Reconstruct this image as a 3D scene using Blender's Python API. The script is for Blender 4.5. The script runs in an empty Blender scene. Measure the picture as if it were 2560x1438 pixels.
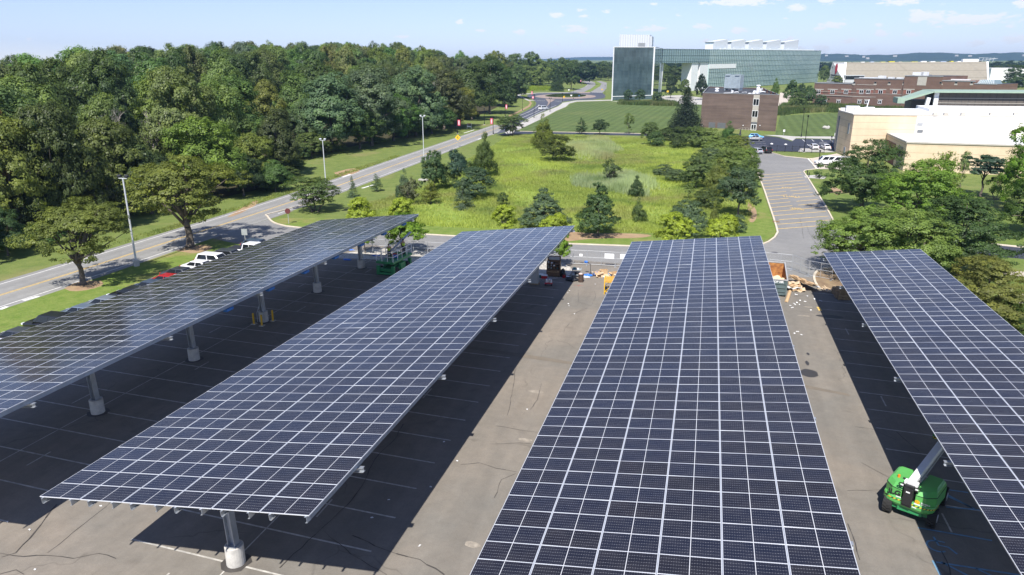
import bpy, bmesh, math, random
import numpy as np
from mathutils import Vector, Matrix, Euler
rad = math.radians
S = bpy.context.scene
COL = S.collection
rnd = random.Random(7)

# ---------------------------------------------------------------- camera, sky, sun, exposure
F, VX, VY, CAMH = 1760.0, 1783.0, 186.0, 21.5
pit = math.atan((719 - VY) / F)
yaw = math.atan((VX - 1280) / (F / math.cos(pit)))
cam_d = bpy.data.cameras.new("camera")
cam_d.sensor_width = 36
cam_d.lens = F / 2560 * 36
cam_d.clip_start = 0.5
cam_d.clip_end = 60000
cam = bpy.data.objects.new("camera", cam_d)
COL.objects.link(cam)
cam.location = (0, 0, CAMH)
cam.rotation_euler = (math.pi / 2 - pit, 0, yaw)
S.camera = cam

SUN_EL, SUN_AZ = rad(51.5), rad(179)          # direction towards the sun, measured clockwise from +Y
sun_d = bpy.data.lights.new("sun", 'SUN')
sun_d.energy = 4.6
sun_d.angle = rad(0.53)
sun_d.color = (1.0, 0.955, 0.885)
sun = bpy.data.objects.new("sun", sun_d)
COL.objects.link(sun)
sv = Vector((math.sin(SUN_AZ) * math.cos(SUN_EL), math.cos(SUN_AZ) * math.cos(SUN_EL), math.sin(SUN_EL)))
sun.rotation_euler = (-sv).to_track_quat('-Z', 'Y').to_euler()
sun.location = (0, -40, 120)

S.view_settings.view_transform = 'Standard'
S.view_settings.look = 'None'
S.view_settings.exposure = 0.72
S.view_settings.gamma = 1.0
S.render.engine = 'CYCLES'
S.cycles.max_bounces = 6
S.cycles.diffuse_bounces = 3
S.cycles.glossy_bounces = 3
S.cycles.transmission_bounces = 4
S.cycles.transparent_max_bounces = 6
S.cycles.use_denoising = True
S.cycles.caustics_reflective = False
S.cycles.caustics_refractive = False

# pixel (2560 x 1438) <-> world
fh = Vector((-math.sin(yaw), math.cos(yaw), 0))
RT = Vector((math.cos(yaw), math.sin(yaw), 0))
UP = Vector((0, 0, 1))
FW = fh * math.cos(pit) - UP * math.sin(pit)
DN = -(UP * math.cos(pit) + fh * math.sin(pit))
CC = Vector((0, 0, CAMH))
YC = [90 + 4 * i for i in range(11)]


def bump(x, y):
    return min(9.0, max(0.0, -104 - x) * 0.05)


def T(x, y, b=True):
    if y <= 90:
        z = 0.0
    elif y < 130:
        i = int((y - 90) // 4)
        a = YC[i] - 90
        c = a + 4
        t = (y - 90 - a) / 4
        z = 0.0205 / 80 * ((1 - t) * a * a + t * c * c)
    else:
        z = 0.0205 * (y - 110)
    return z + (bump(x, y) if b else 0)


def ray(x, y):
    return (FW * F + RT * (x - 1280) + DN * (y - 719)).normalized()


def Z(x, y, z):
    d = ray(x, y)
    return CC + d * ((z - CAMH) / d.z)


def G(x, y):
    d = ray(x, y)
    t = 5.0
    f = lambda t: (CAMH + d.z * t) - T(d.x * t, d.y * t)
    while f(t) > 0 and t < 20000:
        t *= 1.03
    a, b = t / 1.03, t
    for _ in range(36):
        m = (a + b) / 2
        if f(m) > 0:
            a = m
        else:
            b = m
    return CC + d * b


def pj(P):
    v = Vector(P) - CC
    z = v.dot(FW)
    return 1280 + F * v.dot(RT) / z, 719 + F * v.dot(DN) / z, z


def ztop(b, ytop):
    lo, hi = b[2], b[2] + 120
    for _ in range(44):
        m = (lo + hi) / 2
        if pj((b[0], b[1], m))[1] > ytop:
            lo = m
        else:
            hi = m
    return m


# world: Nishita sky with small cumulus clouds placed by direction
W = bpy.data.worlds.new("World")
S.world = W
W.use_nodes = True
nt = W.node_tree
nt.nodes.clear()


def wn(t, **k):
    n = nt.nodes.new(t)
    for a, b in k.items():
        setattr(n, a, b)
    return n


def wm(op, a, b=None, c=None, clamp=False):
    n = wn('ShaderNodeMath', operation=op, use_clamp=clamp)
    for i, v in enumerate((a, b, c)):
        if v is None:
            continue
        if isinstance(v, (int, float)):
            n.inputs[i].default_value = v
        else:
            nt.links.new(v, n.inputs[i])
    return n.outputs[0]


sky = wn('ShaderNodeTexSky', sky_type='NISHITA', sun_disc=False)
sky.sun_elevation = SUN_EL
sky.sun_rotation = SUN_AZ
sky.altitude = 30
sky.air_density = 0.9
sky.dust_density = 0.0
sky.ozone_density = 3.0
tc = wn('ShaderNodeTexCoord')
sp = wn('ShaderNodeSeparateXYZ')
nt.links.new(tc.outputs['Generated'], sp.inputs[0])
az = wm('ARCTAN2', sp.outputs[0], sp.outputs[1])
el = wm('ARCSINE', sp.outputs[2])
cv = wn('ShaderNodeCombineXYZ')
nt.links.new(wm('MULTIPLY', az, 30.0), cv.inputs[0])
nt.links.new(wm('MULTIPLY', el, 78.0), cv.inputs[1])
nz = wn('ShaderNodeTexNoise')
nz.inputs['Scale'].default_value = 3.6
nz.inputs['Detail'].default_value = 5
nz.inputs['Roughness'].default_value = 0.6
nt.links.new(cv.outputs[0], nz.inputs['Vector'])
vo = wn('ShaderNodeTexVoronoi', feature='F1', voronoi_dimensions='2D')
vo.inputs['Scale'].default_value = 1.0
vo.inputs['Randomness'].default_value = 0.9
nt.links.new(cv.outputs[0], vo.inputs['Vector'])
sc_ = wn('ShaderNodeSeparateColor')
nt.links.new(vo.outputs['Color'], sc_.inputs[0])
# cloud size per cell, only some cells carry one; none towards the upper left
rad_ = wm('MULTIPLY', wm('SUBTRACT', sc_.outputs[0], 0.22, clamp=True), 0.50)
gate = wm('MULTIPLY', wm('MULTIPLY_ADD', az, 2.6, 1.08, clamp=True), rad_)
msk = wm('SUBTRACT', gate, wm('MULTIPLY', vo.outputs['Distance'], 0.72))
for (cx, cy, w, h) in ((2420, 48, 120, 16), (2330, 40, 60, 13), (1850, 4, 120, 14), (2250, 6, 60, 9), (1440, 72, 45, 11),
                       (1630, 72, 55, 10), (2540, 98, 45, 14), (1390, 38, 22, 10), (1755, 66, 32, 9), (2080, 62, 40, 10),
                       (1150, 55, 14, 8), (1300, 80, 24, 8), (1200, 76, 18, 5), (70, 99, 9, 5), (1005, 92, 22, 5)):
    d = ray(cx, cy)
    a0, e0 = math.atan2(d.x, d.y), math.asin(d.z)
    kx, ky = F / w, F / h
    u = wm('MULTIPLY', wm('SUBTRACT', az, a0), kx)
    v = wm('MULTIPLY', wm('SUBTRACT', el, e0), ky)
    dd = wm('SQRT', wm('ADD', wm('MULTIPLY', u, u), wm('MULTIPLY', v, v)))
    msk = wm('MAXIMUM', msk, wm('MULTIPLY', wm('SUBTRACT', 1.0, dd), 0.30))
cl = wm('ADD', msk, wm('MULTIPLY', wm('SUBTRACT', nz.outputs['Fac'], 0.5), 0.62))
rmp = wn('ShaderNodeMapRange', interpolation_type='SMOOTHSTEP')
rmp.inputs['From Min'].default_value = 0.06
rmp.inputs['From Max'].default_value = 0.2
rmp.inputs['To Max'].default_value = 0.92
nt.links.new(cl, rmp.inputs['Value'])
hi_ = wm('MULTIPLY', rmp.outputs[0], wm('LESS_THAN', el, 0.5))
mx = wn('ShaderNodeMix', data_type='RGBA')
nt.links.new(hi_, mx.inputs['Factor'])
hs = wn('ShaderNodeHueSaturation')
hs.inputs['Saturation'].default_value = 0.90
nt.links.new(sky.outputs[0], hs.inputs['Color'])
tn = wn('ShaderNodeMix', data_type='RGBA', blend_type='MULTIPLY')
tn.inputs['Factor'].default_value = 1
tn.inputs[7].default_value = (0.97, 0.91, 1.07, 1)
nt.links.new(hs.outputs[0], tn.inputs[6])
nt.links.new(tn.outputs[2], mx.inputs[6])
mx.inputs[7].default_value = (7.6, 7.7, 7.9, 1)
bg = wn('ShaderNodeBackground')
bg.inputs['Strength'].default_value = 0.092
nt.links.new(mx.outputs[2], bg.inputs[0])
wo = wn('ShaderNodeOutputWorld')
nt.links.new(bg.outputs[0], wo.inputs[0])

# ---------------------------------------------------------------- helpers


def lab(o, label=None, cat=None, group=None, kind=None):
    if label:
        o["label"] = label
    if cat:
        o["category"] = cat
    if group:
        o["group"] = group
    if kind:
        o["kind"] = kind
    return o


def thing(name, label, cat, loc=(0, 0, 0), rz=0.0, group=None):
    o = bpy.data.objects.new(name, None)
    o.empty_display_size = 0.2
    COL.objects.link(o)
    o.location = loc
    o.rotation_euler = (0, 0, rz)
    return lab(o, label, cat, group)


def dup(o, parent=None):
    c = o.copy()
    COL.objects.link(c)
    c.parent = parent
    for ch in o.children:
        dup(ch, c)
    return c


def mesh_np(name, V, Fc, mats, mi=None, smooth=False, uv=None, attrs=None):
    me = bpy.data.meshes.new(name)
    V = np.asarray(V, np.float32)
    Fc = np.asarray(Fc, np.int32)
    nF, k = Fc.shape
    me.vertices.add(len(V))
    me.vertices.foreach_set("co", V.ravel())
    me.loops.add(nF * k)
    me.loops.foreach_set("vertex_index", Fc.ravel())
    me.polygons.add(nF)
    me.polygons.foreach_set("loop_start", np.arange(0, nF * k, k, dtype=np.int32))
    if mi is not None:
        me.polygons.foreach_set("material_index", np.asarray(mi, np.int32))
    if smooth:
        me.polygons.foreach_set("use_smooth", np.ones(nF, bool))
    for m in mats:
        me.materials.append(m)
    if uv is not None:
        l = me.uv_layers.new(name="UVMap")
        l.data.foreach_set("uv", np.asarray(uv, np.float32).ravel())
    for an, av in (attrs or {}).items():
        a = me.attributes.new(an, 'FLOAT', 'FACE')
        a.data.foreach_set("value", np.asarray(av, np.float32))
    me.update(calc_edges=True)
    return me


class MB:
    def __init__(s):
        s.v, s.f, s.m = [], [], []

    def add(s, vs, fs, mi=0):
        n = len(s.v)
        s.v += [tuple(v) for v in vs]
        s.f += [tuple(i + n for i in f) for f in fs]
        s.m += [mi] * len(fs)
        return s

    def box(s, c, d, rz=0, mi=0, M=None):
        x, y, z = d[0] / 2, d[1] / 2, d[2] / 2
        vs = [Vector(p) for p in ((-x, -y, -z), (x, -y, -z), (x, y, -z), (-x, y, -z), (-x, -y, z), (x, -y, z), (x, y, z), (-x, y, z))]
        R = M if M is not None else Matrix.Rotation(rz, 3, 'Z')
        c = Vector(c)
        return s.add([R @ v + c for v in vs], [(0, 3, 2, 1), (4, 5, 6, 7), (0, 1, 5, 4), (1, 2, 6, 5), (2, 3, 7, 6), (3, 0, 4, 7)], mi)

    def bar(s, p, q, w, h=None, mi=0):
        p, q = Vector(p), Vector(q)
        h = h or w
        d = q - p
        L = d.length
        if L < 1e-6:
            return s
        y = d / L
        x = y.cross(UP)
        x = Vector((1, 0, 0)) if x.length < 1e-4 else x.normalized()
        z = x.cross(y)
        M = Matrix((x, y, z)).transposed()
        return s.box((p + q) / 2, (w, L, h), M=M, mi=mi)

    def tube(s, p, q, r0, r1=None, n=8, mi=0, caps=True):
        p, q = Vector(p), Vector(q)
        r1 = r0 if r1 is None else r1
        d = (q - p).normalized()
        x = d.orthogonal().normalized()
        y = d.cross(x)
        vs = []
        for c, r in ((p, r0), (q, r1)):
            for i in range(n):
                a = 2 * math.pi * i / n
                vs.append(c + (x * math.cos(a) + y * math.sin(a)) * r)
        fs = [(i, (i + 1) % n, n + (i + 1) % n, n + i) for i in range(n)]
        if caps:
            fs += [tuple(range(n - 1, -1, -1)), tuple(range(n, 2 * n))]
        return s.add(vs, fs, mi)

    def path(s, pts, rs, n=8, mi=0):
        for i in range(len(pts) - 1):
            s.tube(pts[i], pts[i + 1], rs[i], rs[i + 1], n, mi, caps=(i == len(pts) - 2 or i == 0))
        return s

    def prism(s, poly, z0, z1, mi=0, mt=None, bottom=True):
        n = len(poly)
        A = sum(poly[i][0] * poly[(i + 1) % n][1] - poly[(i + 1) % n][0] * poly[i][1] for i in range(n))
        if A < 0:
            poly = poly[::-1]
        zf = lambda z, p: z(p[0], p[1]) if callable(z) else z
        vs = [(p[0], p[1], zf(z0, p)) for p in poly] + [(p[0], p[1], zf(z1, p)) for p in poly]
        s.add(vs, [(i, (i + 1) % n, n + (i + 1) % n, n + i) for i in range(n)] + ([tuple(range(n - 1, -1, -1))] if bottom else []), mi)
        s.add([vs[n + i] for i in range(n)], [tuple(range(n))], mi if mt is None else mt)
        return s

    def loft(s, rings, mi=0, caps=True):
        n = len(rings[0])
        vs = [p for r in rings for p in r]
        fs = []
        for k in range(len(rings) - 1):
            for i in range(n):
                fs.append((k * n + i, k * n + (i + 1) % n, (k + 1) * n + (i + 1) % n, (k + 1) * n + i))
        if caps:
            fs += [tuple(range(n - 1, -1, -1)), tuple(range((len(rings) - 1) * n, len(rings) * n))]
        return s.add(vs, fs, mi)

    def ball(s, c, r, n=10, m=6, mi=0):
        rx, ry, rz = (r, r, r) if isinstance(r, (int, float)) else r
        rings = []
        for k in range(1, m):
            t = math.pi * k / m
            rings.append([(c[0] + rx * math.sin(t) * math.cos(2 * math.pi * i / n), c[1] + ry * math.sin(t) * math.sin(2 * math.pi * i / n), c[2] - rz * math.cos(t)) for i in range(n)])
        return s.loft(rings, mi)

    def build(s, name, mats, parent=None, off=None, bevel=0, seg=2, smooth=False, loc=None):
        me = bpy.data.meshes.new(name)
        vs = s.v
        if off is not None:
            vs = [(v[0] - off[0], v[1] - off[1], v[2] - off[2]) for v in vs]
        me.from_pydata(vs, [], s.f)
        if not isinstance(mats, (list, tuple)):
            mats = [mats]
        for m in mats:
            me.materials.append(m)
        me.polygons.foreach_set("material_index", s.m)
        if smooth:
            me.polygons.foreach_set("use_smooth", [True] * len(s.f))
        me.validate()
        me.update()
        o = bpy.data.objects.new(name, me)
        COL.objects.link(o)
        if parent:
            o.parent = parent
        if loc is not None:
            o.location = loc
        if bevel:
            b = o.modifiers.new("bevel", 'BEVEL')
            b.width = bevel
            b.segments = seg
            b.limit_method = 'ANGLE'
            b.angle_limit = rad(40)
        return o


def text_mesh(c, name):
    o = bpy.data.objects.new(name, c)
    COL.objects.link(o)
    bpy.context.view_layer.update()
    me = bpy.data.meshes.new_from_object(o.evaluated_get(bpy.context.evaluated_depsgraph_get()))
    bpy.data.objects.remove(o)
    o = bpy.data.objects.new(name, me)
    COL.objects.link(o)
    return o


# ---------------------------------------------------------------- materials
MATS = {}


class NT:
    def __init__(s, name):
        s.m = bpy.data.materials.new(name)
        s.m.use_nodes = True
        s.t = s.m.node_tree
        s.b = s.t.nodes['Principled BSDF']
        s.out = s.t.nodes['Material Output']
        MATS[name] = s.m

    def n(s, t, **k):
        n = s.t.nodes.new(t)
        for a, b in k.items():
            setattr(n, a, b)
        return n

    def l(s, a, b):
        s.t.links.new(a, b)

    def put(s, inp, v):
        if v is None:
            return
        if hasattr(v, 'is_linked') or hasattr(v, 'links'):
            s.l(v, inp)
        else:
            inp.default_value = v if not isinstance(v, tuple) or len(v) != 3 or inp.type != 'RGBA' else (*v, 1)

    def math(s, op, a, b=None, c=None, clamp=False):
        n = s.n('ShaderNodeMath', operation=op, use_clamp=clamp)
        for i, v in enumerate((a, b, c)):
            s.put(n.inputs[i], v)
        return n.outputs[0]

    def mix(s, f, a, b, mode='MIX'):
        n = s.n('ShaderNodeMix', data_type='RGBA', blend_type=mode)
        s.put(n.inputs['Factor'], f)
        s.put(n.inputs[6], a)
        s.put(n.inputs[7], b)
        return n.outputs[2]

    def co(s, which='Object', scale=None):
        o = s.n('ShaderNodeTexCoord').outputs[which]
        if scale is not None:
            m = s.n('ShaderNodeMapping')
            m.inputs['Scale'].default_value = scale
            s.l(o, m.inputs[0])
            o = m.outputs[0]
        return o

    def noise(s, vec, scale, detail=4, rough=0.55, dist=0):
        n = s.n('ShaderNodeTexNoise')
        s.l(vec, n.inputs['Vector'])
        n.inputs['Scale'].default_value = scale
        n.inputs['Detail'].default_value = detail
        n.inputs['Roughness'].default_value = rough
        n.inputs['Distortion'].default_value = dist
        return n.outputs['Fac']

    def rng(s, v, a, b, c=0.0, d=1.0):
        n = s.n('ShaderNodeMapRange')
        s.l(v, n.inputs['Value'])
        for k, x in zip(('From Min', 'From Max', 'To Min', 'To Max'), (a, b, c, d)):
            n.inputs[k].default_value = x
        return n.outputs[0]

    def bumpn(s, h, strength=0.3, dist=0.02):
        n = s.n('ShaderNodeBump')
        n.inputs['Strength'].default_value = strength
        n.inputs['Distance'].default_value = dist
        s.l(h, n.inputs['Height'])
        s.l(n.outputs[0], s.b.inputs['Normal'])

    def fin(s, col=None, rough=0.6, metal=0.0, spec=None):
        s.put(s.b.inputs['Base Color'], col)
        s.put(s.b.inputs['Roughness'], rough)
        s.put(s.b.inputs['Metallic'], metal)
        if spec is not None:
            s.b.inputs['Specular IOR Level'].default_value = spec
        return s.m


def M(name, col, rough=0.6, metal=0.0, var=0.12, sc=2.0, spec=None, bump_=0.0):
    """plain material with slight mottling"""
    if name in MATS:
        return MATS[name]
    a = NT(name)
    v = a.co()
    n1 = a.noise(v, sc, 5, 0.6)
    f = a.rng(n1, 0.3, 0.7, 1 - var, 1 + var)
    c = tinted(a, (*col, 1), f)
    if bump_:
        a.bumpn(a.noise(v, sc * 12, 3), bump_, 0.02)
    r = a.rng(n1, 0.3, 0.7, max(0, rough - 0.06), min(1, rough + 0.06))
    return a.fin(c, r, metal, spec)


def tinted(a, base, f):
    """base colour multiplied by a scalar factor"""
    cb = a.n('ShaderNodeCombineColor')
    for i in range(3):
        a.put(cb.inputs[i], f)
    return a.mix(1.0, base, cb.outputs[0], 'MULTIPLY')


steel = M('galvanised_steel', (0.42, 0.45, 0.49), 0.45, 0.6, 0.1, 3)
alu = M('aluminium', (0.72, 0.74, 0.77), 0.35, 0.5, 0.05, 3)
white_paint = M('white_paint', (0.78, 0.79, 0.80), 0.4, 0, 0.05, 2)
black_metal = M('black_metal', (0.02, 0.02, 0.022), 0.45, 0, 0.1, 2)
rubber = M('rubber', (0.018, 0.018, 0.018), 0.85, 0, 0.2, 6)
dark_glass = M('dark_glass', (0.012, 0.014, 0.016), 0.08, 0, 0.0, 1)
concrete = M('concrete', (0.50, 0.48, 0.44), 0.85, 0, 0.16, 3, bump_=0.2)

# ================================================================ SETTING: ground, roads, markings
def grass_mat(name, c1, c2, c3, dry=0.35, stripes=None, sc=0.12):
    a = NT(name)
    v = a.co()
    n1 = a.noise(v, sc, 4, 0.6)
    n2 = a.noise(v, sc * 9, 5, 0.65)
    n3 = a.noise(v, 6.0, 3, 0.7)
    c = a.mix(a.rng(n2, 0.35, 0.65), (*c1, 1), (*c2, 1))
    c = a.mix(a.math('MULTIPLY', a.rng(n1, 0.55, 0.72), dry), c, (*c3, 1))
    if stripes:
        ang, w = stripes
        s = a.n('ShaderNodeSeparateXYZ')
        a.l(v, s.inputs[0])
        u = a.math('ADD', a.math('MULTIPLY', s.outputs[0], math.sin(ang)), a.math('MULTIPLY', s.outputs[1], -math.cos(ang)))
        u = a.math('ADD', u, a.math('MULTIPLY', n2, 0.8))
        st = a.rng(a.math('SINE', a.math('MULTIPLY', u, math.pi / w)), -0.8, 0.8, 0.90, 1.08)
        c = tinted(a, c, st)
    c = tinted(a, c, a.rng(n3, 0.3, 0.7, 0.78, 1.22))
    a.bumpn(n3, 0.5, 0.08)
    return a.fin(c, 0.9, 0, 0.1)


def asphalt_mat(name, c1, c2, rough=0.85, sc=0.09, crack=0.0, tracks=None, streak=False):
    a = NT(name)
    v = a.co()
    n1 = a.noise(v, sc, 5, 0.62, 0.6)
    n2 = a.noise(v, 1.3, 5, 0.7)
    n3 = a.noise(v, 45.0, 2, 0.6)
    n4 = a.noise(v, 9.0, 3, 0.7)
    c = a.mix(a.rng(n1, 0.36, 0.66), (*c1, 1), (*c2, 1))
    c = tinted(a, c, a.rng(n2, 0.3, 0.7, 0.90, 1.09))
    c = tinted(a, c, a.rng(n3, 0.3, 0.7, 0.86, 1.14))
    c = tinted(a, c, a.rng(n4, 0.3, 0.75, 0.95, 1.06))
    if streak:
        ns = a.noise(a.co('Object', (1.0, 0.07, 1.0)), 0.9, 4, 0.6)
        c = tinted(a, c, a.rng(ns, 0.3, 0.7, 0.90, 1.08))
        nb = a.noise(v, 0.35, 3, 0.5, 1.0)
        c = a.mix(a.math('MULTIPLY', a.rng(nb, 0.62, 0.74), 0.35), c, (0.12, 0.105, 0.09, 1))
    if tracks:
        # worn wheel tracks running along Y
        s = a.n('ShaderNodeSeparateXYZ')
        a.l(v, s.inputs[0])
        u = a.math('ADD', a.math('MULTIPLY', s.outputs[0], 1.0), a.math('MULTIPLY', s.outputs[1], 0.028))
        st = a.rng(a.math('SINE', a.math('MULTIPLY', u, 2 * math.pi / tracks)), -1, 1, 0.94, 1.05)
        c = tinted(a, c, st)
    if crack:
        vo = a.n('ShaderNodeTexVoronoi', feature='DISTANCE_TO_EDGE')
        mp = a.n('ShaderNodeMix', data_type='VECTOR')
        nn = a.n('ShaderNodeTexNoise')
        nn.inputs['Scale'].default_value = 0.6
        a.l(v, nn.inputs['Vector'])
        ad = a.n('ShaderNodeVectorMath', operation='MULTIPLY_ADD')
        a.l(nn.outputs['Color'], ad.inputs[0])
        ad.inputs[1].default_value = (2.2, 2.2, 0)
        a.l(v, ad.inputs[2])
        a.l(ad.outputs[0], vo.inputs['Vector'])
        vo.inputs['Scale'].default_value = 0.10
        k = a.math('MULTIPLY', a.rng(vo.outputs['Distance'], 0.0, 0.006, 1.0, 0.0), a.rng(a.noise(v, 0.21, 2), 0.47, 0.55))
        k = a.math('MULTIPLY', k, crack, clamp=True)
        c = a.mix(k, c, (0.05, 0.045, 0.04, 1))
    a.bumpn(n3, 0.25, 0.01)
    return a.fin(c, rough, 0, 0.25)


m_ground = grass_mat('grass_ground', (0.120, 0.165, 0.044), (0.170, 0.205, 0.060), (0.27, 0.215, 0.11), 0.6, sc=0.06)
m_lawn = grass_mat('mown_lawn', (0.058, 0.105, 0.032), (0.080, 0.135, 0.040), (0.12, 0.15, 0.05), 0.5, stripes=(0.0, 2.4), sc=0.03)
m_verge = grass_mat('verge_grass', (0.12, 0.185, 0.034), (0.19, 0.235, 0.06), (0.30, 0.22, 0.11), 0.8, sc=0.10)
m_meadow = grass_mat('meadow_soil', (0.17, 0.24, 0.042), (0.24, 0.30, 0.062), (0.29, 0.27, 0.12), 0.5, sc=0.05)
m_lot = asphalt_mat('lot_asphalt', (0.180, 0.169, 0.150), (0.240, 0.208, 0.172), 0.85, 0.07, crack=0.35, streak=True)
m_street = asphalt_mat('street_asphalt', (0.205, 0.202, 0.196), (0.245, 0.240, 0.230), 0.8, 0.12, crack=0.15)
m_road = asphalt_mat('road_asphalt', (0.235, 0.232, 0.222), (0.275, 0.270, 0.258), 0.8, 0.10, tracks=1.85)
m_new = asphalt_mat('new_asphalt', (0.035, 0.040, 0.058), (0.050, 0.056, 0.075), 0.75, 0.08)
m_rb = asphalt_mat('roundabout_asphalt', (0.075, 0.082, 0.105), (0.095, 0.102, 0.125), 0.75, 0.08)
m_walk = asphalt_mat('concrete_walk', (0.40, 0.39, 0.36), (0.47, 0.45, 0.42), 0.85, 0.15)
m_tanpave = asphalt_mat('tan_paving', (0.48, 0.42, 0.35), (0.54, 0.47, 0.40), 0.85, 0.15)
m_brickpave = asphalt_mat('brick_paving', (0.28, 0.22, 0.19), (0.34, 0.27, 0.23), 0.85, 0.3)
m_kerb = asphalt_mat('kerb_concrete', (0.55, 0.48, 0.38), (0.66, 0.58, 0.46), 0.85, 0.4)
m_mulch = asphalt_mat('mulch_soil', (0.20, 0.135, 0.085), (0.30, 0.22, 0.13), 0.95, 0.5)
m_dirt = asphalt_mat('bare_dirt', (0.30, 0.20, 0.12), (0.36, 0.26, 0.15), 0.95, 0.5)
m_wpaint = M('road_white', (0.72, 0.71, 0.68), 0.7, 0, 0.22, 2.5)
m_fade = M('faded_white', (0.46, 0.44, 0.40), 0.8, 0, 0.35, 2.5)
m_ypaint = M('road_yellow', (0.70, 0.47, 0.12), 0.7, 0, 0.22, 2.5)
m_bluep = M('stall_blue', (0.14, 0.28, 0.42), 0.7, 0, 0.25, 2.5)
m_seal = M('crack_sealant', (0.060, 0.054, 0.050), 0.6, 0, 0.2, 1)
m_wet = M('damp_patch', (0.045, 0.042, 0.04), 0.5, 0, 0.2, 1)


def gravel_mat():
    a = NT('gravel')
    v = a.co()
    vo = a.n('ShaderNodeTexVoronoi')
    a.l(v, vo.inputs['Vector'])
    vo.inputs['Scale'].default_value = 7
    sc = a.n('ShaderNodeSeparateColor')
    a.l(vo.outputs['Color'], sc.inputs[0])
    c = a.mix(sc.outputs[0], (0.30, 0.28, 0.25, 1), (0.62, 0.58, 0.52, 1))
    a.bumpn(vo.outputs['Distance'], 0.8, 0.05)
    return a.fin(c, 0.9)


m_gravel = gravel_mat()


def sheet_mesh(bm, poly, dz, b=True):
    """flat polygon laid on the terrain, cut where the terrain bends"""
    vs = [bm.verts.new((p[0], p[1], 0)) for p in poly]
    f = bm.faces.new(vs)
    ys = [p[1] for p in poly]
    geom = [f] + list(f.edges) + vs
    allv = list(vs)
    return f, min(ys), max(ys)


def sheet(name, polys, mat, dz, label=None, cat=None, kind='structure', bb=True, tri=True):
    """one object from several polygons (world XY) laid dz above the terrain"""
    bm = bmesh.new()
    for poly in polys:
        try:
            bm.faces.new([bm.verts.new((p[0], p[1], 0)) for p in poly])
        except ValueError:
            pass
    cuts = [((0, y, 0), (0, 1, 0)) for y in YC] + [((-104, 0, 0), (1, 0, 0)), ((-284, 0, 0), (1, 0, 0))]
    for co, no in cuts:
        bmesh.ops.bisect_plane(bm, geom=bm.verts[:] + bm.edges[:] + bm.faces[:], plane_co=co, plane_no=no)
    bmesh.ops.triangulate(bm, faces=bm.faces[:])
    for v in bm.verts:
        v.co.z = T(v.co.x, v.co.y, bb) + dz
    bm.normal_update()
    for f in bm.faces:
        if f.normal.z < 0:
            f.normal_flip()
    me = bpy.data.meshes.new(name)
    bm.to_mesh(me)
    bm.free()
    me.materials.append(mat)
    o = bpy.data.objects.new(name, me)
    COL.objects.link(o)
    return lab(o, label, cat, kind=kind)


def px(pts):
    return [(p.x, p.y) for p in (G(*q) for q in pts)]


def offs(pts, w):
    """polyline offset sideways by w (left positive)"""
    out = []
    for i in range(len(pts)):
        a = Vector(pts[max(0, i - 1)][:2])
        b = Vector(pts[min(len(pts) - 1, i + 1)][:2])
        d = (b - a).normalized()
        out.append((pts[i][0] - d.y * w, pts[i][1] + d.x * w))
    return out


def ribbon(pts, w):
    L, R = offs(pts, w / 2), offs(pts, -w / 2)
    return [[L[i], L[i + 1], R[i + 1], R[i]] for i in range(len(pts) - 1)]


def dens(pts, step):
    out = []
    for i in range(len(pts) - 1):
        a, b = Vector(pts[i][:2]), Vector(pts[i + 1][:2])
        n = max(1, int((b - a).length / step))
        for k in range(n):
            p = a + (b - a) * (k / n)
            out.append((p.x, p.y))
    out.append(tuple(pts[-1][:2]))
    return out


def smooth_line(pts, it=2):
    for _ in range(it):
        o = [pts[0]]
        for i in range(len(pts) - 1):
            a, b = pts[i], pts[i + 1]
            o += [(a[0] * .75 + b[0] * .25, a[1] * .75 + b[1] * .25), (a[0] * .25 + b[0] * .75, a[1] * .25 + b[1] * .75)]
        o.append(pts[-1])
        pts = o
    return pts


def kerb(name, pts, label, w=0.24, h=0.13):
    pts = dens(pts, 4.0)
    L, R = offs(pts, w / 2), offs(pts, -w / 2)
    mb = MB()
    rings = [[(R[i][0], R[i][1], T(*R[i]) - 0.05), (R[i][0], R[i][1], T(*R[i]) + h), (L[i][0], L[i][1], T(*L[i]) + h), (L[i][0], L[i][1], T(*L[i]) - 0.05)] for i in range(len(pts))]
    mb.loft(rings)
    return lab(mb.build(name, m_kerb), label, 'kerb', kind='structure')


# terrain
xs = [-4200, -284, -104, -60, 30, 4200]
ys = [-500, 40] + YC + [400, 2000, 9500]
V = [(x, y, T(x, y)) for y in ys for x in xs]
nx = len(xs)
Fc = [(j * nx + i, j * nx + i + 1, (j + 1) * nx + i + 1, (j + 1) * nx + i) for j in range(len(ys) - 1) for i in range(nx - 1)]
g = bpy.data.objects.new('ground', mesh_np('ground', V, Fc, [m_ground]))
COL.objects.link(g)
lab(g, 'rough mown grass ground reaching out to the horizon', 'ground', kind='structure')


def rc(y):
    return -68.2 - max(0.0, y - 60) * 0.0305


ROADY = [-60, 0, 30, 60] + YC + [150, 180, 210, 240, 262]
road_poly = [(rc(y) - 4.6, y) for y in ROADY] + [(rc(y) + 4.4, y) for y in ROADY[::-1]]
sheet('road', [road_poly], m_road, 0.012, 'grey two lane road with double yellow centre line', 'road')
mk = []
mk += ribbon([(rc(y) - 3.65, y) for y in ROADY], 0.14)
ry = [y for y in ROADY if y <= 60] + [78]
mk += ribbon([(rc(y) + 3.5, y) for y in ry], 0.14)
mk += ribbon([(rc(y) + 3.5, y) for y in [98] + [y for y in ROADY if y > 100]], 0.14)
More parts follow.
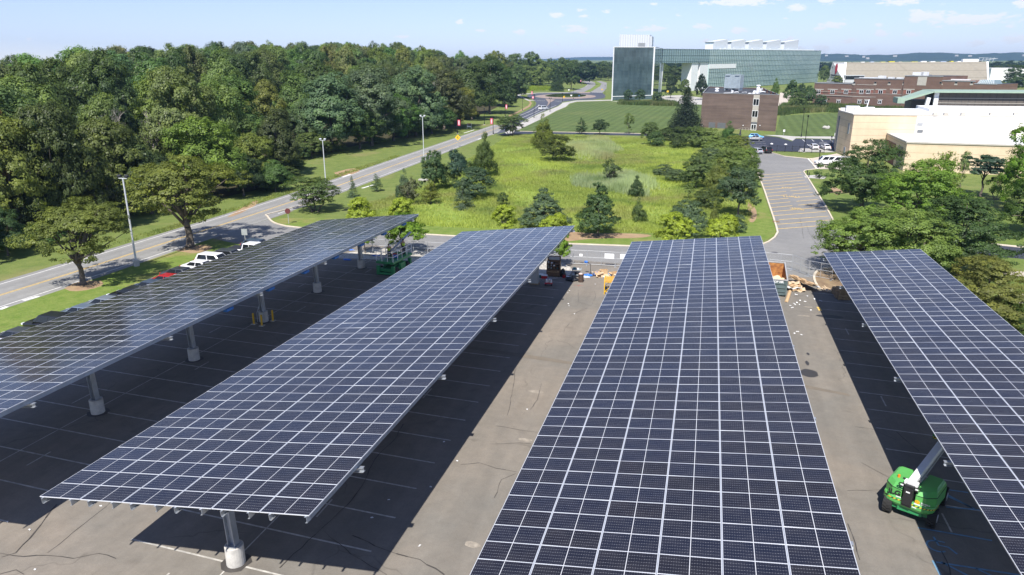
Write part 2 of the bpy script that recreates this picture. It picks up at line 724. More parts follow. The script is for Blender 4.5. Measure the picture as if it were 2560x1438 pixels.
# bike-lane arrows on the shoulders
for q in (((58, 752), (97, 741)), ((0, 774), (18, 767)), ((905, 471), (935, 462)), ((1195, 349), (1215, 340)), ((856, 443), (876, 436)), ((1160, 333), (1185, 325))):
    a, b = px(q)
    mk += ribbon([a, b], 0.5)
sheet('road_markings', mk, m_wpaint, 0.020, 'white edge lines painted along the grey road', 'road marking')
mk = []
for o_ in (-0.13, 0.13):
    mk += ribbon([(rc(y) + o_, y) for y in ROADY], 0.11)
sheet('centre_line', mk, m_ypaint, 0.020, 'double yellow line along the middle of the road', 'road marking')
sheet('verge', [[(rc(y) + 4.4, y) for y in (-60, 0, 40, 60, 80)] + [(-57.5, 77.5), (-56.3, 74), (-56.3, -60)]], m_verge, 0.014, 'strip of lighter grass between the road and the parked cars', 'grass')

# parking lot with the street behind it
kerb_px = [(668, 541), (677, 553), (690, 560), (715, 566), (760, 571), (850, 575), (1050, 586), (1140, 591), (1290, 600), (1415, 610), (1580, 616), (1760, 618), (1880, 615)]
kpts = smooth_line(px(kerb_px[:4]))[:-1] + px(kerb_px[3:])
drv_l = px([(1902, 613), (1922, 605), (1937, 594), (1944, 582), (1940, 565), (1932, 540), (1922, 510), (1912, 480), (1900, 448), (1890, 418), (1880, 392), (1870, 368)])
drv_r = px([(2110, 585), (2083, 552), (2065, 518), (2040, 478), (2020, 446), (2009, 430), (2014, 426), (2040, 423), (2032, 412), (2020, 397), (1960, 390), (1926, 380), (1920, 370)])
lot = [(-60.6, -40), (22.3, -40), (22.3, 93), (30, 110)] + drv_r[:1] + drv_l[::-1][-1:]
lot_poly = [(-60.6, -40), (22.3, -40), (22.3, 84), (20, 92)] + kpts[::-1] + [(rc(88) + 4.4, 101), (rc(82) + 4.4, 79.5), (-60.6, 77)]
sheet('parking_lot', [lot_poly], m_lot, 0.004, 'worn brownish asphalt parking lot under the solar canopies', 'parking lot')
st_poly = [(-50, 82.5), (20.5, 80.5), (21, 92)] + [drv_l[0]] + kpts[::-1] + [(rc(95) + 4.4, 100), (rc(84) + 4.4, 82), (-61.5, 78.5)]
sheet('street', [st_poly], m_street, 0.010, 'grey street crossing behind the parking lot', 'street')
sheet('driveway', [[(0.5, 92), (19.5, 88), (24, 104)] + drv_r + drv_l[::-1]], m_street, 0.016, 'grey driveway with yellow hatching running up to the brick building', 'driveway')
kerb('kerb', [(rc(112) + 4.7, 112)] + px([(664, 538)]) + kpts + drv_l[:1], 'pale kerb along the front edge of the meadow')
kerb('kerb', drv_l, 'pale kerb up the meadow side of the driveway')
kerb('kerb', drv_r[:9], 'pale kerb along the tree side of the driveway')
kerb('kerb', px([(1926, 381), (1960, 391), (2020, 397), (2060, 396)]), 'tan kerb below the iron fence of the far lot')
sheet('verge', [offs(px([(690, 562), (715, 568), (850, 577), (1050, 588), (1415, 612), (1580, 618), (1760, 620), (1880, 617)]), 0.3) + px([(1935, 590), (1940, 575), (1930, 545), (1915, 505), (1890, 430), (1868, 372), (1850, 380), (1868, 430), (1880, 500), (1870, 560), (1760, 588), (1420, 583), (1040, 562), (860, 548), (760, 545), (700, 545), (684, 552)])], m_verge, 0.008, 'mown strip of grass between the kerb and the tall meadow', 'grass')
# dirt patches
for q, l in (([(1385, 590), (1420, 578), (1480, 585), (1560, 583), (1640, 588), (1600, 596), (1490, 596), (1400, 606)], 'bare earth under the dark oak behind the second canopy'),
             ([(1870, 505), (1890, 520), (1893, 545), (1880, 560), (1866, 545)], 'bare earth beside the shrubs along the driveway'),
             ([(2072, 462), (2090, 470), (2110, 478), (2095, 490), (2082, 482)], 'worn earth strip beside the driveway under the maple'),
             ([(835, 432), (880, 420), (905, 425), (880, 438), (845, 442)], 'reddish bare earth patch beside the road across from the shrub'),
             ([(640, 500), (560, 545), (590, 540), (650, 508)], 'thin dry strip beside the road'),
             ([(160, 722), (190, 705), (250, 700), (262, 712), (225, 725), (180, 730)], 'bare earth ring at the foot of the nearest street tree'),
             ([(440, 628), (470, 615), (520, 612), (535, 622), (490, 635)], 'bare earth ring at the foot of the larger street tree')):
    sheet('dirt_patch', [smooth_line(px(q) + px(q[:1]), 1)[:-1]], m_dirt if '2072' not in l else m_dirt, 0.016, l, 'bare earth')

# gravel islands
sheet('gravel_bed', [smooth_line(px([(842, 646), (852, 636), (905, 626), (990, 620), (1062, 627), (1100, 640), (1130, 660), (1020, 655), (920, 648), (842, 646)]), 1)], m_gravel, 0.016, 'gravel bed under the young trees behind the scissor lift', 'gravel', kind='stuff')
sheet('gravel_bed', [smooth_line(px([(1300, 690), (1340, 655), (1395, 653), (1420, 664), (1432, 674), (1424, 690), (1395, 698), (1300, 700), (1300, 690)]), 1)], m_gravel, 0.016, 'gravel bed behind the open tool chest', 'gravel', kind='stuff')
isl = smooth_line(px([(2100, 668), (2055, 672), (2037, 683), (2034, 700), (2046, 722), (2060, 728), (2120, 735)]), 2)
sheet('mulch_bed', [isl + px([(2160, 735), (2160, 668)])], m_mulch, 0.016, 'brown mulch island at the end of the right canopy', 'mulch')
kerb('kerb', isl, 'curved pale kerb around the mulch island')

# driveway hatching
mk = []
hl = [(438, 420, 1.0), (444, 2, 0)]
for i, (ya, yb, xa, xb) in enumerate([(438.3, 431, 1899, 2003), (445.6, 437, 1901, 2004), (452.8, 443.5, 1904, 2008), (460, 450.5, 1906, 2012), (467.8, 458, 1907, 2017),
                                    (475.5, 465.3, 1909, 2023), (483.8, 473, 1912, 2027), (492, 481.2, 1915, 2032), (500.8, 490, 1918, 2038), (510, 499, 1921, 2044),
                                    (519.7, 508.4, 1925, 2049), (529.8, 518.2, 1928, 2057), (540, 529, 1931, 2064), (549.8, 541, 1947, 2070), (561.5, 550, 1943, 2079), (572.8, 562, 1944, 2085)]):
    gaps = {5: (1961, 1973), 6: (1965, 1976), 7: (1968, 1982), 8: (1971, 1986), 9: (1976, 1991), 10: (1981, 1995), 11: (1984, 2000)}
    f = lambda x: ya + (yb - ya) * (x - xa) / (xb - xa)
    segs = [(xa, gaps[i][0]), (gaps[i][1], xb)] if i in gaps else [(xa, xb)]
    for s0, s1 in segs:
        mk += ribbon(px([(s0, f(s0)), (s1, f(s1))]), 0.19)
sheet('hatching', mk, m_ypaint, 0.024, 'yellow stripes painted across the driveway', 'road marking')


def paint_text(txt, p0, ang, h, w, mat, name, label):
    c = bpy.data.curves.new(name, 'FONT')
    c.body = txt
    c.size = 1.0
    c.align_x = 'CENTER'
    c.align_y = 'CENTER'
    c.materials.append(mat)
    o = text_mesh(c, name)
    o.location = (p0[0], p0[1], T(p0[0], p0[1]) + 0.03)
    sl = math.atan(0.0205) if p0[1] > 130 else 0
    o.rotation_euler = (sl, 0, ang)
    o.scale = (w, h, 1)
    return lab(o, label, 'road marking', kind='structure')


a_, b_ = px([(1567, 470)]), px([(1990, 522)])
for q, txt, hh, l in (((1967, 470), 'NO', 1.9, 'yellow lettering nearest the top of the driveway hatching'),
                      ((1977, 492), 'THRU', 1.9, 'yellow lettering halfway down the driveway hatching'),
                      ((1991, 522), 'TRAFFIC', 4.6, 'tall yellow lettering lowest in the driveway hatching')):
    p = px([q])[0]
    paint_text(txt, p, math.pi / 2 * 0 + 0.05, hh, 1.15 if hh < 2 else 0.55, m_ypaint, 'painted_word', l)

# roundabout and far roads
rb_out = px([(1240, 336), (1290, 290), (1321, 275), (1338, 265), (1341, 258), (1334, 250), (1320, 243), (1317, 240), (1322, 236.5), (1345, 233.6), (1400, 231.5), (1450, 230), (1505, 231), (1514, 240), (1511, 246), (1480, 249.5), (1440, 251), (1408, 254.5), (1405, 257), (1394, 265), (1346, 284.5), (1311, 302), (1275, 321), (1262, 331)])
sheet('roundabout', [rb_out], m_rb, 0.03, 'dark asphalt roundabout and its approach road', 'roundabout')
ell = lambda cx, cy, a, b, n=40: px([(cx + a * math.cos(2 * math.pi * i / n), cy + b * math.sin(2 * math.pi * i / n)) for i in range(n)])
sheet('apron', [ell(1414, 241.4, 76, 6.0)], m_brickpave, 0.045, 'brownish paved apron around the roundabout island', 'paving')
sheet('splitter_island', [px([(1363, 247.4), (1388, 249.7), (1376, 256.8), (1366, 268.5), (1371, 256.8)]), px([(1440, 231.4), (1476, 230.6), (1474, 233.6), (1450, 233.8)])], m_brickpave, 0.10, 'pinkish paved splitter islands at the roundabout', 'paving')
sheet('lawn_island', [ell(1414, 239.6, 50, 4.2)], grass_mat('island_grass', (0.05, 0.085, 0.03), (0.08, 0.11, 0.035), (0.12, 0.12, 0.05), 0.5), 0.06, 'dark planted bed in the middle of the roundabout', 'grass')
sheet('sidewalk', [px([(1311, 303), (1346, 286), (1395, 266.5), (1408, 257), (1440, 251.8), (1530, 249.6), (1530, 252), (1442, 254.5), (1424, 259), (1414, 268), (1392, 277), (1355, 297), (1270, 338), (1262, 332)])], m_walk, 0.06, 'pale concrete sidewalk curving to the roundabout', 'sidewalk')
sheet('sidewalk', [px([(1290, 238), (1300, 235.5), (1345, 232.2), (1430, 230.4), (1430, 231.4), (1345, 233.2), (1306, 237), (1300, 239), (1322, 250), (1338, 251), (1338, 252), (1320, 252.4)])], m_walk, 0.05, 'narrow concrete path on the wood side of the roundabout', 'sidewalk')
sheet('dirt_track', [px([(1270, 290), (1300, 276), (1320, 265), (1325, 258), (1321, 252.6), (1326, 252.6), (1330, 259), (1325, 267), (1302, 279), (1276, 292)])], m_dirt, 0.05, 'brown dirt track beside the roundabout approach', 'track')
sheet('far_road', [px([(1420, 232), (1440, 226), (1462, 217.5), (1469, 212), (1462, 207), (1452, 203.5), (1478, 203), (1488, 207), (1489, 213), (1477, 222), (1458, 231.5)]),
                   px([(1475, 231), (1500, 216), (1504, 209), (1490, 203.6), (1502, 203), (1517, 207), (1516, 222), (1507, 232)])], m_road, 0.05, 'two pale carriageways winding off beyond the roundabout', 'road')
sheet('lawn_island', [px([(1459, 231.4), (1478, 222), (1490, 213), (1489, 207), (1480, 203.2), (1489, 203.6), (1503, 209), (1499, 216), (1474, 230.9)])], m_verge, 0.06, 'grassy median between the two far carriageways', 'grass')
mk = []
for p0, p1, n in (((1343, 252), (1364, 252.3), 6), ((1389, 253), (1406, 254), 6), ((1440, 231.2), (1457, 231), 6), ((1480, 231.4), (1506, 232), 6)):
    for i in range(n):
        t0, t1 = (i + .1) / n, (i + .6) / n
        q = [(p0[0] + (p1[0] - p0[0]) * t, p0[1] + (p1[1] - p0[1]) * t) for t in (t0, t1)]
        mk += ribbon(px(q), 1.6)
for q in ([(1296, 291), (1325, 279), (1343, 268), (1348, 262)], [(1303, 296), (1345, 278), (1362, 268)], [(1313, 300), (1346, 282), (1390, 264)], [(1462, 217), (1472, 212), (1466, 206)]):
    mk += ribbon(smooth_line(px(q), 1), 0.22)
sheet('road_markings', mk, m_wpaint, 0.07, 'white crossing dashes and lane lines at the roundabout', 'road marking')
sheet('access_road', [px([(1240, 339), (1275, 328.5), (1300, 329), (1560, 333.8), (1700, 337.5), (1760, 340), (1760, 344), (1700, 342), (1560, 338.5), (1300, 335)])], m_new, 0.035, 'narrow dark asphalt road behind the meadow', 'road')
kerb('kerb', px([(1300, 328.8), (1560, 333.4), (1700, 337)]), 'pale kerb along the narrow dark road', w=0.5, h=0.12)

# lawns
p0, p1 = px([(1593, 325)])[0], px([(1671, 273)])[0]
ang = math.atan2(p1[1] - p0[1], p1[0] - p0[0])
m_lawn_st = grass_mat('striped_lawn', (0.080, 0.118, 0.040), (0.112, 0.152, 0.050), (0.16, 0.18, 0.065), 0.5, stripes=(ang, 1.6), sc=0.03)
sheet('lawn', [px([(1320, 312), (1357, 298), (1394, 278), (1416, 269), (1427, 260), (1443, 256), (1530, 253), (1640, 262), (1760, 258), (1760, 338), (1560, 332), (1300, 327)])], m_lawn_st, 0.02, 'striped mown lawn in front of the glass building', 'lawn')
sheet('lawn', [px([(1938, 336), (1950, 290), (2075, 283), (2100, 283), (2088, 350), (1985, 346), (1945, 341)])], m_lawn_st, 0.02, 'mown lawn slope right of the brick building', 'lawn')
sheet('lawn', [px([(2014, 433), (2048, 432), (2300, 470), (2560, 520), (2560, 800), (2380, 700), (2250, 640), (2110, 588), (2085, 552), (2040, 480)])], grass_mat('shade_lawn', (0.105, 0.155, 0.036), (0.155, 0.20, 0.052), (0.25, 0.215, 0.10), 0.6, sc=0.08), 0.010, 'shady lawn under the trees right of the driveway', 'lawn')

# far car park by the brick building
sheet('car_park', [px([(1868, 379), (1853, 341), (1908, 339.5), (1947, 344), (1980, 354), (1988, 347.5), (2092, 349.5), (2088, 379), (1997, 380), (1922, 378)])], m_new, 0.03, 'small dark asphalt car park beside the brick building', 'car park')
sheet('sidewalk', [px([(1908, 338), (1948, 342.5), (1982, 352.5), (1990, 346), (2094, 348), (2094, 342), (1985, 341.5), (1948, 338.5)]), px([(1995, 380.5), (2000, 371.5), (2050, 372), (2088, 381), (2060, 381.5)])], m_walk, 0.05, 'pale concrete walk along the small car park', 'sidewalk')
mk = []
for i in range(6):
    y0 = 354 + i * 4.4
    mk += ribbon(px([(1864 + i * 1.2, y0), (1913 + i * 1.0, y0 + 1)]), 0.16)
for x in (2008, 2031, 2054, 2077):
    mk += ribbon(px([(x - 2, 349), (x + 4, 354)]), 0.16)
for x in (2020, 2044, 2068):
    mk += ribbon(px([(x - 2, 361), (x + 5, 367)]), 0.16)
mk += ribbon(px([(2048, 356.5), (2068, 356.5)]), 0.3) + ribbon(px([(2048, 360), (2068, 360)]), 0.3)
for x, y in ((1929, 360), (1964, 361.5)):
    mk += [px([(x - 4, y), (x, y - 2.2), (x + 4, y - .6), (x + 4, y + .8), (x, y + 1.6)])]
sheet('road_markings', mk, m_wpaint, 0.042, 'white parking bay lines in the small dark car park', 'road marking')
sheet('tan_paving', [px([(2024, 397), (2092, 384), (2130, 400), (2125, 424), (2048, 423), (2040, 417)])], m_tanpave, 0.03, 'tan paving where the white vans stand', 'paving')
sheet('road_markings', [q for q in ribbon(px([(2020, 397), (2044, 423)]), 0.35)], m_wpaint, 0.04, 'white line at the edge of the tan paving', 'road marking')
sheet('sidewalk', [px([(2010, 440), (2050, 437), (2066, 443), (2060, 448), (2014, 445)])], m_walk, 0.035, 'short pale concrete path beside the two black bollards', 'sidewalk')
# paths at the right edge
sheet('dark_path', [px([(2440, 609), (2480, 612), (2640, 626), (2640, 655), (2470, 640), (2430, 634)])], m_new, 0.022, 'black asphalt path behind the right hand trees', 'path')
kerb('kerb', px([(2476, 611), (2560, 619.5), (2640, 627)]), 'pale edging along the black asphalt path', w=0.5)
sheet('sidewalk', [px([(2488, 677), (2640, 683), (2640, 700), (2515, 688)])], m_tanpave, 0.024, 'narrow tan path right of the trees', 'path')
sheet('sidewalk', [px([(2520, 742), (2640, 722), (2640, 762), (2535, 758)])], m_tanpave, 0.024, 'wider tan path near the right edge of the lawn', 'path')
# pale plaza by the glass building and paving under the bridge
sheet('plaza', [px([(1525, 254), (1760, 262), (1770, 246), (1700, 238), (1655, 240), (1640, 252)])], m_walk, 0.028, 'pale paved plaza under the glass bridge', 'paving')
sheet('plaza', [px([(1945, 268), (1962, 268), (1975, 245), (2040, 240), (2030, 230), (1950, 232)])], m_tanpave, 0.028, 'tan paving beside the columnar trees', 'paving')

# ---- markings and wear inside the lot
STALL = 2.72
Y0 = 18.9
mk, mkd = [], []
for cxx, lo, hi in ((-38.2, -44.2, -32.4), (-19.6, -25.4, -13.8), (-1.1, -6.0, 3.9), (15.3, 11.7, 20.2)):
    for i in range(-3, 21):
        y = 22.9 + STALL * i
        if y > 77 or (cxx > 10 and y < 34):
            continue
        mk += [q for q in ribbon([(lo, y + 0.25), (hi, y - 0.25)], 0.10)]
    mkd += ribbon([(cxx, 16), (cxx, 76)], 0.07)
    for i in range(8):
        for sx in (-2.3, 1.9):
            if i % 2 == (sx > 0):
                mkd += ribbon([(cxx + sx, 20 + i * 7.1), (cxx + sx, 21.6 + i * 7.1)], 0.09)
for i in range(-8, 21):
    mk += ribbon([(-56.2, 22.9 + STALL * i), (-51.2, 22.9 + STALL * i)], 0.10)
sheet('stall_lines', mk + mkd, m_fade, 0.012, 'faded white stall lines across the parking lot', 'road marking')
# accessible bays bottom right
bl = []
for q in ([(2295, 1320), (2330, 1326), (2480, 1352)], [(2332, 1402), (2352, 1440), (2380, 1490)], [(2340, 1406), (2560, 1440)], [(2365, 1268), (2450, 1276)], [(2336, 1220), (2420, 1232)], [(2345, 1225), (2440, 1275)], [(2370, 1242), (2430, 1270)], [(2352, 1405), (2420, 1440)], [(2440, 1422), (2480, 1440)]):
    bl += ribbon(px(q), 0.11)
c0 = Vector(px([(2342, 1366)])[0])
ring = [(c0.x + 0.42 * math.cos(a * .3), c0.y + 0.42 * math.sin(a * .3)) for a in range(4, 19)]
bl += ribbon(ring, 0.10) + ribbon([(c0.x + .05, c0.y + .75), (c0.x + .1, c0.y + .1), (c0.x + .5, c0.y + .05), (c0.x + .75, c0.y - .4)], 0.10) + ribbon([(c0.x + .1, c0.y + .45), (c0.x + .45, c0.y + .4)], 0.08)
sheet('stall_lines', bl, m_bluep, 0.014, 'blue lines and wheelchair symbol of the accessible bays', 'road marking')


def crack(pts, w, seed):
    r = random.Random(seed)
    pts = dens(pts, 0.5)
    pts = [(p[0] + r.uniform(-.05, .05), p[1] + r.uniform(-.05, .05)) for p in pts]
    out = []
    for i in range(len(pts) - 1):
        out += ribbon(pts[i:i + 2], w * r.uniform(0.25, 0.8))
    return out


cr = []
for i, (q, w) in enumerate([([(140, 1262), (88, 1330), (40, 1382), (0, 1395)], .11), ([(0, 1385), (60, 1392), (120, 1388), (185, 1395), (245, 1385), (290, 1395)], .10),
                            ([(300, 1238), (120, 1382)], .05), ([(968, 1438), (905, 1402), (880, 1386), (810, 1330)], .06), ([(1010, 1060), (985, 1100), (935, 1150), (905, 1215), (880, 1250), (700, 1420)], .08),
                            ([(880, 1340), (960, 1375), (1050, 1400), (1110, 1436)], .10), ([(1150, 1162), (1200, 1158), (1240, 1172), (1290, 1180)], .06), ([(1230, 1110), (1300, 1108), (1330, 1110)], .05),
                            ([(1290, 1186), (1255, 1200), (1235, 1245)], .05), ([(1240, 1065), (1300, 1075), (1345, 1082)], .05), ([(1445, 725), (1446, 755), (1478, 765), (1490, 740), (1486, 728)], .05), ([(1425, 790), (1445, 780), (1470, 770)], .06), ([(1388, 830), (1410, 828), (1425, 806)], .05),
                            ([(2140, 1068), (2185, 1074), (2240, 1100)], .06), ([(2120, 1228), (2215, 1225)], .05), ([(2150, 1155), (2230, 1200)], .05), ([(2120, 1310), (2140, 1360), (2150, 1400)], .07), ([(1215, 560), (1215, 600)], .05), ([(1965, 745), (2010, 738)], .05), ([(2010, 600), (2005, 570), (2000, 545)], .10), ([(2040, 610), (2025, 585), (2015, 560)], .08),
                            ([(0, 1437), (40, 1425), (60, 1438)], .06), ([(1290, 920), (1280, 980), (1268, 1040)], .05), ([(1352, 960), (1345, 1000), (1325, 1025)], .05), ([(2240, 1080), (2300, 1130)], .07), ([(2355, 1380), (2380, 1440)], .12)]):
    cr += crack(px(q), w, i)
sheet('sealed_cracks', cr, m_seal, 0.016, 'dark jagged sealed cracks in the asphalt', 'crack')
sheet('trench_patch', [px([(1170, 866), (1300, 884), (1430, 905), (1432, 912), (1300, 893), (1172, 872)]), px([(2000, 960), (2120, 985), (2125, 991), (2002, 968)])], M('patched_asphalt', (0.17, 0.145, 0.115), 0.85, 0, .15, 1), 0.010, 'darker patched trench crossing the aisle', 'asphalt patch')
def blob(cx, cy, rx, ry, seed):
    r = random.Random(seed)
    c = px([(cx, cy)])[0]
    return smooth_line([(c[0] + rx * math.cos(a / 10 * 2 * math.pi) * r.uniform(.8, 1.1), c[1] + ry * math.sin(a / 10 * 2 * math.pi) * r.uniform(.8, 1.1)) for a in range(11)], 1)[:-1]
sheet('oil_stains', [blob(2022, 933, .75, .8, 1), blob(2018, 908, .15, .5, 2), blob(2020, 885, .12, .3, 3), blob(2075, 792, 1.2, .5, 5)], m_wet, 0.013, 'dark wet stains in the right hand aisle', 'stain')
sheet('pale_scuffs', [blob(1312, 1100, .5, .2, 11), blob(1340, 980, .6, .22, 12), blob(2010, 790, .6, .16, 13), blob(2020, 768, .5, .15, 14), blob(1180, 1362, .4, .25, 15)], M('scuff', (0.30, 0.265, 0.22), .9, 0, .3, 4), 0.013, 'pale scuffs and spills on the asphalt', 'stain')
mh = px([(1936, 632)])[0]
sheet('manhole_cover', [[(mh[0] + .42 * math.cos(i * math.pi / 10), mh[1] + .42 * math.sin(i * math.pi / 10)) for i in range(20)]], M('cast_iron', (0.09, 0.08, 0.085), .6, .3, .2, 8), 0.024, 'round dark manhole cover at the foot of the driveway', 'manhole cover', kind='thing')

# leaf litter under the wood
fpx = px([(-900, 900), (-300, 745), (0, 640), (110, 602), (330, 545), (520, 510), (700, 470), (735, 440), (722, 402), (860, 376), (1000, 345), (1090, 325), (1160, 305), (1220, 285), (1268, 262)])
sheet('forest_floor', [[(p[0] - 2.5, p[1]) for p in fpx] + [(-420, 620), (-420, -20)]], asphalt_mat('leaf_litter', (0.045, 0.04, 0.022), (0.07, 0.065, 0.03), 0.95, 0.2), 0.02, 'dark leaf litter under the trees of the wood', 'forest floor')

# hills on the horizon
def hills(name, pts, dist, depth, mat, label):
    mb = MB()
    r = random.Random(3)
    front, top, back = [], [], []
    for (x, y) in pts:
        d = ray(x, y)
        u = Vector((d.x, d.y, 0)).normalized()
        k = d.z / math.hypot(d.x, d.y)
        zt = CAMH + k * dist
        a = u * (dist - depth)
        b = u * dist
        c = u * (dist + depth)
        front.append((a.x, a.y, T(a.x, a.y, False) - 15))
        mid = (a + b) / 2
        top.append(((mid.x, mid.y, CAMH + (zt - CAMH) * .55 + r.uniform(-4, 4)), (b.x, b.y, zt), (c.x, c.y, T(c.x, c.y, False) - 60)))
    rings = [[f, t[0], t[1], t[2]] for f, t in zip(front, top)]
    for i in range(len(rings) - 1):
        for k in range(3):
            mb.add([rings[i][k], rings[i + 1][k], rings[i + 1][k + 1], rings[i][k + 1]], [(0, 1, 2, 3)])
    o = mb.build(name, mat, smooth=True)
    return lab(o, label, 'hills', kind='structure')


def hill_mat():
    a = NT('wooded_hill')
    v = a.co()
    n = a.noise(v, 0.012, 6, 0.7)
    c = a.mix(a.rng(n, 0.3, 0.7), (0.018, 0.035, 0.02, 1), (0.05, 0.075, 0.035, 1))
    return a.fin(c, 0.95, 0, 0.1)


m_hill = hill_mat()


def jag(pts, step, amp, seed):
    r = random.Random(seed)
    out = []
    for (x0, y0), (x1, y1) in zip(pts[:-1], pts[1:]):
        n = max(1, int((x1 - x0) / step))
        for k in range(n):
            t = k / n
            out.append((x0 + (x1 - x0) * t, y0 + (y1 - y0) * t + r.uniform(-amp, amp)))
    out.append(pts[-1])
    return out


hills('hills', jag([(1900, 142), (2060, 134.5), (2110, 135), (2180, 138), (2250, 136), (2300, 132), (2350, 132), (2420, 135.5), (2500, 132.5), (2560, 131), (2900, 128), (3400, 140)], 14, 0.9, 1), 5200, 900, m_hill, 'long wooded ridge on the horizon at the right')
hills('hills', jag([(1200, 150), (1380, 147.5), (1415, 144.5), (1450, 142.5), (1530, 143), (1640, 146), (1900, 150)], 14, 0.5, 2), 7500, 900, m_hill, 'faint blue ridge far off behind the trees in the middle')

# ================================================================ SOLAR CANOPIES
def panel_mats():
    a = NT('solar_cells')
    uv = a.n('ShaderNodeUVMap')
    s = a.n('ShaderNodeSeparateXYZ')
    a.l(uv.outputs[0], s.inputs[0])
    u, v = s.outputs[0], s.outputs[1]
    oi = a.n('ShaderNodeObjectInfo')
    at = a.n('ShaderNodeAttribute', attribute_name='tint')
    r = a.math('FRACT', a.math('ADD', oi.outputs['Random'], at.outputs['Fac']))
    cell = a.mix(r, (0.0068, 0.0058, 0.0100, 1), (0.0060, 0.0082, 0.0215, 1))
    # fine busbars across each cell
    fu = a.math('FRACT', a.math('MULTIPLY', u, 1 / 0.0175))
    cell = a.mix(a.math('MULTIPLY', a.math('LESS_THAN', fu, 0.14), 0.10), cell, (0.25, 0.27, 0.30, 1))
    fv = a.math('FRACT', a.math('MULTIPLY', a.math('SUBTRACT', v, 0.02), 1 / 0.16667))
    line = a.math('LESS_THAN', a.math('ABSOLUTE', a.math('SUBTRACT', fv, 0.5)), 0.5)
    edge = a.math('GREATER_THAN', a.math('ABSOLUTE', a.math('SUBTRACT', fv, 0.5)), 0.478)
    fd = a.math('FRACT', a.math('MULTIPLY', u, 1 / 0.0875))
    dash = a.math('MULTIPLY_ADD', a.math('GREATER_THAN', a.math('ABSOLUTE', a.math('SUBTRACT', fd, 0.5)), 0.33), 0.55, 0.16)
    cell = a.mix(a.math('MULTIPLY', edge, dash), cell, (0.62, 0.64, 0.68, 1))
    gu = a.math('GREATER_THAN', a.math('ABSOLUTE', a.math('SUBTRACT', fd, 0.5)), 0.488)
    cell = a.mix(a.math('MULTIPLY', gu, 0.2), cell, (0.35, 0.37, 0.42, 1))
    mid = a.math('LESS_THAN', a.math('ABSOLUTE', a.math('SUBTRACT', u, 1.0575)), 0.0115)
    cell = a.mix(mid, cell, (0.62, 0.63, 0.65, 1))
    brd = a.math('MAXIMUM', a.math('GREATER_THAN', a.math('ABSOLUTE', a.math('SUBTRACT', u, 1.0575)), 1.034), a.math('GREATER_THAN', a.math('ABSOLUTE', a.math('SUBTRACT', v, 0.52)), 0.5035))
    cell = a.mix(brd, cell, (0.45, 0.47, 0.50, 1))
    dust = a.noise(a.co(), 1.1, 3)
    cell = a.mix(a.rng(dust, 0.3, 0.8, 0.0, 0.035), cell, (0.55, 0.5, 0.45, 1))
    a.b.inputs['IOR'].default_value = 1.42
    a.fin(cell, a.rng(dust, 0.3, 0.7, 0.10, 0.16))
    b = NT('panel_frame')
    b.fin((0.74, 0.76, 0.79, 1), 0.4, 0.3)
    return a.m, b.m


m_cell, m_frame = panel_mats()
PW, PL, PT = 2.073, 1.0215, 0.035
CW, CL = 2.100, 1.0302


def panel_arrays():
    w, l = PW / 2, PL / 2
    f = 0.0155
    V, Q, mi, uv = [], [], [], []

    def quad(ps, m, us=None):
        n = len(V)
        V.extend(ps)
        Q.append((n, n + 1, n + 2, n + 3))
        mi.append(m)
        uv.extend(us or [(0, 0)] * 4)
    iw, il = w - f, l - f
    quad([(-iw, -il, -.002), (iw, -il, -.002), (iw, il, -.002), (-iw, il, -.002)], 0, [(f, f), (2.115 - f, f), (2.115 - f, 1.04 - f), (f, 1.04 - f)])
    o = [(-w, -l), (w, -l), (w, l), (-w, l)]
    i_ = [(-iw, -il), (iw, -il), (iw, il), (-iw, il)]
    for k in range(4):
        k2 = (k + 1) % 4
        quad([(*o[k], 0), (*o[k2], 0), (*i_[k2], 0), (*i_[k], 0)], 1)
        quad([(*o[k], -PT), (*o[k2], -PT), (*o[k2], 0), (*o[k], 0)], 1)
    quad([(-w, l, -PT), (w, l, -PT), (w, -l, -PT), (-w, -l, -PT)], 1)
    return np.array(V, np.float32), np.array(Q), np.array(mi), np.array(uv, np.float32)


pV, pQ, pM, pU = panel_arrays()
panel_me = mesh_np('solar_panel', pV, pQ, [m_cell, m_frame], pM, uv=pU)
TILT = rad(6.3)
m_fascia = M('fascia_steel', (0.34, 0.38, 0.43), 0.4, 0.5, 0.1, 2)
m_wrap = M('blue_wrap', (0.03, 0.16, 0.42), 0.5, 0, 0.2, 4)
m_foot = M('footing_concrete', (0.52, 0.50, 0.46), 0.9, 0, 0.2, 2.5, bump_=0.3)


FEET = []
bs_x = lambda tp, d, k: (tp - d * k).x


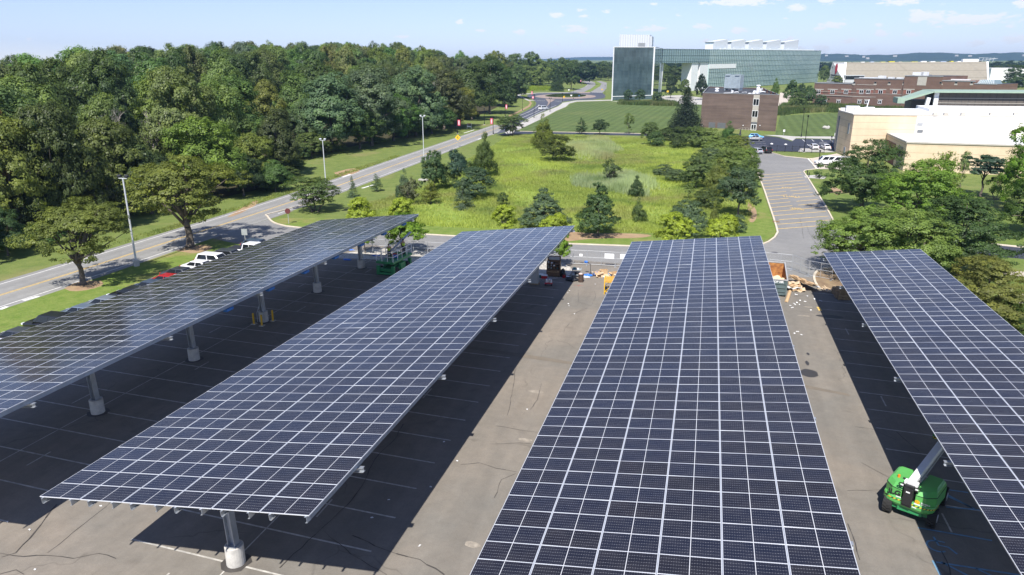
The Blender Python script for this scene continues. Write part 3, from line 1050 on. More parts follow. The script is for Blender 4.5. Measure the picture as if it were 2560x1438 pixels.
def canopy(label, XL, yf, rows, cols, posts, blue=(), pof=-.65):
    wid = cols * CW
    ct, st = math.cos(TILT), math.sin(TILT)
    xc = XL + wid / 2 * ct
    zL = 4.96
    zc = zL + wid / 2 * st
    root = thing('solar_canopy', label, 'solar canopy', (xc, yf, 0), 0, 'solar canopies over the parking lot')
    P = lambda x, y, z: (x * ct - z * st, y, zc + x * st + z * ct)      # canopy plane -> local
    # panels
    r = random.Random(int(XL * 10))
    spots = [((i - (cols - 1) / 2) * CW, (j + .5) * CL) for j in range(rows) for i in range(cols)]

    def vis(s):
        w = P(s[0], s[1], 0)
        x, y, z = pj((w[0] + xc, w[1] + yf, w[2]))
        return z + (0 if -40 < x < 2600 and y < 1480 else 1000)
    order = sorted(range(len(spots)), key=lambda k: vis(spots[k]))
    near = set(order[:100])
    Vs, Qs, Ms, Us, Ts = [], [], [], [], []
    n = 0
    for k, (x, y) in enumerate(spots):
        ax, ay = r.gauss(0, .004), r.gauss(0, .0035)
        if k in near:
            o = bpy.data.objects.new('solar_panel', panel_me)
            COL.objects.link(o)
            o.parent = root
            o.location = P(x, y, 0)
            o.rotation_euler = (ax, -TILT + ay, 0)
        else:
            V = pV.copy()
            V[:, 2] += V[:, 1] * ax - V[:, 0] * ay
            X = (V[:, 0] + x) * ct - V[:, 2] * st
            Zz = zc + (V[:, 0] + x) * st + V[:, 2] * ct
            Vs.append(np.stack([X, V[:, 1] + y, Zz], 1))
            Qs.append(pQ + n)
            n += len(V)
            Ms.append(pM)
            Us.append(pU)
            Ts.append(np.full(len(pQ), r.random()))
    me = mesh_np('solar_panel_field', np.concatenate(Vs), np.concatenate(Qs), [m_cell, m_frame], np.concatenate(Ms), uv=np.concatenate(Us), attrs={'tint': np.concatenate(Ts)})
    o = bpy.data.objects.new('solar_panel_field', me)
    COL.objects.link(o)
    o.parent = root
    o["kind"] = "stuff"
    # purlins, C section, two per panel column
    L = rows * CL
    for i in range(cols):
        for k in (-1, 1):
            x = (i - (cols - 1) / 2) * CW + k * 0.62
            if i == 0 and k == -1:
                x = -wid / 2 + 0.14
            if i == cols - 1 and k == 1:
                x = wid / 2 - 0.10
            mb = MB()
            for (x0, x1, z0, z1) in ((-.006, .006, -.29, -.04), (-.006, .085, -.29, -.278), (-.006, .085, -.052, -.04)):
                if k == 1:
                    x0, x1 = -x1, -x0
                a = [P(x + x0, -.06, z0), P(x + x1, -.06, z0), P(x + x1, -.06, z1), P(x + x0, -.06, z1)]
                b = [(q[0], L + .06, q[2]) for q in a]
                mb.loft([a, b])
            mb.build('purlin', m_fascia if (i == cols - 1 and k == 1) else steel, root)
    # rails along the panel joints
    mb = MB()
    for i in range(1, cols):
        x = (i - cols / 2) * CW
        a = [P(x - .02, 0.02, -.036), P(x + .02, 0.02, -.036), P(x + .02, 0.02, -.012), P(x - .02, 0.02, -.012)]
        mb.loft([a, [(q[0], L - .02, q[2]) for q in a]])
    mb.build('joint_rail', steel, root)
    hw = wid / 2 + 0.14
    for yp in posts:
        y = yp - yf
        mb = MB()
        for (y0, y1, z0, z1) in ((-.10, .10, -.315, -.295), (-.10, .10, -.66, -.64), (-.008, .008, -.64, -.315)):
            s = [P(-hw, y + y0, z0 * .55 - .13 if z0 < -.4 else z0), P(-hw, y + y1, z0 * .55 - .13 if z0 < -.4 else z0), P(-hw, y + y1, z1 * .55 - .13 if z1 < -.4 else z1), P(-hw, y + y0, z1 * .55 - .13 if z1 < -.4 else z1)]
            m_ = [P(0, y + y0, z0), P(0, y + y1, z0), P(0, y + y1, z1), P(0, y + y0, z1)]
            e = [P(hw, y + y0, z0 * .55 - .13 if z0 < -.4 else z0), P(hw, y + y1, z0 * .55 - .13 if z0 < -.4 else z0), P(hw, y + y1, z1 * .55 - .13 if z1 < -.4 else z1), P(hw, y + y0, z1 * .55 - .13 if z1 < -.4 else z1)]
            mb.loft([s, m_, e])
        mb.build('girder', steel, root)
        # post: H column leaning square to the canopy, on a round concrete footing
        tp = Vector(P(0, y, -.66))
        tp = Vector(P(pof, y, -.64))
        d = Vector((-.045, 0, 1)).normalized()
        k = (tp.z - 1.0) / d.z
        FEET.append((bs_x(tp, d, k) + xc, yp))
        bs = tp - d * k
        mb = MB()
        for (dx, dy, w, h) in ((-.17, 0, .03, .36), (.17, 0, .03, .36), (0, 0, .31, .025)):
            mb.loft([[(q.x + dx + sx * w / 2, q.y + dy + sy * h / 2, q.z) for sx, sy in ((-1, -1), (1, -1), (1, 1), (-1, 1))] for q in (bs, tp)])
        mb.box((bs.x, bs.y, 1.0 + .012), (.56, .56, .024))
        po = mb.build('post', steel, root)
        fb = MB()
        fb.tube((bs.x, bs.y, -0.02), (bs.x, bs.y, 0.99), .42, .42, 24)
        fb.build('footing', m_foot, po, bevel=0.03)
        if 50 < yp < 53:
            cd = MB()
            for dx in (-.08, .08):
                cd.path([Vector((bs.x + dx * 4.4, bs.y - .42, .05)), Vector((bs.x + dx * 4.4, bs.y - .42, .9)), Vector((bs.x + dx, bs.y - .24, 1.7)), Vector((tp.x + dx, tp.y - .24, tp.z))], [.03] * 4, 8)
            cd.build('conduit', steel, po)
    for yb in blue:
        mb = MB()
        q = P(wid / 2 - .25, yb - yf, -.42)
        mb.box(q, (.34, .75, .20), mi=0)
        mb.box((q[0], q[1], q[2] + .16), (.05, .05, .16))
        mb.build('wrapped_fixture', m_wrap, root, bevel=0.05)
    return root


POSTS = [23.0 + 9.55 * i for i in range(6)]
canopy('dark reflecting canopy nearest the road, seen at the flattest angle with its fascia edge', -43.55, 17.7, 54, 6, [33.6, 43.0, 52.3, 61.7, 71.5, 24.1], [39.5 + 5.0 * i for i in range(7)])
canopy('second canopy from the road, its whole near end in view above one post', -25.30, 19.12, 51, 6, POSTS)
canopy('big canopy in the middle running off the bottom of the picture', -6.81, 16.05, 54, 6, POSTS)
canopy('narrow four panel canopy beside the right hand trees', 11.58, 15.18, 55, 4, POSTS[1:], pof=.5)
# dark damp rings round the footings
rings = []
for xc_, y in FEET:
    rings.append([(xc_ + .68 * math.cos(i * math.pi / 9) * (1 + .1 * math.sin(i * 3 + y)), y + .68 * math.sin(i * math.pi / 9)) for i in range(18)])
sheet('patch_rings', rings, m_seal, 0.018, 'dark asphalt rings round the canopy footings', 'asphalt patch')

# ================================================================ VEGETATION
def leaf_mat(name, trans=0.28, sc=0.35, gloss=0.45, straw=False):
    a = NT(name)
    a.t.nodes.remove(a.b)
    oi = a.n('ShaderNodeObjectInfo')
    at = a.n('ShaderNodeAttribute', attribute_name='tint')
    n = a.noise(a.co(), sc, 3, 0.6)
    f = a.math('ADD', a.rng(at.outputs['Fac'], 0, 1, 0.72, 1.26), a.rng(n, 0.3, 0.7, -0.12, 0.12))
    c = tinted(a, oi.outputs['Color'], f)
    warm = a.mix(1.0, c, (1.12, 1.05, 0.72, 1), 'MULTIPLY')
    c = a.mix(a.rng(at.outputs['Fac'], 0.55, 1.0, 0, 0.7), c, warm)
    if straw:
        n2 = a.noise(a.co(), 0.055, 6, 0.65, 0.8)
        c = a.mix(a.rng(n2, 0.50, 0.66, 0, 0.75), c, (0.30, 0.27, 0.13, 1))
        n3 = a.noise(a.co('Object', (1, 1.7, 1)), 0.09, 5, 0.6, 0.5)
        c = a.mix(a.rng(n3, 0.52, 0.66, 0, 0.65), c, (0.13, 0.21, 0.05, 1))
    d = a.n('ShaderNodeBsdfDiffuse')
    a.l(c, d.inputs[0])
    t = a.n('ShaderNodeBsdfTranslucent')
    a.l(a.mix(1.0, c, (1.25, 1.25, 0.6, 1), 'MULTIPLY'), t.inputs[0])
    gl = a.n('ShaderNodeBsdfGlossy')
    gl.inputs['Roughness'].default_value = gloss
    gl.inputs['Color'].default_value = (1, 1, 1, 1)
    m1 = a.n('ShaderNodeMixShader')
    m1.inputs[0].default_value = trans
    a.l(d.outputs[0], m1.inputs[1])
    a.l(t.outputs[0], m1.inputs[2])
    m2 = a.n('ShaderNodeMixShader')
    m2.inputs[0].default_value = 0.012
    a.l(m1.outputs[0], m2.inputs[1])
    a.l(gl.outputs[0], m2.inputs[2])
    a.l(m2.outputs[0], a.out.inputs[0])
    return a.m


m_leaf = leaf_mat('foliage', 0.42)
m_blade = leaf_mat('grass_blades', 0.35, 0.035, 0.6, straw=True)


def bark_mat():
    a = NT('bark')
    v = a.co('Object', (1, 1, .25))
    n = a.noise(v, 7, 5, .7)
    return a.fin(a.mix(a.rng(n, .3, .7), (0.07, 0.055, 0.042, 1), (0.20, 0.17, 0.14, 1)), 0.95)


m_bark = bark_mat()
m_dead = M('dead_wood', (0.36, 0.32, 0.29), .9, 0, .2, 3)


def quads(C, N, size, rng, asp=0.62):
    n = len(C)
    N = N / (np.linalg.norm(N, axis=1, keepdims=True) + 1e-9)
    r = rng.normal(size=(n, 3))
    t = np.cross(N, r)
    t /= np.linalg.norm(t, axis=1, keepdims=True) + 1e-9
    b = np.cross(N, t)
    s = (size * rng.uniform(.65, 1.35, n))[:, None] if np.isscalar(size) else (size * rng.uniform(.7, 1.3, n))[:, None]
    t, b = t * s * .5, b * s * .5 * asp
    V = np.stack([C - t, C - b, C + t, C + b], 1).reshape(-1, 3)
    return V, np.arange(4 * n).reshape(-1, 4)


def sph(rng, n):
    d = rng.normal(size=(n, 3))
    return d / np.linalg.norm(d, axis=1, keepdims=True)


def broad(seed, n=9000, leaf=.032, nl=14, ncl=150, cb=.18, shape='round', rc=.085, up=.35, flat=.75):
    """crown in a unit box (width 1, height 1): lobes on an envelope, leaf clumps on the lobes"""
    rng = np.random.default_rng(seed)
    z0 = cb
    L = []
    for i in range(nl):
        h = rng.uniform(0, 1)
        if shape == 'round':
            w = math.sqrt(max(0.02, 1 - (2 * h - .85) ** 2 / 1.4)) * .36
        elif shape == 'pyr':
            w = (1 - h) ** .75 * .40 + .02
        elif shape == 'vase':
            w = .12 + .30 * min(1, h * 1.6) * (1 if h < .75 else (1 - h) * 2.4 + .35)
        elif shape == 'col':
            w = .30 * (1 - abs(h - .35) * .9)
        else:
            w = .38 * math.sqrt(max(.05, 1 - h * h * .8))
        a = rng.uniform(0, 2 * math.pi) + i * 2.4
        r = rng.uniform(.12, .19) * (1.15 if h < .6 else .95) * (1.0 if shape != 'pyr' else (1 - h * .6)) * (1.2 if shape == 'dome' else 1)
        q = w * rng.uniform(.55, 1.0) if i > 2 else w * .25
        L.append((q * math.cos(a), q * math.sin(a), z0 + r * .7 + h * (1 - z0 - 1.5 * r), r))
    L.append((0, 0, z0 + (1 - z0) * .5, .26))
    L = np.array(L)
    pr = L[:, 3] ** 2
    idx = rng.choice(len(L), ncl * 3, p=pr / pr.sum())
    d = sph(rng, ncl * 3)
    d[:, 2] = np.where(d[:, 2] < -.35, -d[:, 2], d[:, 2])
    cc = L[idx, :3] + d * L[idx, 3:4] * rng.uniform(.75, 1.05, (ncl * 3, 1)) * np.array([1.15, 1.15, .9])
    keep = np.ones(len(cc), bool)
    for l in L:
        keep &= ~((np.linalg.norm(cc - l[:3], axis=1) < l[3] * .62))
    cc, d = cc[keep][:ncl], d[keep][:ncl]
    m = len(cc)
    ti = rng.uniform(0.1, .95, m)
    rad_ = rc * rng.uniform(.6, 1.3, m)
    ci = rng.integers(0, m, n)
    ld = sph(rng, n)
    u = rng.uniform(.25, 1, n) ** .55
    pos = cc[ci] + ld * (rad_[ci] * u)[:, None] * np.array([1.1, 1.1, flat])
    ctr = np.array([0, 0, z0 + (1 - z0) * .45])
    out = pos - ctr
    out /= np.linalg.norm(out, axis=1, keepdims=True) + 1e-6
    N = ld * .7 + out * .55 + d[ci] * .3 + np.array([0, 0, up]) + rng.normal(size=(n, 3)) * .26
    V, Q = quads(pos, N, leaf, rng)
    t = np.clip(ti[ci] + rng.normal(0, .14, n), 0, 1)
    return V, Q, t, cc


def conifer(seed, n=8000, leaf=.03, levels=22, p=.9, droop=.10, cb=.06, nb=11, jit=.02, width=.5, asp=.4, gap=1.0):
    rng = np.random.default_rng(seed)
    P, N, Tt = [], [], []
    tot = 0
    br = []
    for k in range(levels):
        h = cb + (1 - cb) * (k + rng.uniform(-.3, .3)) / levels
        R = width * (1 - (h - cb) / (1 - cb)) ** p + .012
        m = max(4, int(nb * (0.35 + R / width)))
        for j in range(m):
            br.append((h, rng.uniform(0, 6.283), R * rng.uniform(.68, 1.06), rng.uniform(.1, .9)))
    w = np.array([b[2] for b in br]) + .02
    cnt = np.maximum(3, (n * w / w.sum()).astype(int))
    for (h, a, R, t), c in zip(br, cnt):
        s = rng.uniform(.12, 1, c) ** .75
        x = s * R * math.cos(a)
        y = s * R * math.sin(a)
        z = h - droop * s * s * R / width + rng.normal(0, jit, c)
        lat = rng.normal(0, .16 * R + .008, c) * s * gap
        P.append(np.stack([x - math.sin(a) * lat, y + math.cos(a) * lat, z], 1))
        N.append(np.stack([np.full(c, math.cos(a) * .5), np.full(c, math.sin(a) * .5), np.full(c, .9)], 1) + rng.normal(size=(c, 3)) * .4)
        Tt.append(np.clip(t + rng.normal(0, .15, c), 0, 1))
    P, N, Tt = np.concatenate(P), np.concatenate(N), np.concatenate(Tt)
    V, Q = quads(P, N, leaf, rng, asp)
    return V, Q, Tt, None


def trunk(seed, r=.022, h0=.25, clumps=None, forks=7, multi=1):
    rg = random.Random(seed)
    mb = MB()
    for s in range(multi):
        ox = .05 * math.cos(s * 2.3) * (multi > 1)
        oy = .05 * math.sin(s * 2.3) * (multi > 1)
        p = [(ox, oy, -.01)]
        rs = [r * 1.35]
        for k in range(1, 5):
            p.append((ox * (1 + k * .6) + rg.uniform(-.012, .012), oy * (1 + k * .6) + rg.uniform(-.012, .012), h0 * k / 4))
            rs.append(r * (1.05 - .07 * k))
        mb.path([Vector(q) for q in p], rs, 8)
        top = Vector(p[-1])
        mb.path([top, Vector((top.x * 1.1, top.y * 1.1, h0 + .28)), Vector((top.x, top.y, h0 + .5))], [rs[-1], r * .45, r * .15], 6)
        if clumps is not None and len(clumps):
            for _ in range(forks):
                c = Vector(clumps[rg.randrange(len(clumps))])
                m = top.lerp(c, .5) + Vector((rg.uniform(-.03, .03), rg.uniform(-.03, .03), rg.uniform(0, .05)))
                st = Vector((top.x, top.y, h0 * rg.uniform(.75, 1.25)))
                mb.path([st, m, c], [r * .5, r * .3, r * .08], 5)
    me_o = mb.build('trunk', m_bark, smooth=True)
    me = me_o.data
    bpy.data.objects.remove(me_o)
    return me


PROTO = {}


def proto(key, gen, tr):
    V, Q, t, cc = gen
    cm = mesh_np('crown_' + key, V, Q, [m_leaf], attrs={'tint': t})
    PROTO[key] = (cm, trunk(clumps=cc, **tr) if tr else None)


for i in range(7):
    proto('broad%d' % i, broad(10 + i, 26000, .0245, 24 + i % 3 * 4, 400, .04 + .03 * (i % 3), 'round', .058), dict(seed=i, r=.02, h0=.3))
for i in range(2):
    proto('tall%d' % i, broad(30 + i, 20000, .026, 22, 320, .08, 'col', .064), dict(seed=i, r=.018, h0=.35))
proto('zelk0', broad(41, 26000, .021, 30, 420, .26, 'vase', .056, .6, .5), dict(seed=4, r=.032, h0=.30, forks=16))
proto('zelk1', broad(42, 30000, .019, 34, 480, .22, 'vase', .052, .6, .5), dict(seed=5, r=.026, h0=.25, forks=18))
for i in range(3):
    proto('maple%d' % i, broad(50 + i, 34000, .020, 36, 520, .06, 'round', .052, .4, .62), dict(seed=8 + i, r=.024, h0=.26, forks=12))
for i in range(3):
    proto('young%d' % i, broad(60 + i, 9000, .042, 18, 170, .12, 'round', .07), dict(seed=12 + i, r=.018, h0=.3, forks=8))
for i in range(2):
    proto('pinoak%d' % i, broad(70 + i, 20000, .027, 44, 380, .04, 'pyr', .06, .35, .6), dict(seed=15 + i, r=.02, h0=.3, forks=8))
for i in range(2):
    proto('cedar%d' % i, broad(80 + i, 15000, .028, 34, 300, .02, 'pyr', .065, .2, 1.25), dict(seed=17, r=.02, h0=.2, forks=0))
for i in range(3):
    proto('shrub%d' % i, broad(90 + i, 15000, .031, 26, 320, .0, 'dome', .07), None)
for i in range(2):
    proto('spruce%d' % i, conifer(100 + i, 22000, .034, 26, .8, .14, .05, 14, .022), dict(seed=19, r=.016, h0=.4, forks=0))
proto('fir0', conifer(105, 5200, .042, 13, .85, .05, .04, 9, .02, .5, .42, .8), dict(seed=20, r=.016, h0=.4, forks=0))
proto('fir1', conifer(106, 4200, .044, 10, .8, -.06, .12, 8, .02, .5, .42, .7), dict(seed=21, r=.02, h0=.4, forks=0))
proto('sparse0', broad(110, 2400, .045, 14, 80, .08, 'col', .075), dict(seed=23, r=.012, h0=.3, forks=9))
proto('sparse1', broad(111, 3000, .045, 14, 90, .05, 'round', .075), dict(seed=24, r=.014, h0=.2, forks=12, multi=3))
proto('multi0', broad(112, 16000, .027, 26, 320, .16, 'vase', .062, .5, .6), dict(seed=25, r=.014, h0=.24, forks=7, multi=4))
proto('pine0', broad(115, 6500, .036, 9, 60, .45, 'vase', .085, .7, .35), dict(seed=27, r=.02, h0=.5, forks=8))
proto('ginkgo0', conifer(120, 6000, .034, 14, .45, -.34, .22, 7, .022, .42, .6, .45), dict(seed=28, r=.02, h0=.5, forks=0))
proto('ball0', broad(125, 15000, .028, 26, 300, .20, 'round', .062), dict(seed=29, r=.022, h0=.34, forks=10))


def snag_mesh():
    rg = random.Random(5)
    mb = MB()

    def grow(p, d, L, r, n):
        q = p + d * L
        mb.tube(p, q, r, r * .6, 5, caps=False)
        if n:
            for _ in range(3):
                e = (d + Vector((rg.uniform(-.7, .7), rg.uniform(-.7, .7), rg.uniform(-.1, .5)))).normalized()
                grow(p + d * L * rg.uniform(.5, 1), e, L * .68, r * .55, n - 1)
    grow(Vector((0, 0, 0)), Vector((0, 0, 1)), .4, .018, 5)
    o = mb.build('bare_branches', m_dead)
    me = o.data
    bpy.data.objects.remove(o)
    return me


SNAG = snag_mesh()

C_DARK, C_MID, C_LIGHT = (.050, .074, .028), (.072, .106, .036), (.108, .148, .046)
C_OLIVE, C_YG, C_BLUE = (.112, .136, .036), (.19, .24, .032), (.072, .108, .060)
C_GREY, C_BRIGHT, C_BRONZE = (.082, .115, .060), (.085, .160, .028), (.135, .098, .035)


def tree(key, loc, w, h, col, label, cat='tree', group=None, name='tree', rz=None, tilt=0):
    o = thing(name, label, cat, loc, rnd.uniform(0, 6.28) if rz is None else rz, group)
    o.scale = (w, w, h)
    cm, tm = PROTO[key]
    c = bpy.data.objects.new('crown' if tm else 'foliage', cm)
    COL.objects.link(c)
    c.parent = o
    c.color = (*[v * 1.64 for v in col], 1)
    if tm:
        t = bpy.data.objects.new('trunk', tm)
        COL.objects.link(t)
        t.parent = o
    return o


def ptree(key, bx, by, top, wpx, col, label, **k):
    """tree standing on the ground seen at pixel (bx, by), with its top at row `top` and a crown `wpx` wide"""
    b = G(bx, by)
    h = ztop(b, top) - b.z
    w = wpx * pj(b)[2] / F
    k.setdefault('name', 'shrub' if k.get('cat') == 'shrub' else 'tree')
    return tree(key, b, w * 1.05, h * 1.02, col, label, **k)


ZG = 'two umbrella shaped street trees beside the road'
ptree('zelk1', 208, 712, 496, 236, (.098, .120, .032), 'smaller olive street tree beside the road, left of the near light pole', rz=1.0)
ptree('zelk0', 475, 618, 392, 262, (.108, .128, .032), 'larger spreading olive street tree right of the near light pole', rz=2.2)
ptree('multi0', 787, 530, 445, 128, C_MID, 'low spreading dark shrub-like tree beside the road junction')
ptree('fir0', 882, 493, 438, 33, C_BLUE, 'small dark cone shaped conifer beside the road, left of two', name='conifer')
ptree('fir1', 942, 479, 432, 38, C_BLUE, 'small open conifer with upswept branches beside the road', name='conifer')
ptree('young0', 903, 585, 497, 86, C_YG, 'bright yellow green young tree over the far left corner of the first canopy')
ptree('young1', 1008, 590, 497, 78, C_YG, 'bright yellow green young tree behind the far right corner of the first canopy')
ptree('young2', 1004, 636, 530, 116, (.10, .17, .022), 'young green tree on the gravel behind the scissor lift')
ptree('young0', 913, 633, 560, 60, (.10, .17, .022), 'thin young tree beside the end post of the first canopy')
ptree('young1', 1261, 592, 514, 74, C_YG, 'yellow green young tree behind the left half of the second canopy')
ptree('young2', 1384, 592, 528, 68, C_YG, 'yellow green young tree in front of the dark oak behind the second canopy')
ptree('young0', 1399, 668, 577, 62, (.10, .17, .022), 'young green tree on the gravel behind the open tool chest')
ptree('young1', 1680, 626, 536, 110, C_YG, 'yellow green young tree behind the middle of the third canopy')
ptree('young2', 1797, 622, 530, 84, C_YG, 'yellow green young tree behind the right part of the third canopy')
ptree('pinoak0', 1360, 574, 470, 114, C_BLUE, 'broad dark oak with layered branches at the meadow front, left of two')
ptree('pinoak1', 1495, 590, 455, 110, (.050, .085, .034), 'tall pyramid shaped oak at the meadow front with bare earth below')
ptree('cedar1', 1595, 557, 496, 42, C_MID, 'small cone shaped evergreen alone in the grass right of the tall oak', name='conifer')
ptree('shrub0', 1716, 592, 497, 96, C_BLUE, 'large rounded grey green shrub behind the third canopy', cat='shrub')
ptree('cedar0', 1781, 596, 505, 34, C_OLIVE, 'thin olive cedar between the grey green shrub and the driveway oak', name='conifer')
ptree('shrub1', 1846, 582, 538, 34, C_BLUE, 'small dark shrub at the grass edge beside the driveway kerb', cat='shrub')
ptree('ball0', 1845, 544, 420, 112, (.056, .088, .046), 'dark round oak leaning over the grass beside the driveway')
MS = 'shrubs and saplings massed along the driveway side of the meadow'
for bx, by, tp, w, c, key, l in ((1795, 490, 398, 80, C_OLIVE, 'cedar0', 'olive feathery cedar left of the dark driveway oak'), (1740, 472, 386, 78, C_MID, 'broad1', 'mid green bushy tree in the meadow left of the olive cedar'),
                              (1820, 445, 372, 90, C_LIGHT, 'shrub1', 'light green bushes behind the olive cedar'), (1858, 432, 366, 70, (.10, .15, .035), 'shrub0', 'bright bush beside the parked silver hatchback'),
                              (1775, 425, 372, 80, C_GREY, 'shrub2', 'pale grey green bush in the middle of the shrub belt'), (1870, 470, 395, 60, C_MID, 'shrub1', 'mid green bush at the driveway kerb below the parked cars'),
                              (1800, 395, 345, 100, C_LIGHT, 'shrub0', 'light bush above the pale grey green bush'), (1840, 385, 340, 70, C_OLIVE, 'shrub2', 'olive bush right below the fence by the car park'),
                              (1700, 355, 318, 52, C_DARK, 'shrub1', 'dark bush below the big spruce'), (1668, 352, 318, 58, C_DARK, 'shrub0', 'dark leafy bush left below the big spruce'), (1625, 363, 306, 52, C_MID, 'broad2', 'small bushy tree at the far edge of the meadow'),
                              (1638, 368, 330, 40, (.06, .1, .04), 'shrub2', 'grey green bush in front of the small bushy tree'), (1735, 368, 318, 62, C_MID, 'shrub2', 'bush in front of the brick building left of the garage doors'),
                              (1770, 372, 322, 66, C_LIGHT, 'shrub1', 'light bush in front of the garage doors'), (1820, 368, 304, 52, (.055, .11, .03), 'cedar1', 'pointed bright green tree in front of the brick building'),
                              (1693, 372, 335, 40, C_DARK, 'shrub0', 'round dark bush at the head of the meadow'), (1765, 520, 470, 70, (.06, .085, .03), 'shrub0', 'rough undergrowth bush left of the dark driveway oak'), (1690, 455, 425, 60, C_GREY, 'shrub2', 'low pale bush in the open meadow'),
                              (1660, 440, 412, 50, C_GREY, 'shrub1', 'low grey green bush beyond the pale reeds'), (1720, 500, 460, 40, C_LIGHT, 'sparse0', 'thin sapling in the grass left of the shrub belt')):
    ptree(key, bx, by, tp, w, c, l, cat='shrub' if key.startswith('shrub') else 'tree', group=MS)
# clump at the road side of the meadow
for bx, by, tp, w, c, key, l in ((1012, 503, 424, 44, C_BLUE, 'cedar1', 'slim dark evergreen at the left end of the roadside clump'), (1028, 512, 440, 62, (.075, .085, .045), 'sparse1', 'thin greyish tree in front of the slim dark evergreen'),
                              (1086, 478, 379, 68, (.055, .095, .04), 'broad3', 'leafy mid green tree rising behind the clump, in front of the far light pole'), (1143, 468, 370, 64, (.035, .066, .046), 'tall0', 'dark bluish tree in the middle of the roadside clump'),
                              (1212, 442, 334, 66, (.060, .088, .026), 'cedar0', 'tallest cone shaped cedar of the roadside clump'), (1190, 498, 420, 92, (.046, .076, .042), 'shrub2', 'rounded dark bush at the foot of the tall cedar'),
                              (1077, 510, 444, 60, (.085, .098, .020), 'fir1', 'yellowish olive fir standing clear in the grass'), (1158, 522, 444, 64, (.075, .105, .065), 'fir0', 'pale silvery fir in front of the rounded dark bush'),
                              (1257, 515, 481, 34, C_MID, 'ball0', 'tiny round bush alone in the meadow grass'), (1115, 470, 405, 60, C_LIGHT, 'shrub0', 'light green thicket between the trees of the roadside clump'), (1175, 440, 395, 56, (.095, .135, .05), 'sparse1', 'pale thin tree left of the tall cedar')):
    ptree(key, bx, by, tp, w, c, l, name='conifer' if key[:3] in ('ced', 'fir') else 'tree', cat='shrub' if key.startswith('shrub') else 'tree', group='clump of trees at the road side of the meadow')
ptree('cedar1', 1358, 366, 286, 54, (.100, .125, .022), 'yellow green pointed cedar in the middle of the meadow', name='conifer')
ptree('shrub1', 1390, 404, 340, 84, (.058, .075, .020), 'wide dark juniper spreading below the pointed cedar', cat='shrub')
ptree('shrub2', 1348, 372, 332, 34, (.085, .105, .022), 'small olive juniper left of the pointed cedar', cat='shrub')
ptree('sparse1', 1527, 458, 392, 52, (.06, .088, .035), 'open straggly bush standing in the pale reeds')
ptree('cedar0', 1591, 494, 440, 42, (.048, .078, .032), 'dark narrow bush at the right end of the reeds', name='conifer')
ptree('fir1', 1453, 336, 292, 40, (.030, .055, .026), 'dark young pine on the lawn beside the narrow dark road', name='conifer')
ptree('ball0', 1499, 337, 299, 44, (.034, .058, .026), 'small round dark tree right of the young pine')
ptree('sparse0', 1572, 335, 283, 40, (.10, .14, .045), 'thin pale sapling on the striped lawn')
ptree('multi0', 1277, 340, 288, 74, (.062, .092, .034), 'multi stemmed tree where the narrow dark road meets the main road')
ptree('spruce0', 1712, 330, 220, 104, (.026, .040, .026), 'big dark spruce left of the brown brick building', name='spruce')
for x, y, t, w, l in ((1570, 258, 224, 26, 'small tree at the foot of the dark glass block, left of three'), (1599, 258, 224, 30, 'small tree at the foot of the dark glass block, middle of three'), (1645, 260, 230, 30, 'small tree at the right corner of the dark glass block')):
    ptree('ball0', x, y, t, w, (.045, .08, .04), l)
for x, y, t, w, k, c, l in ((1676, 246, 192, 30, 'broad4', (.03, .05, .026), 'dark round tree under the glass bridge'), (1711, 246, 200, 32, 'broad5', C_MID, 'lighter tree under the glass bridge, beside the white wall'), (1752, 250, 186, 36, 'tall1', (.02, .036, .022), 'dark tall tree against the white wall under the bridge'),
                          (1937, 240, 196, 22, 'cedar0', (.075, .125, .03), 'bright column shaped tree in front of the long glass wing'), (1976, 262, 198, 42, 'tall0', (.05, .088, .03), 'tallest column tree left of the long brick building'), (2002, 262, 210, 36, 'tall1', (.036, .064, .03), 'darker column tree beside the corner of the long brick building'),
                          (2022, 268, 212, 34, 'tall0', (.05, .088, .034), 'column tree right at the corner of the long brick building'), (1992, 272, 232, 40, 'shrub1', C_MID, 'leafy bush between the column trees'), (2052, 272, 238, 36, 'ball0', (.045, .08, .036), 'round bush in front of the long brick building')):
    ptree(k, x, y, t, w, c, l)
ptree('shrub0', 2215, 262, 236, 40, (.030, .050, .026), 'dark bush beside the wall of the long brick building, left of two', cat='shrub')
ptree('shrub1', 2248, 262, 242, 38, (.030, .050, .026), 'dark bush beside the wall of the long brick building, under the green eave', cat='shrub')
# trees right of the driveway
ptree('maple0', 2152, 532, 354, 200, (.052, .086, .030), 'large dark maple with forking trunk right of the driveway')
ptree('maple1', 2295, 575, 400, 225, (.10, .165, .030), 'bright green tree beside the large dark maple')
ptree('ginkgo0', 2340, 520, 388, 108, (.115, .165, .026), 'spiky light green tree with upswept branches in front of the cream building')
ptree('maple2', 2395, 690, 490, 248, (.046, .078, .028), 'large dark tree behind the far end of the narrow canopy')
ptree('maple1', 2145, 690, 518, 225, (.110, .165, .040), 'light green maple over the far left corner of the narrow canopy', rz=2.0)
ptree('maple0', 2262, 700, 528, 225, (.115, .165, .044), 'light green maple behind the middle of the narrow canopy', rz=3.0)
ptree('maple2', 2450, 830, 645, 232, (.115, .125, .036), 'bronze tinged tree along the right edge of the narrow canopy', rz=4.0)
ptree('maple1', 2540, 850, 748, 120, (.060, .092, .024), 'green tree at the right edge below the bronze tinged tree', rz=5.0)
ptree('pine0', 2450, 495, 388, 125, (.036, .066, .042), 'dark flat topped pine in front of the cream building', name='pine')
ptree('maple0', 2568, 535, 300, 170, (.092, .165, .022), 'tall bright green tree at the right edge of the picture', rz=1.2)
ptree('maple2', 2575, 590, 430, 150, (.050, .085, .022), 'darker tree at the right edge below the tall bright one', rz=.4)
ptree('sparse0', 2400, 470, 378, 44, (.10, .14, .05), 'thin sapling in front of the lower cream wall')
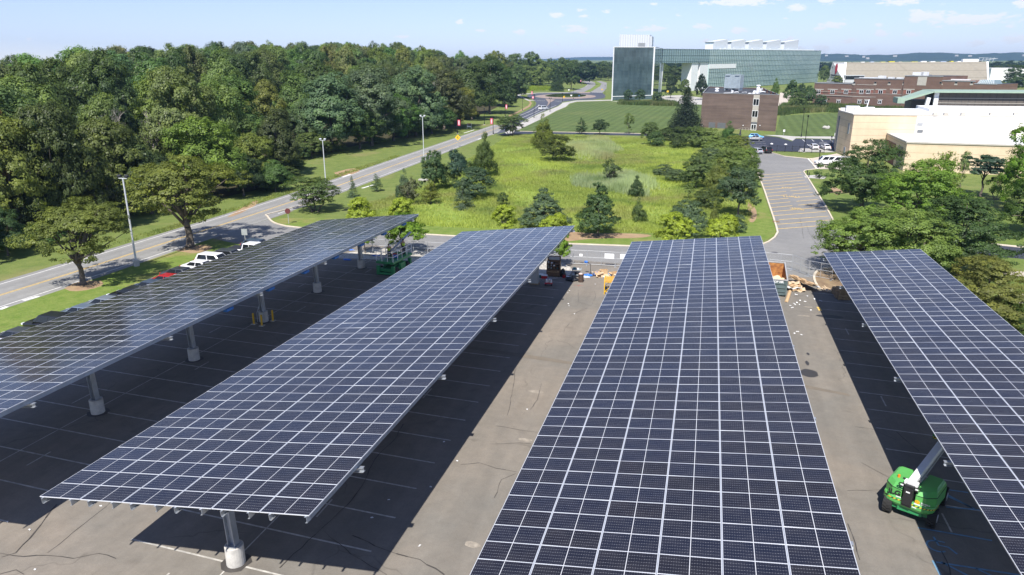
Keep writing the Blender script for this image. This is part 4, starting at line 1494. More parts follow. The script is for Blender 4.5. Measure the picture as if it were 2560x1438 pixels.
ptree('sparse1', 2490, 500, 420, 60, (.085, .14, .03), 'thin young tree beside the flat topped pine')

# ---------------- wood on the left
fe = px([(-900, 900), (-300, 745), (0, 640), (110, 602), (330, 545), (520, 510), (700, 470), (735, 440), (722, 402), (860, 376), (1000, 345), (1090, 325), (1160, 305), (1220, 285), (1268, 262)])


def edge_x(y):
    for a, b in zip(fe[:-1], fe[1:]):
        if a[1] <= y <= b[1] or b[1] <= y <= a[1]:
            t = (y - a[1]) / (b[1] - a[1] + 1e-9)
            return a[0] + (b[0] - a[0]) * t
    return fe[-1][0] if y > fe[-1][1] else fe[0][0]


FG = 'trees of the wood beyond the road'
kinds = [(C_DARK, 'dark green leafy tree standing in the wood beyond the road'), (C_MID, 'mid green leafy tree standing in the wood beyond the road'), (C_LIGHT, 'light green leafy tree standing in the wood beyond the road'),
         (C_OLIVE, 'olive yellowish leafy tree standing in the wood beyond the road'), (C_GREY, 'pale grey green leafy tree standing in the wood beyond the road')]
rf = random.Random(21)
placed = []


def forest_tree(x, y, w, h, col, label, key=None):
    key = key or rf.choice(['broad%d' % i for i in range(7)] + ['tall0', 'tall1'])
    placed.append((x, y, w))
    c = tuple(max(0.01, v * rf.uniform(.85, 1.18)) for v in col)
    tree(key, (x, y, T(x, y) - .1), w, h, c, label, group=FG)


# individually matched trees at the edge: base pixel, top row, width, colour
for bx, by, tp, w, ci, l in ((40, 610, 285, 210, 3, None), (-20, 600, 235, 190, 3, 'tallest olive and rust tinged tree at the left edge of the wood'), (165, 590, 250, 190, 0, None), (290, 540, 300, 170, 1, None), (120, 600, 400, 150, 0, None),
                          (250, 570, 430, 120, 0, None), (380, 535, 350, 160, 0, None), (520, 500, 290, 200, 3, 'broad olive tree at the wood edge above the larger street tree'), (640, 470, 330, 120, 3, None), (690, 480, 395, 90, 1, None),
                          (610, 490, 385, 110, 0, None), (300, 510, 240, 150, 3, None), (470, 470, 170, 190, 2, 'light green rounded tree rising in the front of the wood'), (560, 455, 200, 160, 2, None), (700, 440, 260, 130, 0, None), (760, 385, 250, 120, 1, None),
                          (830, 380, 180, 190, 4, None), (930, 365, 165, 180, 4, 'tall pale grey green tree at the wood edge behind the middle light pole'), (900, 372, 270, 110, 1, None), (985, 352, 235, 120, 1, None), (1040, 340, 165, 150, 4, None), (1080, 335, 240, 110, 1, None),
                          (1140, 318, 210, 110, 3, None), (1110, 325, 175, 130, 0, None), (1180, 300, 150, 130, 0, 'very dark tall tree at the end of the wood by the banner poles'), (1225, 285, 140, 120, 0, None), (1262, 268, 205, 60, 0, None), (780, 395, 330, 80, 1, None), (20, 640, 520, 110, 0, None), (-60, 660, 470, 140, 0, None), (200, 565, 480, 90, 0, None), (1020, 345, 280, 70, 1, None)):
    b = G(bx, by)
    col, ll = kinds[ci]
    if l and 'rust' in l:
        col = (.150, .128, .042)
    w_ = w * pj(b)[2] / F
    forest_tree(b.x, b.y, w_ * 1.1, (ztop(b, tp) - b.z), col, l or ll)
# fill behind
tries = 0
fill = 0
while fill < 210 and tries < 24000:
    tries += 1
    y = rf.uniform(20, 560)
    x = edge_x(y) - rf.uniform(7, 90 + y * .22)
    q = pj((x, y, T(x, y) + 15))
    if not (-260 < q[0] < 1300) or y < 30:
        continue
    w = rf.uniform(12, 20)
    if any((x - a) ** 2 + (y - b) ** 2 < (0.29 * (w + c)) ** 2 for a, b, c in placed):
        continue
    dep = edge_x(y) - x
    h = rf.uniform(19, 25) if dep > 14 else rf.uniform(14, 20)
    # keep the skyline near where the photograph has it
    top = 112 + 30 * max(0, (420 - q[0]) / 420) + max(0, (q[0] - 1000) * .14) + rf.uniform(-8, 16)
    hm = ztop((x, y, T(x, y)), top) - T(x, y)
    if h > hm:
        h = hm
    if h < 10:
        continue
    if h < hm and dep > 45:
        h = min(hm, 30)
    ci = rf.choices([0, 1, 2, 3, 4], [4, 5, 3, .8, 1.4])[0]
    forest_tree(x, y, w * rf.uniform(.95, 1.2), h, *kinds[ci])
    fill += 1
# undergrowth bushes along the wood edge
for i in range(44):
    t = rf.uniform(60, 300)
    x = edge_x(t) + rf.uniform(-3.5, 1.2)
    q = pj((x, t, T(x, t)))
    if not (-60 < q[0] < 1290):
        continue
    w = rf.uniform(3.5, 6.5)
    c = rf.choice([C_DARK, C_MID, C_LIGHT])
    tree('shrub%d' % rf.randrange(3), (x, t, T(x, t) - .1), w, w * rf.uniform(.5, .85), tuple(v * rf.uniform(.85, 1.15) for v in c), 'leafy undergrowth bush along the edge of the wood beyond the road', cat='shrub', group='bushes along the wood edge', name='shrub')
for bx, by, tp, w, l in ((1095, 318, 192, 60, 'bare grey dead tree among the green at the wood edge'), (300, 480, 260, 60, 'bare dead branches sticking out of the wood, left'), (400, 480, 275, 80, 'bare dead branches above the larger street tree')):
    b = G(bx, by)
    o = thing('dead_tree', l, 'dead tree', b, 1.0)
    h = ztop(b, tp) - b.z
    o.scale = (h * .8, h * .8, h)
    c = bpy.data.objects.new('branches', SNAG)
    COL.objects.link(c)
    c.parent = o

# ---------------- trees round the roundabout and beyond
ptree('spruce1', 1293, 231, 177, 32, (.020, .034, .022), 'dark spruce in the light grass left of the roundabout', name='spruce')
ptree('spruce0', 1392, 228, 165, 42, (.040, .068, .028), 'dark layered tree behind the roundabout, left of two', name='tree')
ptree('broad0', 1428, 224, 158, 50, (.046, .076, .028), 'dark leafy tree behind the roundabout, right of two')
RG = 'trees lining the roads beyond the roundabout'
for i, (bx, by, tp, w, ci) in enumerate(((1325, 212, 130, 60, 1), (1350, 214, 150, 55, 2), (1290, 214, 135, 60, 1), (1262, 220, 150, 60, 0), (1372, 210, 148, 50, 1), (1315, 216, 165, 50, 2), (1400, 206, 145, 50, 1), (1240, 226, 128, 70, 3), (1345, 218, 176, 50, 2), (1270, 228, 178, 50, 2), (1440, 203, 162, 34, 0), (1460, 200, 165, 34, 0), (1482, 198, 160, 36, 1), (1502, 200, 166, 34, 0), (1520, 202, 165, 34, 0),
                                        (1468, 196, 152, 40, 1), (1436, 198, 150, 40, 1), (1510, 196, 154, 40, 1), (1418, 204, 150, 44, 1), (1660, 215, 165, 40, 1), (1685, 213, 165, 40, 0), (1705, 213, 166, 44, 1), (1728, 214, 168, 36, 2), (1650, 212, 158, 40, 1))):
    ptree(('broad%d' % (i % 7)), bx, by, tp, w, kinds[ci][0], kinds[ci][1].replace('standing in the wood beyond the road', 'lining the road beyond the roundabout' if bx < 1560 else 'seen through the gap under the glass bridge'), group=RG)
ptree('broad2', 2057, 214, 164, 26, C_MID, 'leafy tree between the glass wing and the arena')
ptree('broad3', 2092, 214, 190, 26, (.10, .13, .03), 'yellowish small tree at the foot of the arena gable')
ptree('broad4', 2258, 212, 181, 26, C_LIGHT, 'small treetop showing above the long brick building, left of three')
ptree('broad5', 2315, 212, 180, 20, C_LIGHT, 'small treetop showing above the long brick building, right of three')
ptree('maple1', 2538, 232, 164, 70, (.042, .072, .03), 'open crowned tree in front of the white hall at the far right')
for i, (x, w, tp) in enumerate(((2490, 40, 165), (2520, 50, 162), (2550, 50, 164), (2590, 60, 161), (2075, 30, 170))):
    ptree('broad%d' % (i % 7), x, 196, tp, w, C_DARK, 'dark distant tree behind the white hall at the far right' if x > 2100 else 'distant dark tree beside the arena', group='distant trees at the right')


def far_woods(name, pts, dist, label, seed, h=18, spread=160, n=260):
    rng = np.random.default_rng(seed)
    Vs, Qs, Ts = [], [], []
    k = 0
    for i in range(n):
        t = rng.uniform(0, 1)
        x = pts[0] + (pts[1] - pts[0]) * t
        d = ray(x, 186)
        u = Vector((d.x, d.y, 0)).normalized()
        p = u * (dist + rng.uniform(-spread, spread))
        V, Q, tt, _ = broad(500 + i % 6, 420, .13, 8, 50, .0, 'dome', .11)
        a = rng.uniform(0, 6.28)
        R_ = np.array([[math.cos(a), -math.sin(a), 0], [math.sin(a), math.cos(a), 0], [0, 0, 1]])
        s = rng.uniform(.75, 1.15)
        V = (V @ R_.T) * np.array([22 * s, 22 * s, h * s]) + np.array([p.x, p.y, T(p.x, p.y, False) - 1])
        Vs.append(V)
        Qs.append(Q + k)
        k += len(V)
        Ts.append(np.clip(tt * .5 + rng.uniform(0, .5), 0, 1))
    o = bpy.data.objects.new(name, mesh_np(name, np.concatenate(Vs), np.concatenate(Qs), [m_leaf], attrs={'tint': np.concatenate(Ts)}))
    COL.objects.link(o)
    o.color = (.032, .058, .026, 1)
    return lab(o, label, 'woods', kind='stuff')


far_woods('far_woods', (1380, 1780), 1150, 'distant belt of woodland beyond the roundabout', 1, 17, 220, 300)
far_woods('far_woods', (1900, 2700), 1500, 'distant belt of woodland at the foot of the ridge', 2, 15, 300, 330)
far_woods('far_woods', (1100, 1480), 900, 'distant woodland behind the wood on the left', 3, 20, 200, 160)

# ---------------- tall grass, reeds
def grass_field(name, poly, n, hmin, hmax, wd, col, label, seed, cl=5, lean=.35, soft=False):
    rng = np.random.default_rng(seed)
    P = np.array(poly)
    lo, hi = P.min(0), P.max(0)
    pts = []
    tot = 0
    x, y = P[:, 0], P[:, 1]
    while tot < n:
        q = rng.uniform(lo, hi, (n * 2, 2))
        ins = np.zeros(len(q), bool)
        j = len(P) - 1
        for i in range(len(P)):
            c = ((y[i] > q[:, 1]) != (y[j] > q[:, 1])) & (q[:, 0] < (x[j] - x[i]) * (q[:, 1] - y[i]) / (y[j] - y[i] + 1e-12) + x[i])
            ins ^= c
            j = i
        q = q[ins]
        # clumpy
        if soft:
            c0 = P.mean(0)
            e = (q - c0) / ((hi - lo) * .5)
            rr_ = np.sqrt((e ** 2).sum(1)) * (1 + .22 * np.sin(np.arctan2(e[:, 1], e[:, 0]) * 5 + seed) + .12 * np.sin(np.arctan2(e[:, 1], e[:, 0]) * 9))
            q = q[rng.uniform(0, 1, len(q)) > np.clip((rr_ - .35) / .75, 0, 1)]
        f = np.sin(q[:, 0] * .31 + 2 * np.sin(q[:, 1] * .11)) + np.sin(q[:, 1] * .23 + np.sin(q[:, 0] * .17) * 2) + rng.normal(0, .9, len(q))
        q = q[f > -.9]
        pts.append(q)
        tot += len(q)
    q = np.concatenate(pts)[:n]
    z = np.array([T(a, b) for a, b in q])
    patch = .5 + .5 * np.sin(q[:, 0] * .21 + 3 * np.sin(q[:, 1] * .07 + 1)) * np.sin(q[:, 1] * .13 + 2)
    V, Tn = [], []
    B = np.stack([q[:, 0], q[:, 1], z], 1)
    for k in range(cl):
        a = rng.uniform(0, 6.283, n)
        o = rng.normal(0, wd * 1.2, (n, 2))
        h = rng.uniform(hmin, hmax, n) * (0.75 + .5 * patch)
        ln = rng.normal(0, lean, (n, 2)) * h[:, None]
        b = B.copy()
        b[:, :2] += o
        dx = np.stack([np.cos(a), np.sin(a), np.zeros(n)], 1) * wd * .5
        tip = b + np.stack([ln[:, 0], ln[:, 1], h], 1)
        V.append(np.stack([b - dx, b + dx, tip], 1))
        Tn.append(np.clip(patch * .6 + rng.normal(.2, .15, n), 0, 1))
    V = np.stack(V, 1).reshape(-1, 3)
    Q = np.arange(len(V)).reshape(-1, 3)
    Tn = np.stack(Tn, 1).ravel()
    o = bpy.data.objects.new(name, mesh_np(name, V, Q, [m_blade], attrs={'tint': Tn}))
    COL.objects.link(o)
    o.color = (*col, 1)
    return lab(o, label, 'grass', kind='stuff')


mead = px([(700, 545), (860, 546), (960, 560), (1040, 564), (1260, 574), (1420, 584), (1600, 584), (1760, 589), (1868, 562), (1884, 520), (1890, 450), (1872, 372), (1830, 360), (1700, 352), (1560, 343), (1340, 336), (1245, 346), (1120, 400), (1040, 455), (985, 478), (900, 512), (870, 535)])
mead = px([(880, 546), (960, 560), (1040, 564), (1260, 574), (1420, 580), (1600, 582), (1760, 589), (1868, 562), (1884, 520), (1890, 450), (1872, 372), (1830, 360), (1700, 352), (1560, 343), (1340, 336), (1262, 345), (1235, 365), (1130, 420), (1060, 470), (985, 490), (905, 515)])
sheet('meadow', [mead], m_meadow, 0.014, 'bright yellow green meadow floor behind the street', 'meadow')
grass_field('meadow_grass', mead, 80000, .25, .6, .10, (.34, .41, .095), 'bright yellow green tall grass of the meadow', 1)
reed1 = px([(1425, 346), (1480, 344), (1520, 352), (1560, 378), (1530, 398), (1480, 404), (1430, 398), (1415, 370)])
reed2 = px([(1424, 446), (1470, 436), (1520, 428), (1580, 440), (1640, 462), (1665, 486), (1620, 498), (1560, 488), (1500, 476), (1428, 468)])
grass_field('reeds', reed1, 4800, .8, 1.6, .10, (.42, .48, .24), 'pale feathery reeds at the far side of the meadow', 3, 4, .15, True)
grass_field('reeds', reed2, 5200, .8, 1.7, .10, (.38, .46, .25), 'grey green reeds round the straggly bush in the meadow', 4, 4, .15, True)
tg = px([(1240, 234), (1280, 228), (1390, 226), (1385, 217), (1290, 214), (1240, 220)])
grass_field('meadow_grass', tg, 3500, .8, 1.6, .5, (.24, .33, .03), 'bright tall grass behind the dark spruce by the roundabout', 6, 4)
for poly, l in (([(1550, 262), (1690, 266), (1690, 260), (1550, 256)], 'ornamental grasses along the foot of the dark glass block'), ([(1945, 290), (1990, 284), (2075, 280), (2075, 266), (1960, 265), (1945, 276)], 'tall ornamental grass hedge above the lawn slope'), ([(2072, 282), (2260, 280), (2260, 266), (2060, 264)], 'tall ornamental grasses in front of the long brick building')):
    grass_field('ornamental_grass', px(poly), 2600, 1.2, 2.3, .5, (.075, .115, .035), l, 9, 4, .2)
grass_field('island_planting', px([(1366, 241), (1400, 243.4), (1440, 243.2), (1462, 240), (1440, 236.2), (1400, 236)]), 1500, .4, 1.0, .5, (.04, .065, .025), 'dark low planting on the roundabout island', 12, 4)
# ragged verge weeds along the road
grass_field('verge_weeds', [(rc(y) - 4.7, y) for y in (70, 90, 110, 140, 170)] + [(rc(y) - 6.8, y) for y in (170, 140, 110, 90, 70)], 1300, .15, .45, .10, (.24, .29, .07), 'rough grass and weeds along the far road shoulder', 15, 4)

# ================================================================ BUILDINGS
def brick_mat(name, c1, c2, band=0.25):
    a = NT(name)
    v = a.co()
    s = a.n('ShaderNodeSeparateXYZ')
    a.l(v, s.inputs[0])
    n1 = a.noise(a.co('Object', (.06, .06, .9)), 1.0, 3, .6)
    n2 = a.noise(v, 0.35, 4, .6)
    hz = a.math('FRACT', a.math('MULTIPLY', s.outputs[2], 1 / 0.24))
    c = a.mix(a.rng(n1, .35, .65), (*c1, 1), (*c2, 1))
    c = tinted(a, c, a.rng(n2, .3, .7, .9, 1.1))
    c = tinted(a, c, a.rng(a.math('LESS_THAN', hz, 0.16), 0, 1, 1.0, 1.0 + band))
    return a.fin(c, .9, 0, .2)


def curtain_mat(name, c1, c2, pw, ph, rough=.12):
    """glass panels, each slightly different, with broad reflection tones painted into the colour"""
    a = NT(name)
    v = a.co()
    s = a.n('ShaderNodeSeparateXYZ')
    a.l(v, s.inputs[0])
    cb = a.n('ShaderNodeCombineXYZ')
    a.l(a.math('FLOOR', a.math('MULTIPLY', s.outputs[0], 1 / pw)), cb.inputs[0])
    a.l(a.math('FLOOR', a.math('MULTIPLY', s.outputs[2], 1 / ph)), cb.inputs[1])
    a.l(a.math('FLOOR', a.math('MULTIPLY', s.outputs[1], 1 / pw)), cb.inputs[2])
    w = a.n('ShaderNodeTexWhiteNoise', noise_dimensions='3D')
    a.l(cb.outputs[0], w.inputs['Vector'])
    n = a.noise(a.co('Object', (.03, .03, .09)), 1.0, 3, .6)  # broad tone drift painted into the glass colour to suggest reflections
    f = a.math('ADD', a.math('MULTIPLY', w.outputs['Value'], .3), a.rng(n, .3, .7, 0, .7))
    c = a.mix(f, (*c1, 1), (*c2, 1))
    return a.fin(c, rough, 0, .5)


def panel_mat(name, c1, c2, pw, ph):
    """cladding panels with visible joints (object space)"""
    a = NT(name)
    v = a.co()
    s = a.n('ShaderNodeSeparateXYZ')
    a.l(v, s.inputs[0])
    jz = a.math('LESS_THAN', a.math('FRACT', a.math('MULTIPLY', s.outputs[2], 1 / ph)), 0.06)
    fz = a.math('LESS_THAN', a.math('FRACT', a.math('MULTIPLY', s.outputs[2], 4 / ph)), 0.05)
    fx = a.math('LESS_THAN', a.math('FRACT', a.math('MULTIPLY', a.math('ADD', s.outputs[0], s.outputs[1]), 1 / pw)), 0.04)
    n = a.noise(v, .5, 4, .6)
    c = a.mix(a.rng(n, .35, .65), (*c1, 1), (*c2, 1))
    c = tinted(a, c, a.math('SUBTRACT', a.math('SUBTRACT', 1.0, a.math('MULTIPLY', jz, .30)), a.math('MULTIPLY', a.math('MAXIMUM', fz, fx), .07)))
    return a.fin(c, .8, 0, .2)


SLP = 0.0205           # the district beyond the lot lies level on a plane that climbs this much per metre
TILTX = Matrix.Rotation(math.atan(SLP), 3, 'X')


def Zt(x, y, P):
    """point of pixel (x, y) in the level plane through P"""
    d = ray(x, y)
    n = Vector((0, -SLP, 1))
    return CC + d * ((Vector(P) - CC).dot(n) / d.dot(n))


class Bld:
    """building whose local x axis runs along its front from A to B (world points at roof level or ground)"""

    def __init__(s, name, label, cat, A, B, z0, group=None):
        s.A = Vector((A[0], A[1], z0))
        d = TILTX.transposed() @ (Vector(B) - Vector(A))
        s.ang = math.atan2(d.y, d.x)
        s.len = math.hypot(d.x, d.y)
        s.R = TILTX @ Matrix.Rotation(s.ang, 3, 'Z')
        s.Ri = s.R.transposed()
        s.root = thing(name, label, cat, s.A, 0, group)
        s.root.rotation_euler = s.R.to_euler()
        s.z0 = z0

    def L(s, p):
        return tuple(s.Ri @ (Vector(p) - s.A))

    def W(s, p):
        return s.R @ Vector(p) + s.A

    def at(s, x, y, off=0.0):
        """local point where the sight line of pixel (x, y) meets the vertical plane `off` behind the front"""
        dl = s.Ri @ ray(x, y)
        o = Vector(s.L((0, 0, CAMH)))
        t = (off - o.y) / dl.y
        return (o.x + dl.x * t, off, o.z + dl.z * t)

    def box(s, mb, x0, x1, y0, y1, z0, z1, mi=0):
        mb.box(((x0 + x1) / 2, (y0 + y1) / 2, (z0 + z1) / 2), (abs(x1 - x0), abs(y1 - y0), abs(z1 - z0)), mi=mi)

    def part(s, name, mb, mats, parent=None, **k):
        return mb.build(name, mats, parent or s.root, **k)

    def window(s, x0, x1, z0, z1, frame, glass, y=0.0, mull=1, bars=1, fw=.09, parent=None):
        mb = MB()
        for (a, b, c, d) in ((x0, x0 + fw, z0, z1), (x1 - fw, x1, z0, z1), (x0 + fw, x1 - fw, z0, z0 + fw), (x0 + fw, x1 - fw, z1 - fw, z1)):
            s.box(mb, a, b, y - .07, y + .02, c, d)
        for i in range(1, mull + 1):
            x = x0 + (x1 - x0) * i / (mull + 1)
            s.box(mb, x - fw * .4, x + fw * .4, y - .06, y + .015, z0 + fw, z1 - fw)
        f = s.part('window', mb, frame, parent)
        g_ = MB()
        s.box(g_, x0 + fw * .5, x1 - fw * .5, y - .03, y + .01, z0 + fw * .5, z1 - fw * .5)
        g_.build('pane', glass, f)
        return f


m_teal = curtain_mat('teal_curtain', (.30, .42, .42), (.46, .58, .57), 1.52, 1.05)
m_teal2 = curtain_mat('blue_curtain', (.19, .29, .31), (.30, .42, .43), 1.52, 1.05)
m_darkc = curtain_mat('dark_curtain', (.028, .052, .060), (.12, .18, .195), 1.5, 3.8, .05)  # wide dark to light range stands in for reflections on the block
m_mull = M('mullion', (.06, .10, .10), .5, .2, .05, 1)
m_louv = M('louver', (.11, .15, .155), .5, .2, .05, 1)
m_white = M('white_panel', (.78, .79, .80), .6, 0, .05, .4)
m_corr = NT('corrugated_white')
_v = m_corr.co()
_s = m_corr.n('ShaderNodeSeparateXYZ')
m_corr.l(_v, _s.inputs[0])
_f = m_corr.math('FRACT', m_corr.math('MULTIPLY', m_corr.math('ADD', _s.outputs[0], _s.outputs[1]), 1 / .95))
m_corr = m_corr.fin(tinted(m_corr, (.66, .68, .72, 1), m_corr.rng(m_corr.math('LESS_THAN', _f, .35), 0, 1, 1.0, .82)), .5)
m_brick = brick_mat('brown_brick', (.115, .085, .072), (.165, .122, .102))
m_brick2 = brick_mat('red_brick', (.150, .096, .074), (.195, .128, .100))
m_brick3 = M('brick_accent', (.26, .11, .08), .9, 0, .15, 1)
m_roofd = M('dark_roofing', (.045, .048, .055), .85, 0, .3, .3)
m_cop = M('grey_coping', (.34, .35, .36), .6, .2, .1, 1)
m_stone = M('pale_stone', (.46, .43, .38), .8, 0, .1, 1)
m_putty = M('putty_panel', (.42, .39, .34), .7, 0, .08, .6)
m_gdoor = M('grey_shutter', (.13, .14, .15), .6, .1, .1, 1)
m_cream = panel_mat('cream_tile', (.62, .49, .335), (.68, .545, .385), 1.2, 1.55)
m_cream2 = M('smooth_cream', (.70, .66, .60), .8, 0, .04, .2)
m_wroof = M('white_roof', (.80, .80, .79), .7, 0, .06, .15)
m_green = M('pale_green_metal', (.30, .40, .31), .5, .1, .08, .5)
m_brown = M('brown_louver', (.115, .100, .085), .7, 0, .15, .8)
m_tanroof = panel_mat('tan_metal_roof', (.255, .228, .182), (.285, .257, .207), 60, 6.0)
m_gable = M('grey_gable', (.48, .49, .51), .7, 0, .1, .15)
m_red = M('red_emblem', (.55, .03, .05), .6, 0, .1, 1)
m_dgreen = M('dark_green_wall', (.022, .035, .035), .4, .1, .2, .5)
m_teal_roof = M('teal_roof', (.10, .17, .165), .5, .1, .1, .5)

# ---- glass building with a bridge
b0 = G(1529, 252)
zt = ztop(b0, 118)
Aw = Vector((b0.x, b0.y, zt))
Bw = Zt(1637, 118.2, Aw)
Cw, Dw = Zt(1657, 122.3, Aw), Zt(2053, 126.8, Aw)
gz = min(T(Cw.x, Cw.y), T(Bw.x, Bw.y)) - .5
gb = Bld('glass_building', 'tall glass building with a dark block, a bridge and a long pale green wing', 'building', Cw, Dw, gz)
H = gb.L(Cw)[2]
la, lb_ = gb.L(Aw), gb.L(Bw)
W_ = gb.len
ex = gb.at(1774, 150)[0]
zb = gb.at(1680, 158)[2]
DEP = 18.0
mb = MB()
gb.box(mb, 0, ex, 0, DEP, zb, H)
gb.part('bridge', mb, m_teal2)
mb = MB()
gb.box(mb, ex + .01, W_, 0, DEP + 4, -3, H + .003)
gb.part('wing', mb, m_teal)
mb = MB()
x = 0.0
while x < W_:
    gb.box(mb, x - .12, x + .12, -.14, -.003, zb if x < ex else -2, H)
    x += 3.04
z = H
k = 0
while z > -1:
    if z > zb:
        gb.box(mb, 0, W_, -.09 if k % 4 else -.14, -.003, z - (.06 if k % 4 else .2), z)
    else:
        gb.box(mb, ex, W_, -.09 if k % 4 else -.14, -.003, z - (.06 if k % 4 else .2), z)
    z -= 1.05
    k += 1
gb.part('mullions', mb, m_mull)
# white panel under the bridge end, white cores and slanted column
p0, p1 = gb.at(1772, 170), gb.at(1840, 160)
mb = MB()
gb.box(mb, p0[0], p1[0], -.2, -.15, gb.at(1800, 171.3)[2], gb.at(1800, 160.2)[2])
gb.part('white_band', mb, m_white)
mb = MB()
for xa, xb in ((1727, 1743), (1748, 1771)):
    gb.box(mb, gb.at(xa, 200, .6)[0], gb.at(xb, 200, .6)[0], .6, 9, -3, zb - .02)
gb.part('concrete_core', mb, m_white)
mb = MB()
c0, c1 = gb.at(1654, 159, 3), gb.at(1647.5, 236, 3)
mb.loft([[(c1[0] - .5, 2, -1.5), (c1[0] + .6, 2, -1.5), (c1[0] + .6, 8, -1.5), (c1[0] - .5, 8, -1.5)], [(c0[0] - .2, 2, zb - .01), (c0[0] + 1.3, 2, zb - .01), (c0[0] + 1.3, 8, zb - .01), (c0[0] - .2, 8, zb - .01)]])
gb.part('slab_column', mb, m_white)
mb = MB()
mb.loft([[(lb_[0] + k_, lb_[1] + .4, -1), (lb_[0] * .1 + k_, lb_[1] * .1, -1), (lb_[0] * .1 + k_, lb_[1] * .1, zb), (lb_[0] + k_, lb_[1] + .4, zb)] for k_ in (.02, .12)])
gb.part('white_cladding', mb, m_white)
# dark front block
mb = MB()
back = (la[0] - lb_[0] * 0, la[1])
blk = [la[:2], lb_[:2], (0.0, 0.02), (la[0] - lb_[0], la[1] - lb_[1] + .02)]
mb.prism(blk, -1.0, H, 0)
db = gb.part('dark_block', mb, m_darkc)
ux, uy = (lb_[0] - la[0]), (lb_[1] - la[1])
ul = math.hypot(ux, uy)
ux, uy = ux / ul, uy / ul
nx_, ny_ = uy, -ux
bp = lambda u, o, z: (la[0] + ux * u + nx_ * o, la[1] + uy * u + ny_ * o, z)


def bbox(mb, u0, u1, o0, o1, z0, z1, mi=0):
    a = math.atan2(uy, ux)
    c = bp((u0 + u1) / 2, (o0 + o1) / 2, (z0 + z1) / 2)
    mb.box(c, (u1 - u0, abs(o1 - o0), z1 - z0), rz=a, mi=mi)


mb = MB()
z = 5.6
while z < H - .4:
    bbox(mb, .4, ul - .8, .02, .14, z - .03, z + .03)
    z += .82
for i in range(1, 8):
    bbox(mb, .4 + i * (ul - 1.2) / 8 - .03, .4 + i * (ul - 1.2) / 8 + .03, .02, .10, .2, H)
gb.part('louvers', mb, m_louv)
mb = MB()
bbox(mb, -.1, .28, -.3, .3, -.6, H + .25)
bbox(mb, ul - .75, ul + .15, -.3, .3, 4.6, H + .25)
bbox(mb, .38, ul - .75, -.3, .25, H - .1, H + .25)
bbox(mb, .38, ul - .75, .0, .22, 4.4, 4.7)
gb.part('white_frame', mb, m_white)
mb = MB()
mb.bar((lb_[0], lb_[1], H + .12), (0, .0, H + .12), .5, .3)
mb.bar((la[0] - lb_[0], la[1] - lb_[1], H + .12), (la[0], la[1], H + .12), .5, .3)
gb.part('roof_edge', mb, m_white)
# penthouse on the block
zp = gb.at(1590, 88, 2)[2]
q0, q1 = gb.at(1551, 118, 2), gb.at(1620, 118, 2)
mb = MB()
BC = Vector((-lb_[0], -lb_[1], 0)).normalized()
pp = lambda u, v: (la[0] + ux * u + BC.x * v, la[1] + uy * u + BC.y * v)
mb.prism([pp(3.4, 3), pp(ul - 4.2, 3), pp(ul - 4.2, 17), pp(3.4, 17)], H - .02, H + 7.0)
mb.prism([pp(ul - 4.18, 4), pp(ul - 2.6, 4), pp(ul - 2.6, 16), pp(ul - 4.18, 16)], H - .02, H + 6.2)
pe = gb.part('penthouse', mb, m_corr)
mb = MB()
mb.prism([pp(3.4 + (ul - 7.6) * .62, 2.9), pp(3.4 + (ul - 7.6) * .86, 2.9), pp(3.4 + (ul - 7.6) * .86, 2.98), pp(3.4 + (ul - 7.6) * .62, 2.98)], H, H + 2.4)
mb.build('louvre_door', m_cop, pe)
# sawtooth monitors and fans on the wing
for i in range(5):
    xa, xb = 1782.6 + i * 44.2, 1818 + i * 44.2
    a0, a1 = gb.at(xa, 121, 5)[0], gb.at(xb, 121, 5)[0]
    z0_, z1_ = gb.at(xa, 104.6 + i * .3, 5)[2], gb.at(xb, 98 + i * .4, 5)[2]
    mb = MB()
    mb.loft([[(a0, 5, H - .01), (a1, 5, H - .01), (a1, 5, z1_), (a0, 5, z0_)], [(a0, 12, H - .01), (a1, 12, H - .01), (a1, 12, z1_), (a0, 12, z0_)]])
    sm = gb.part('roof_monitor', mb, m_corr)
    mb = MB()
    gb.box(mb, a0 - .9, a0 + .2, 4.7, 12.2, z0_ - .35, z0_ - .05)
    mb.build('dark_cap', m_louv, sm)
for i in range(9):
    xx = gb.at(1812 + i * 22.6, 121, 2)[0]
    mb = MB()
    gb.box(mb, xx - .4, xx + .4, 1.6, 2.4, H - .01, H + .5)
    mb.tube((xx - .55, 2, H + .5), (xx - .7, 2, H + 1.3), .28, .42, 10)
    mb.tube((xx + .55, 2, H + .5), (xx + .7, 2, H + 1.3), .28, .42, 10)
    gb.part('roof_fan', mb, white_paint)
mb = MB()
gb.box(mb, gb.at(1800, 122, 1)[0], gb.at(2035, 124, 1)[0], .6, 1.2, H, H + .9)
gb.part('roof_rail', mb, m_white)

# ---- brown brick building
bB = G(1938.7, 329)
zt = ztop(bB, 236.7)
Bw = Vector((bB.x, bB.y, zt))
Aw = Zt(1756.7, 231.7, Bw)
gz = bB.z - 1.2
bb = Bld('brick_building', 'square brown brick building with a flat roof, two grey garage doors and one window strip', 'building', Aw, Bw, gz)
H = bb.L(Aw)[2]
W_ = bb.len
r0, r1 = bb.L(Zt(1771.7, 216, Bw)), bb.L(Zt(1907, 220, Bw))
print('brick', W_, H, r0, r1)
DEP = min(44, (r0[1] + r1[1]) / 2)
mb = MB()
gx0, gx1 = bb.at(1772, 310)[0], bb.at(1788, 310)[0]
hx0, hx1 = bb.at(1794, 310)[0], bb.at(1814, 310)[0]
DEP = (r0[1] + r1[1]) / 2
fp = [(0, 0), (W_, 0), (r1[0], r1[1]), (r0[0], r0[1])]
mb.prism(fp, -2, H - .6)
bb.part('wall', mb, m_brick)
mb, mc = MB(), MB()
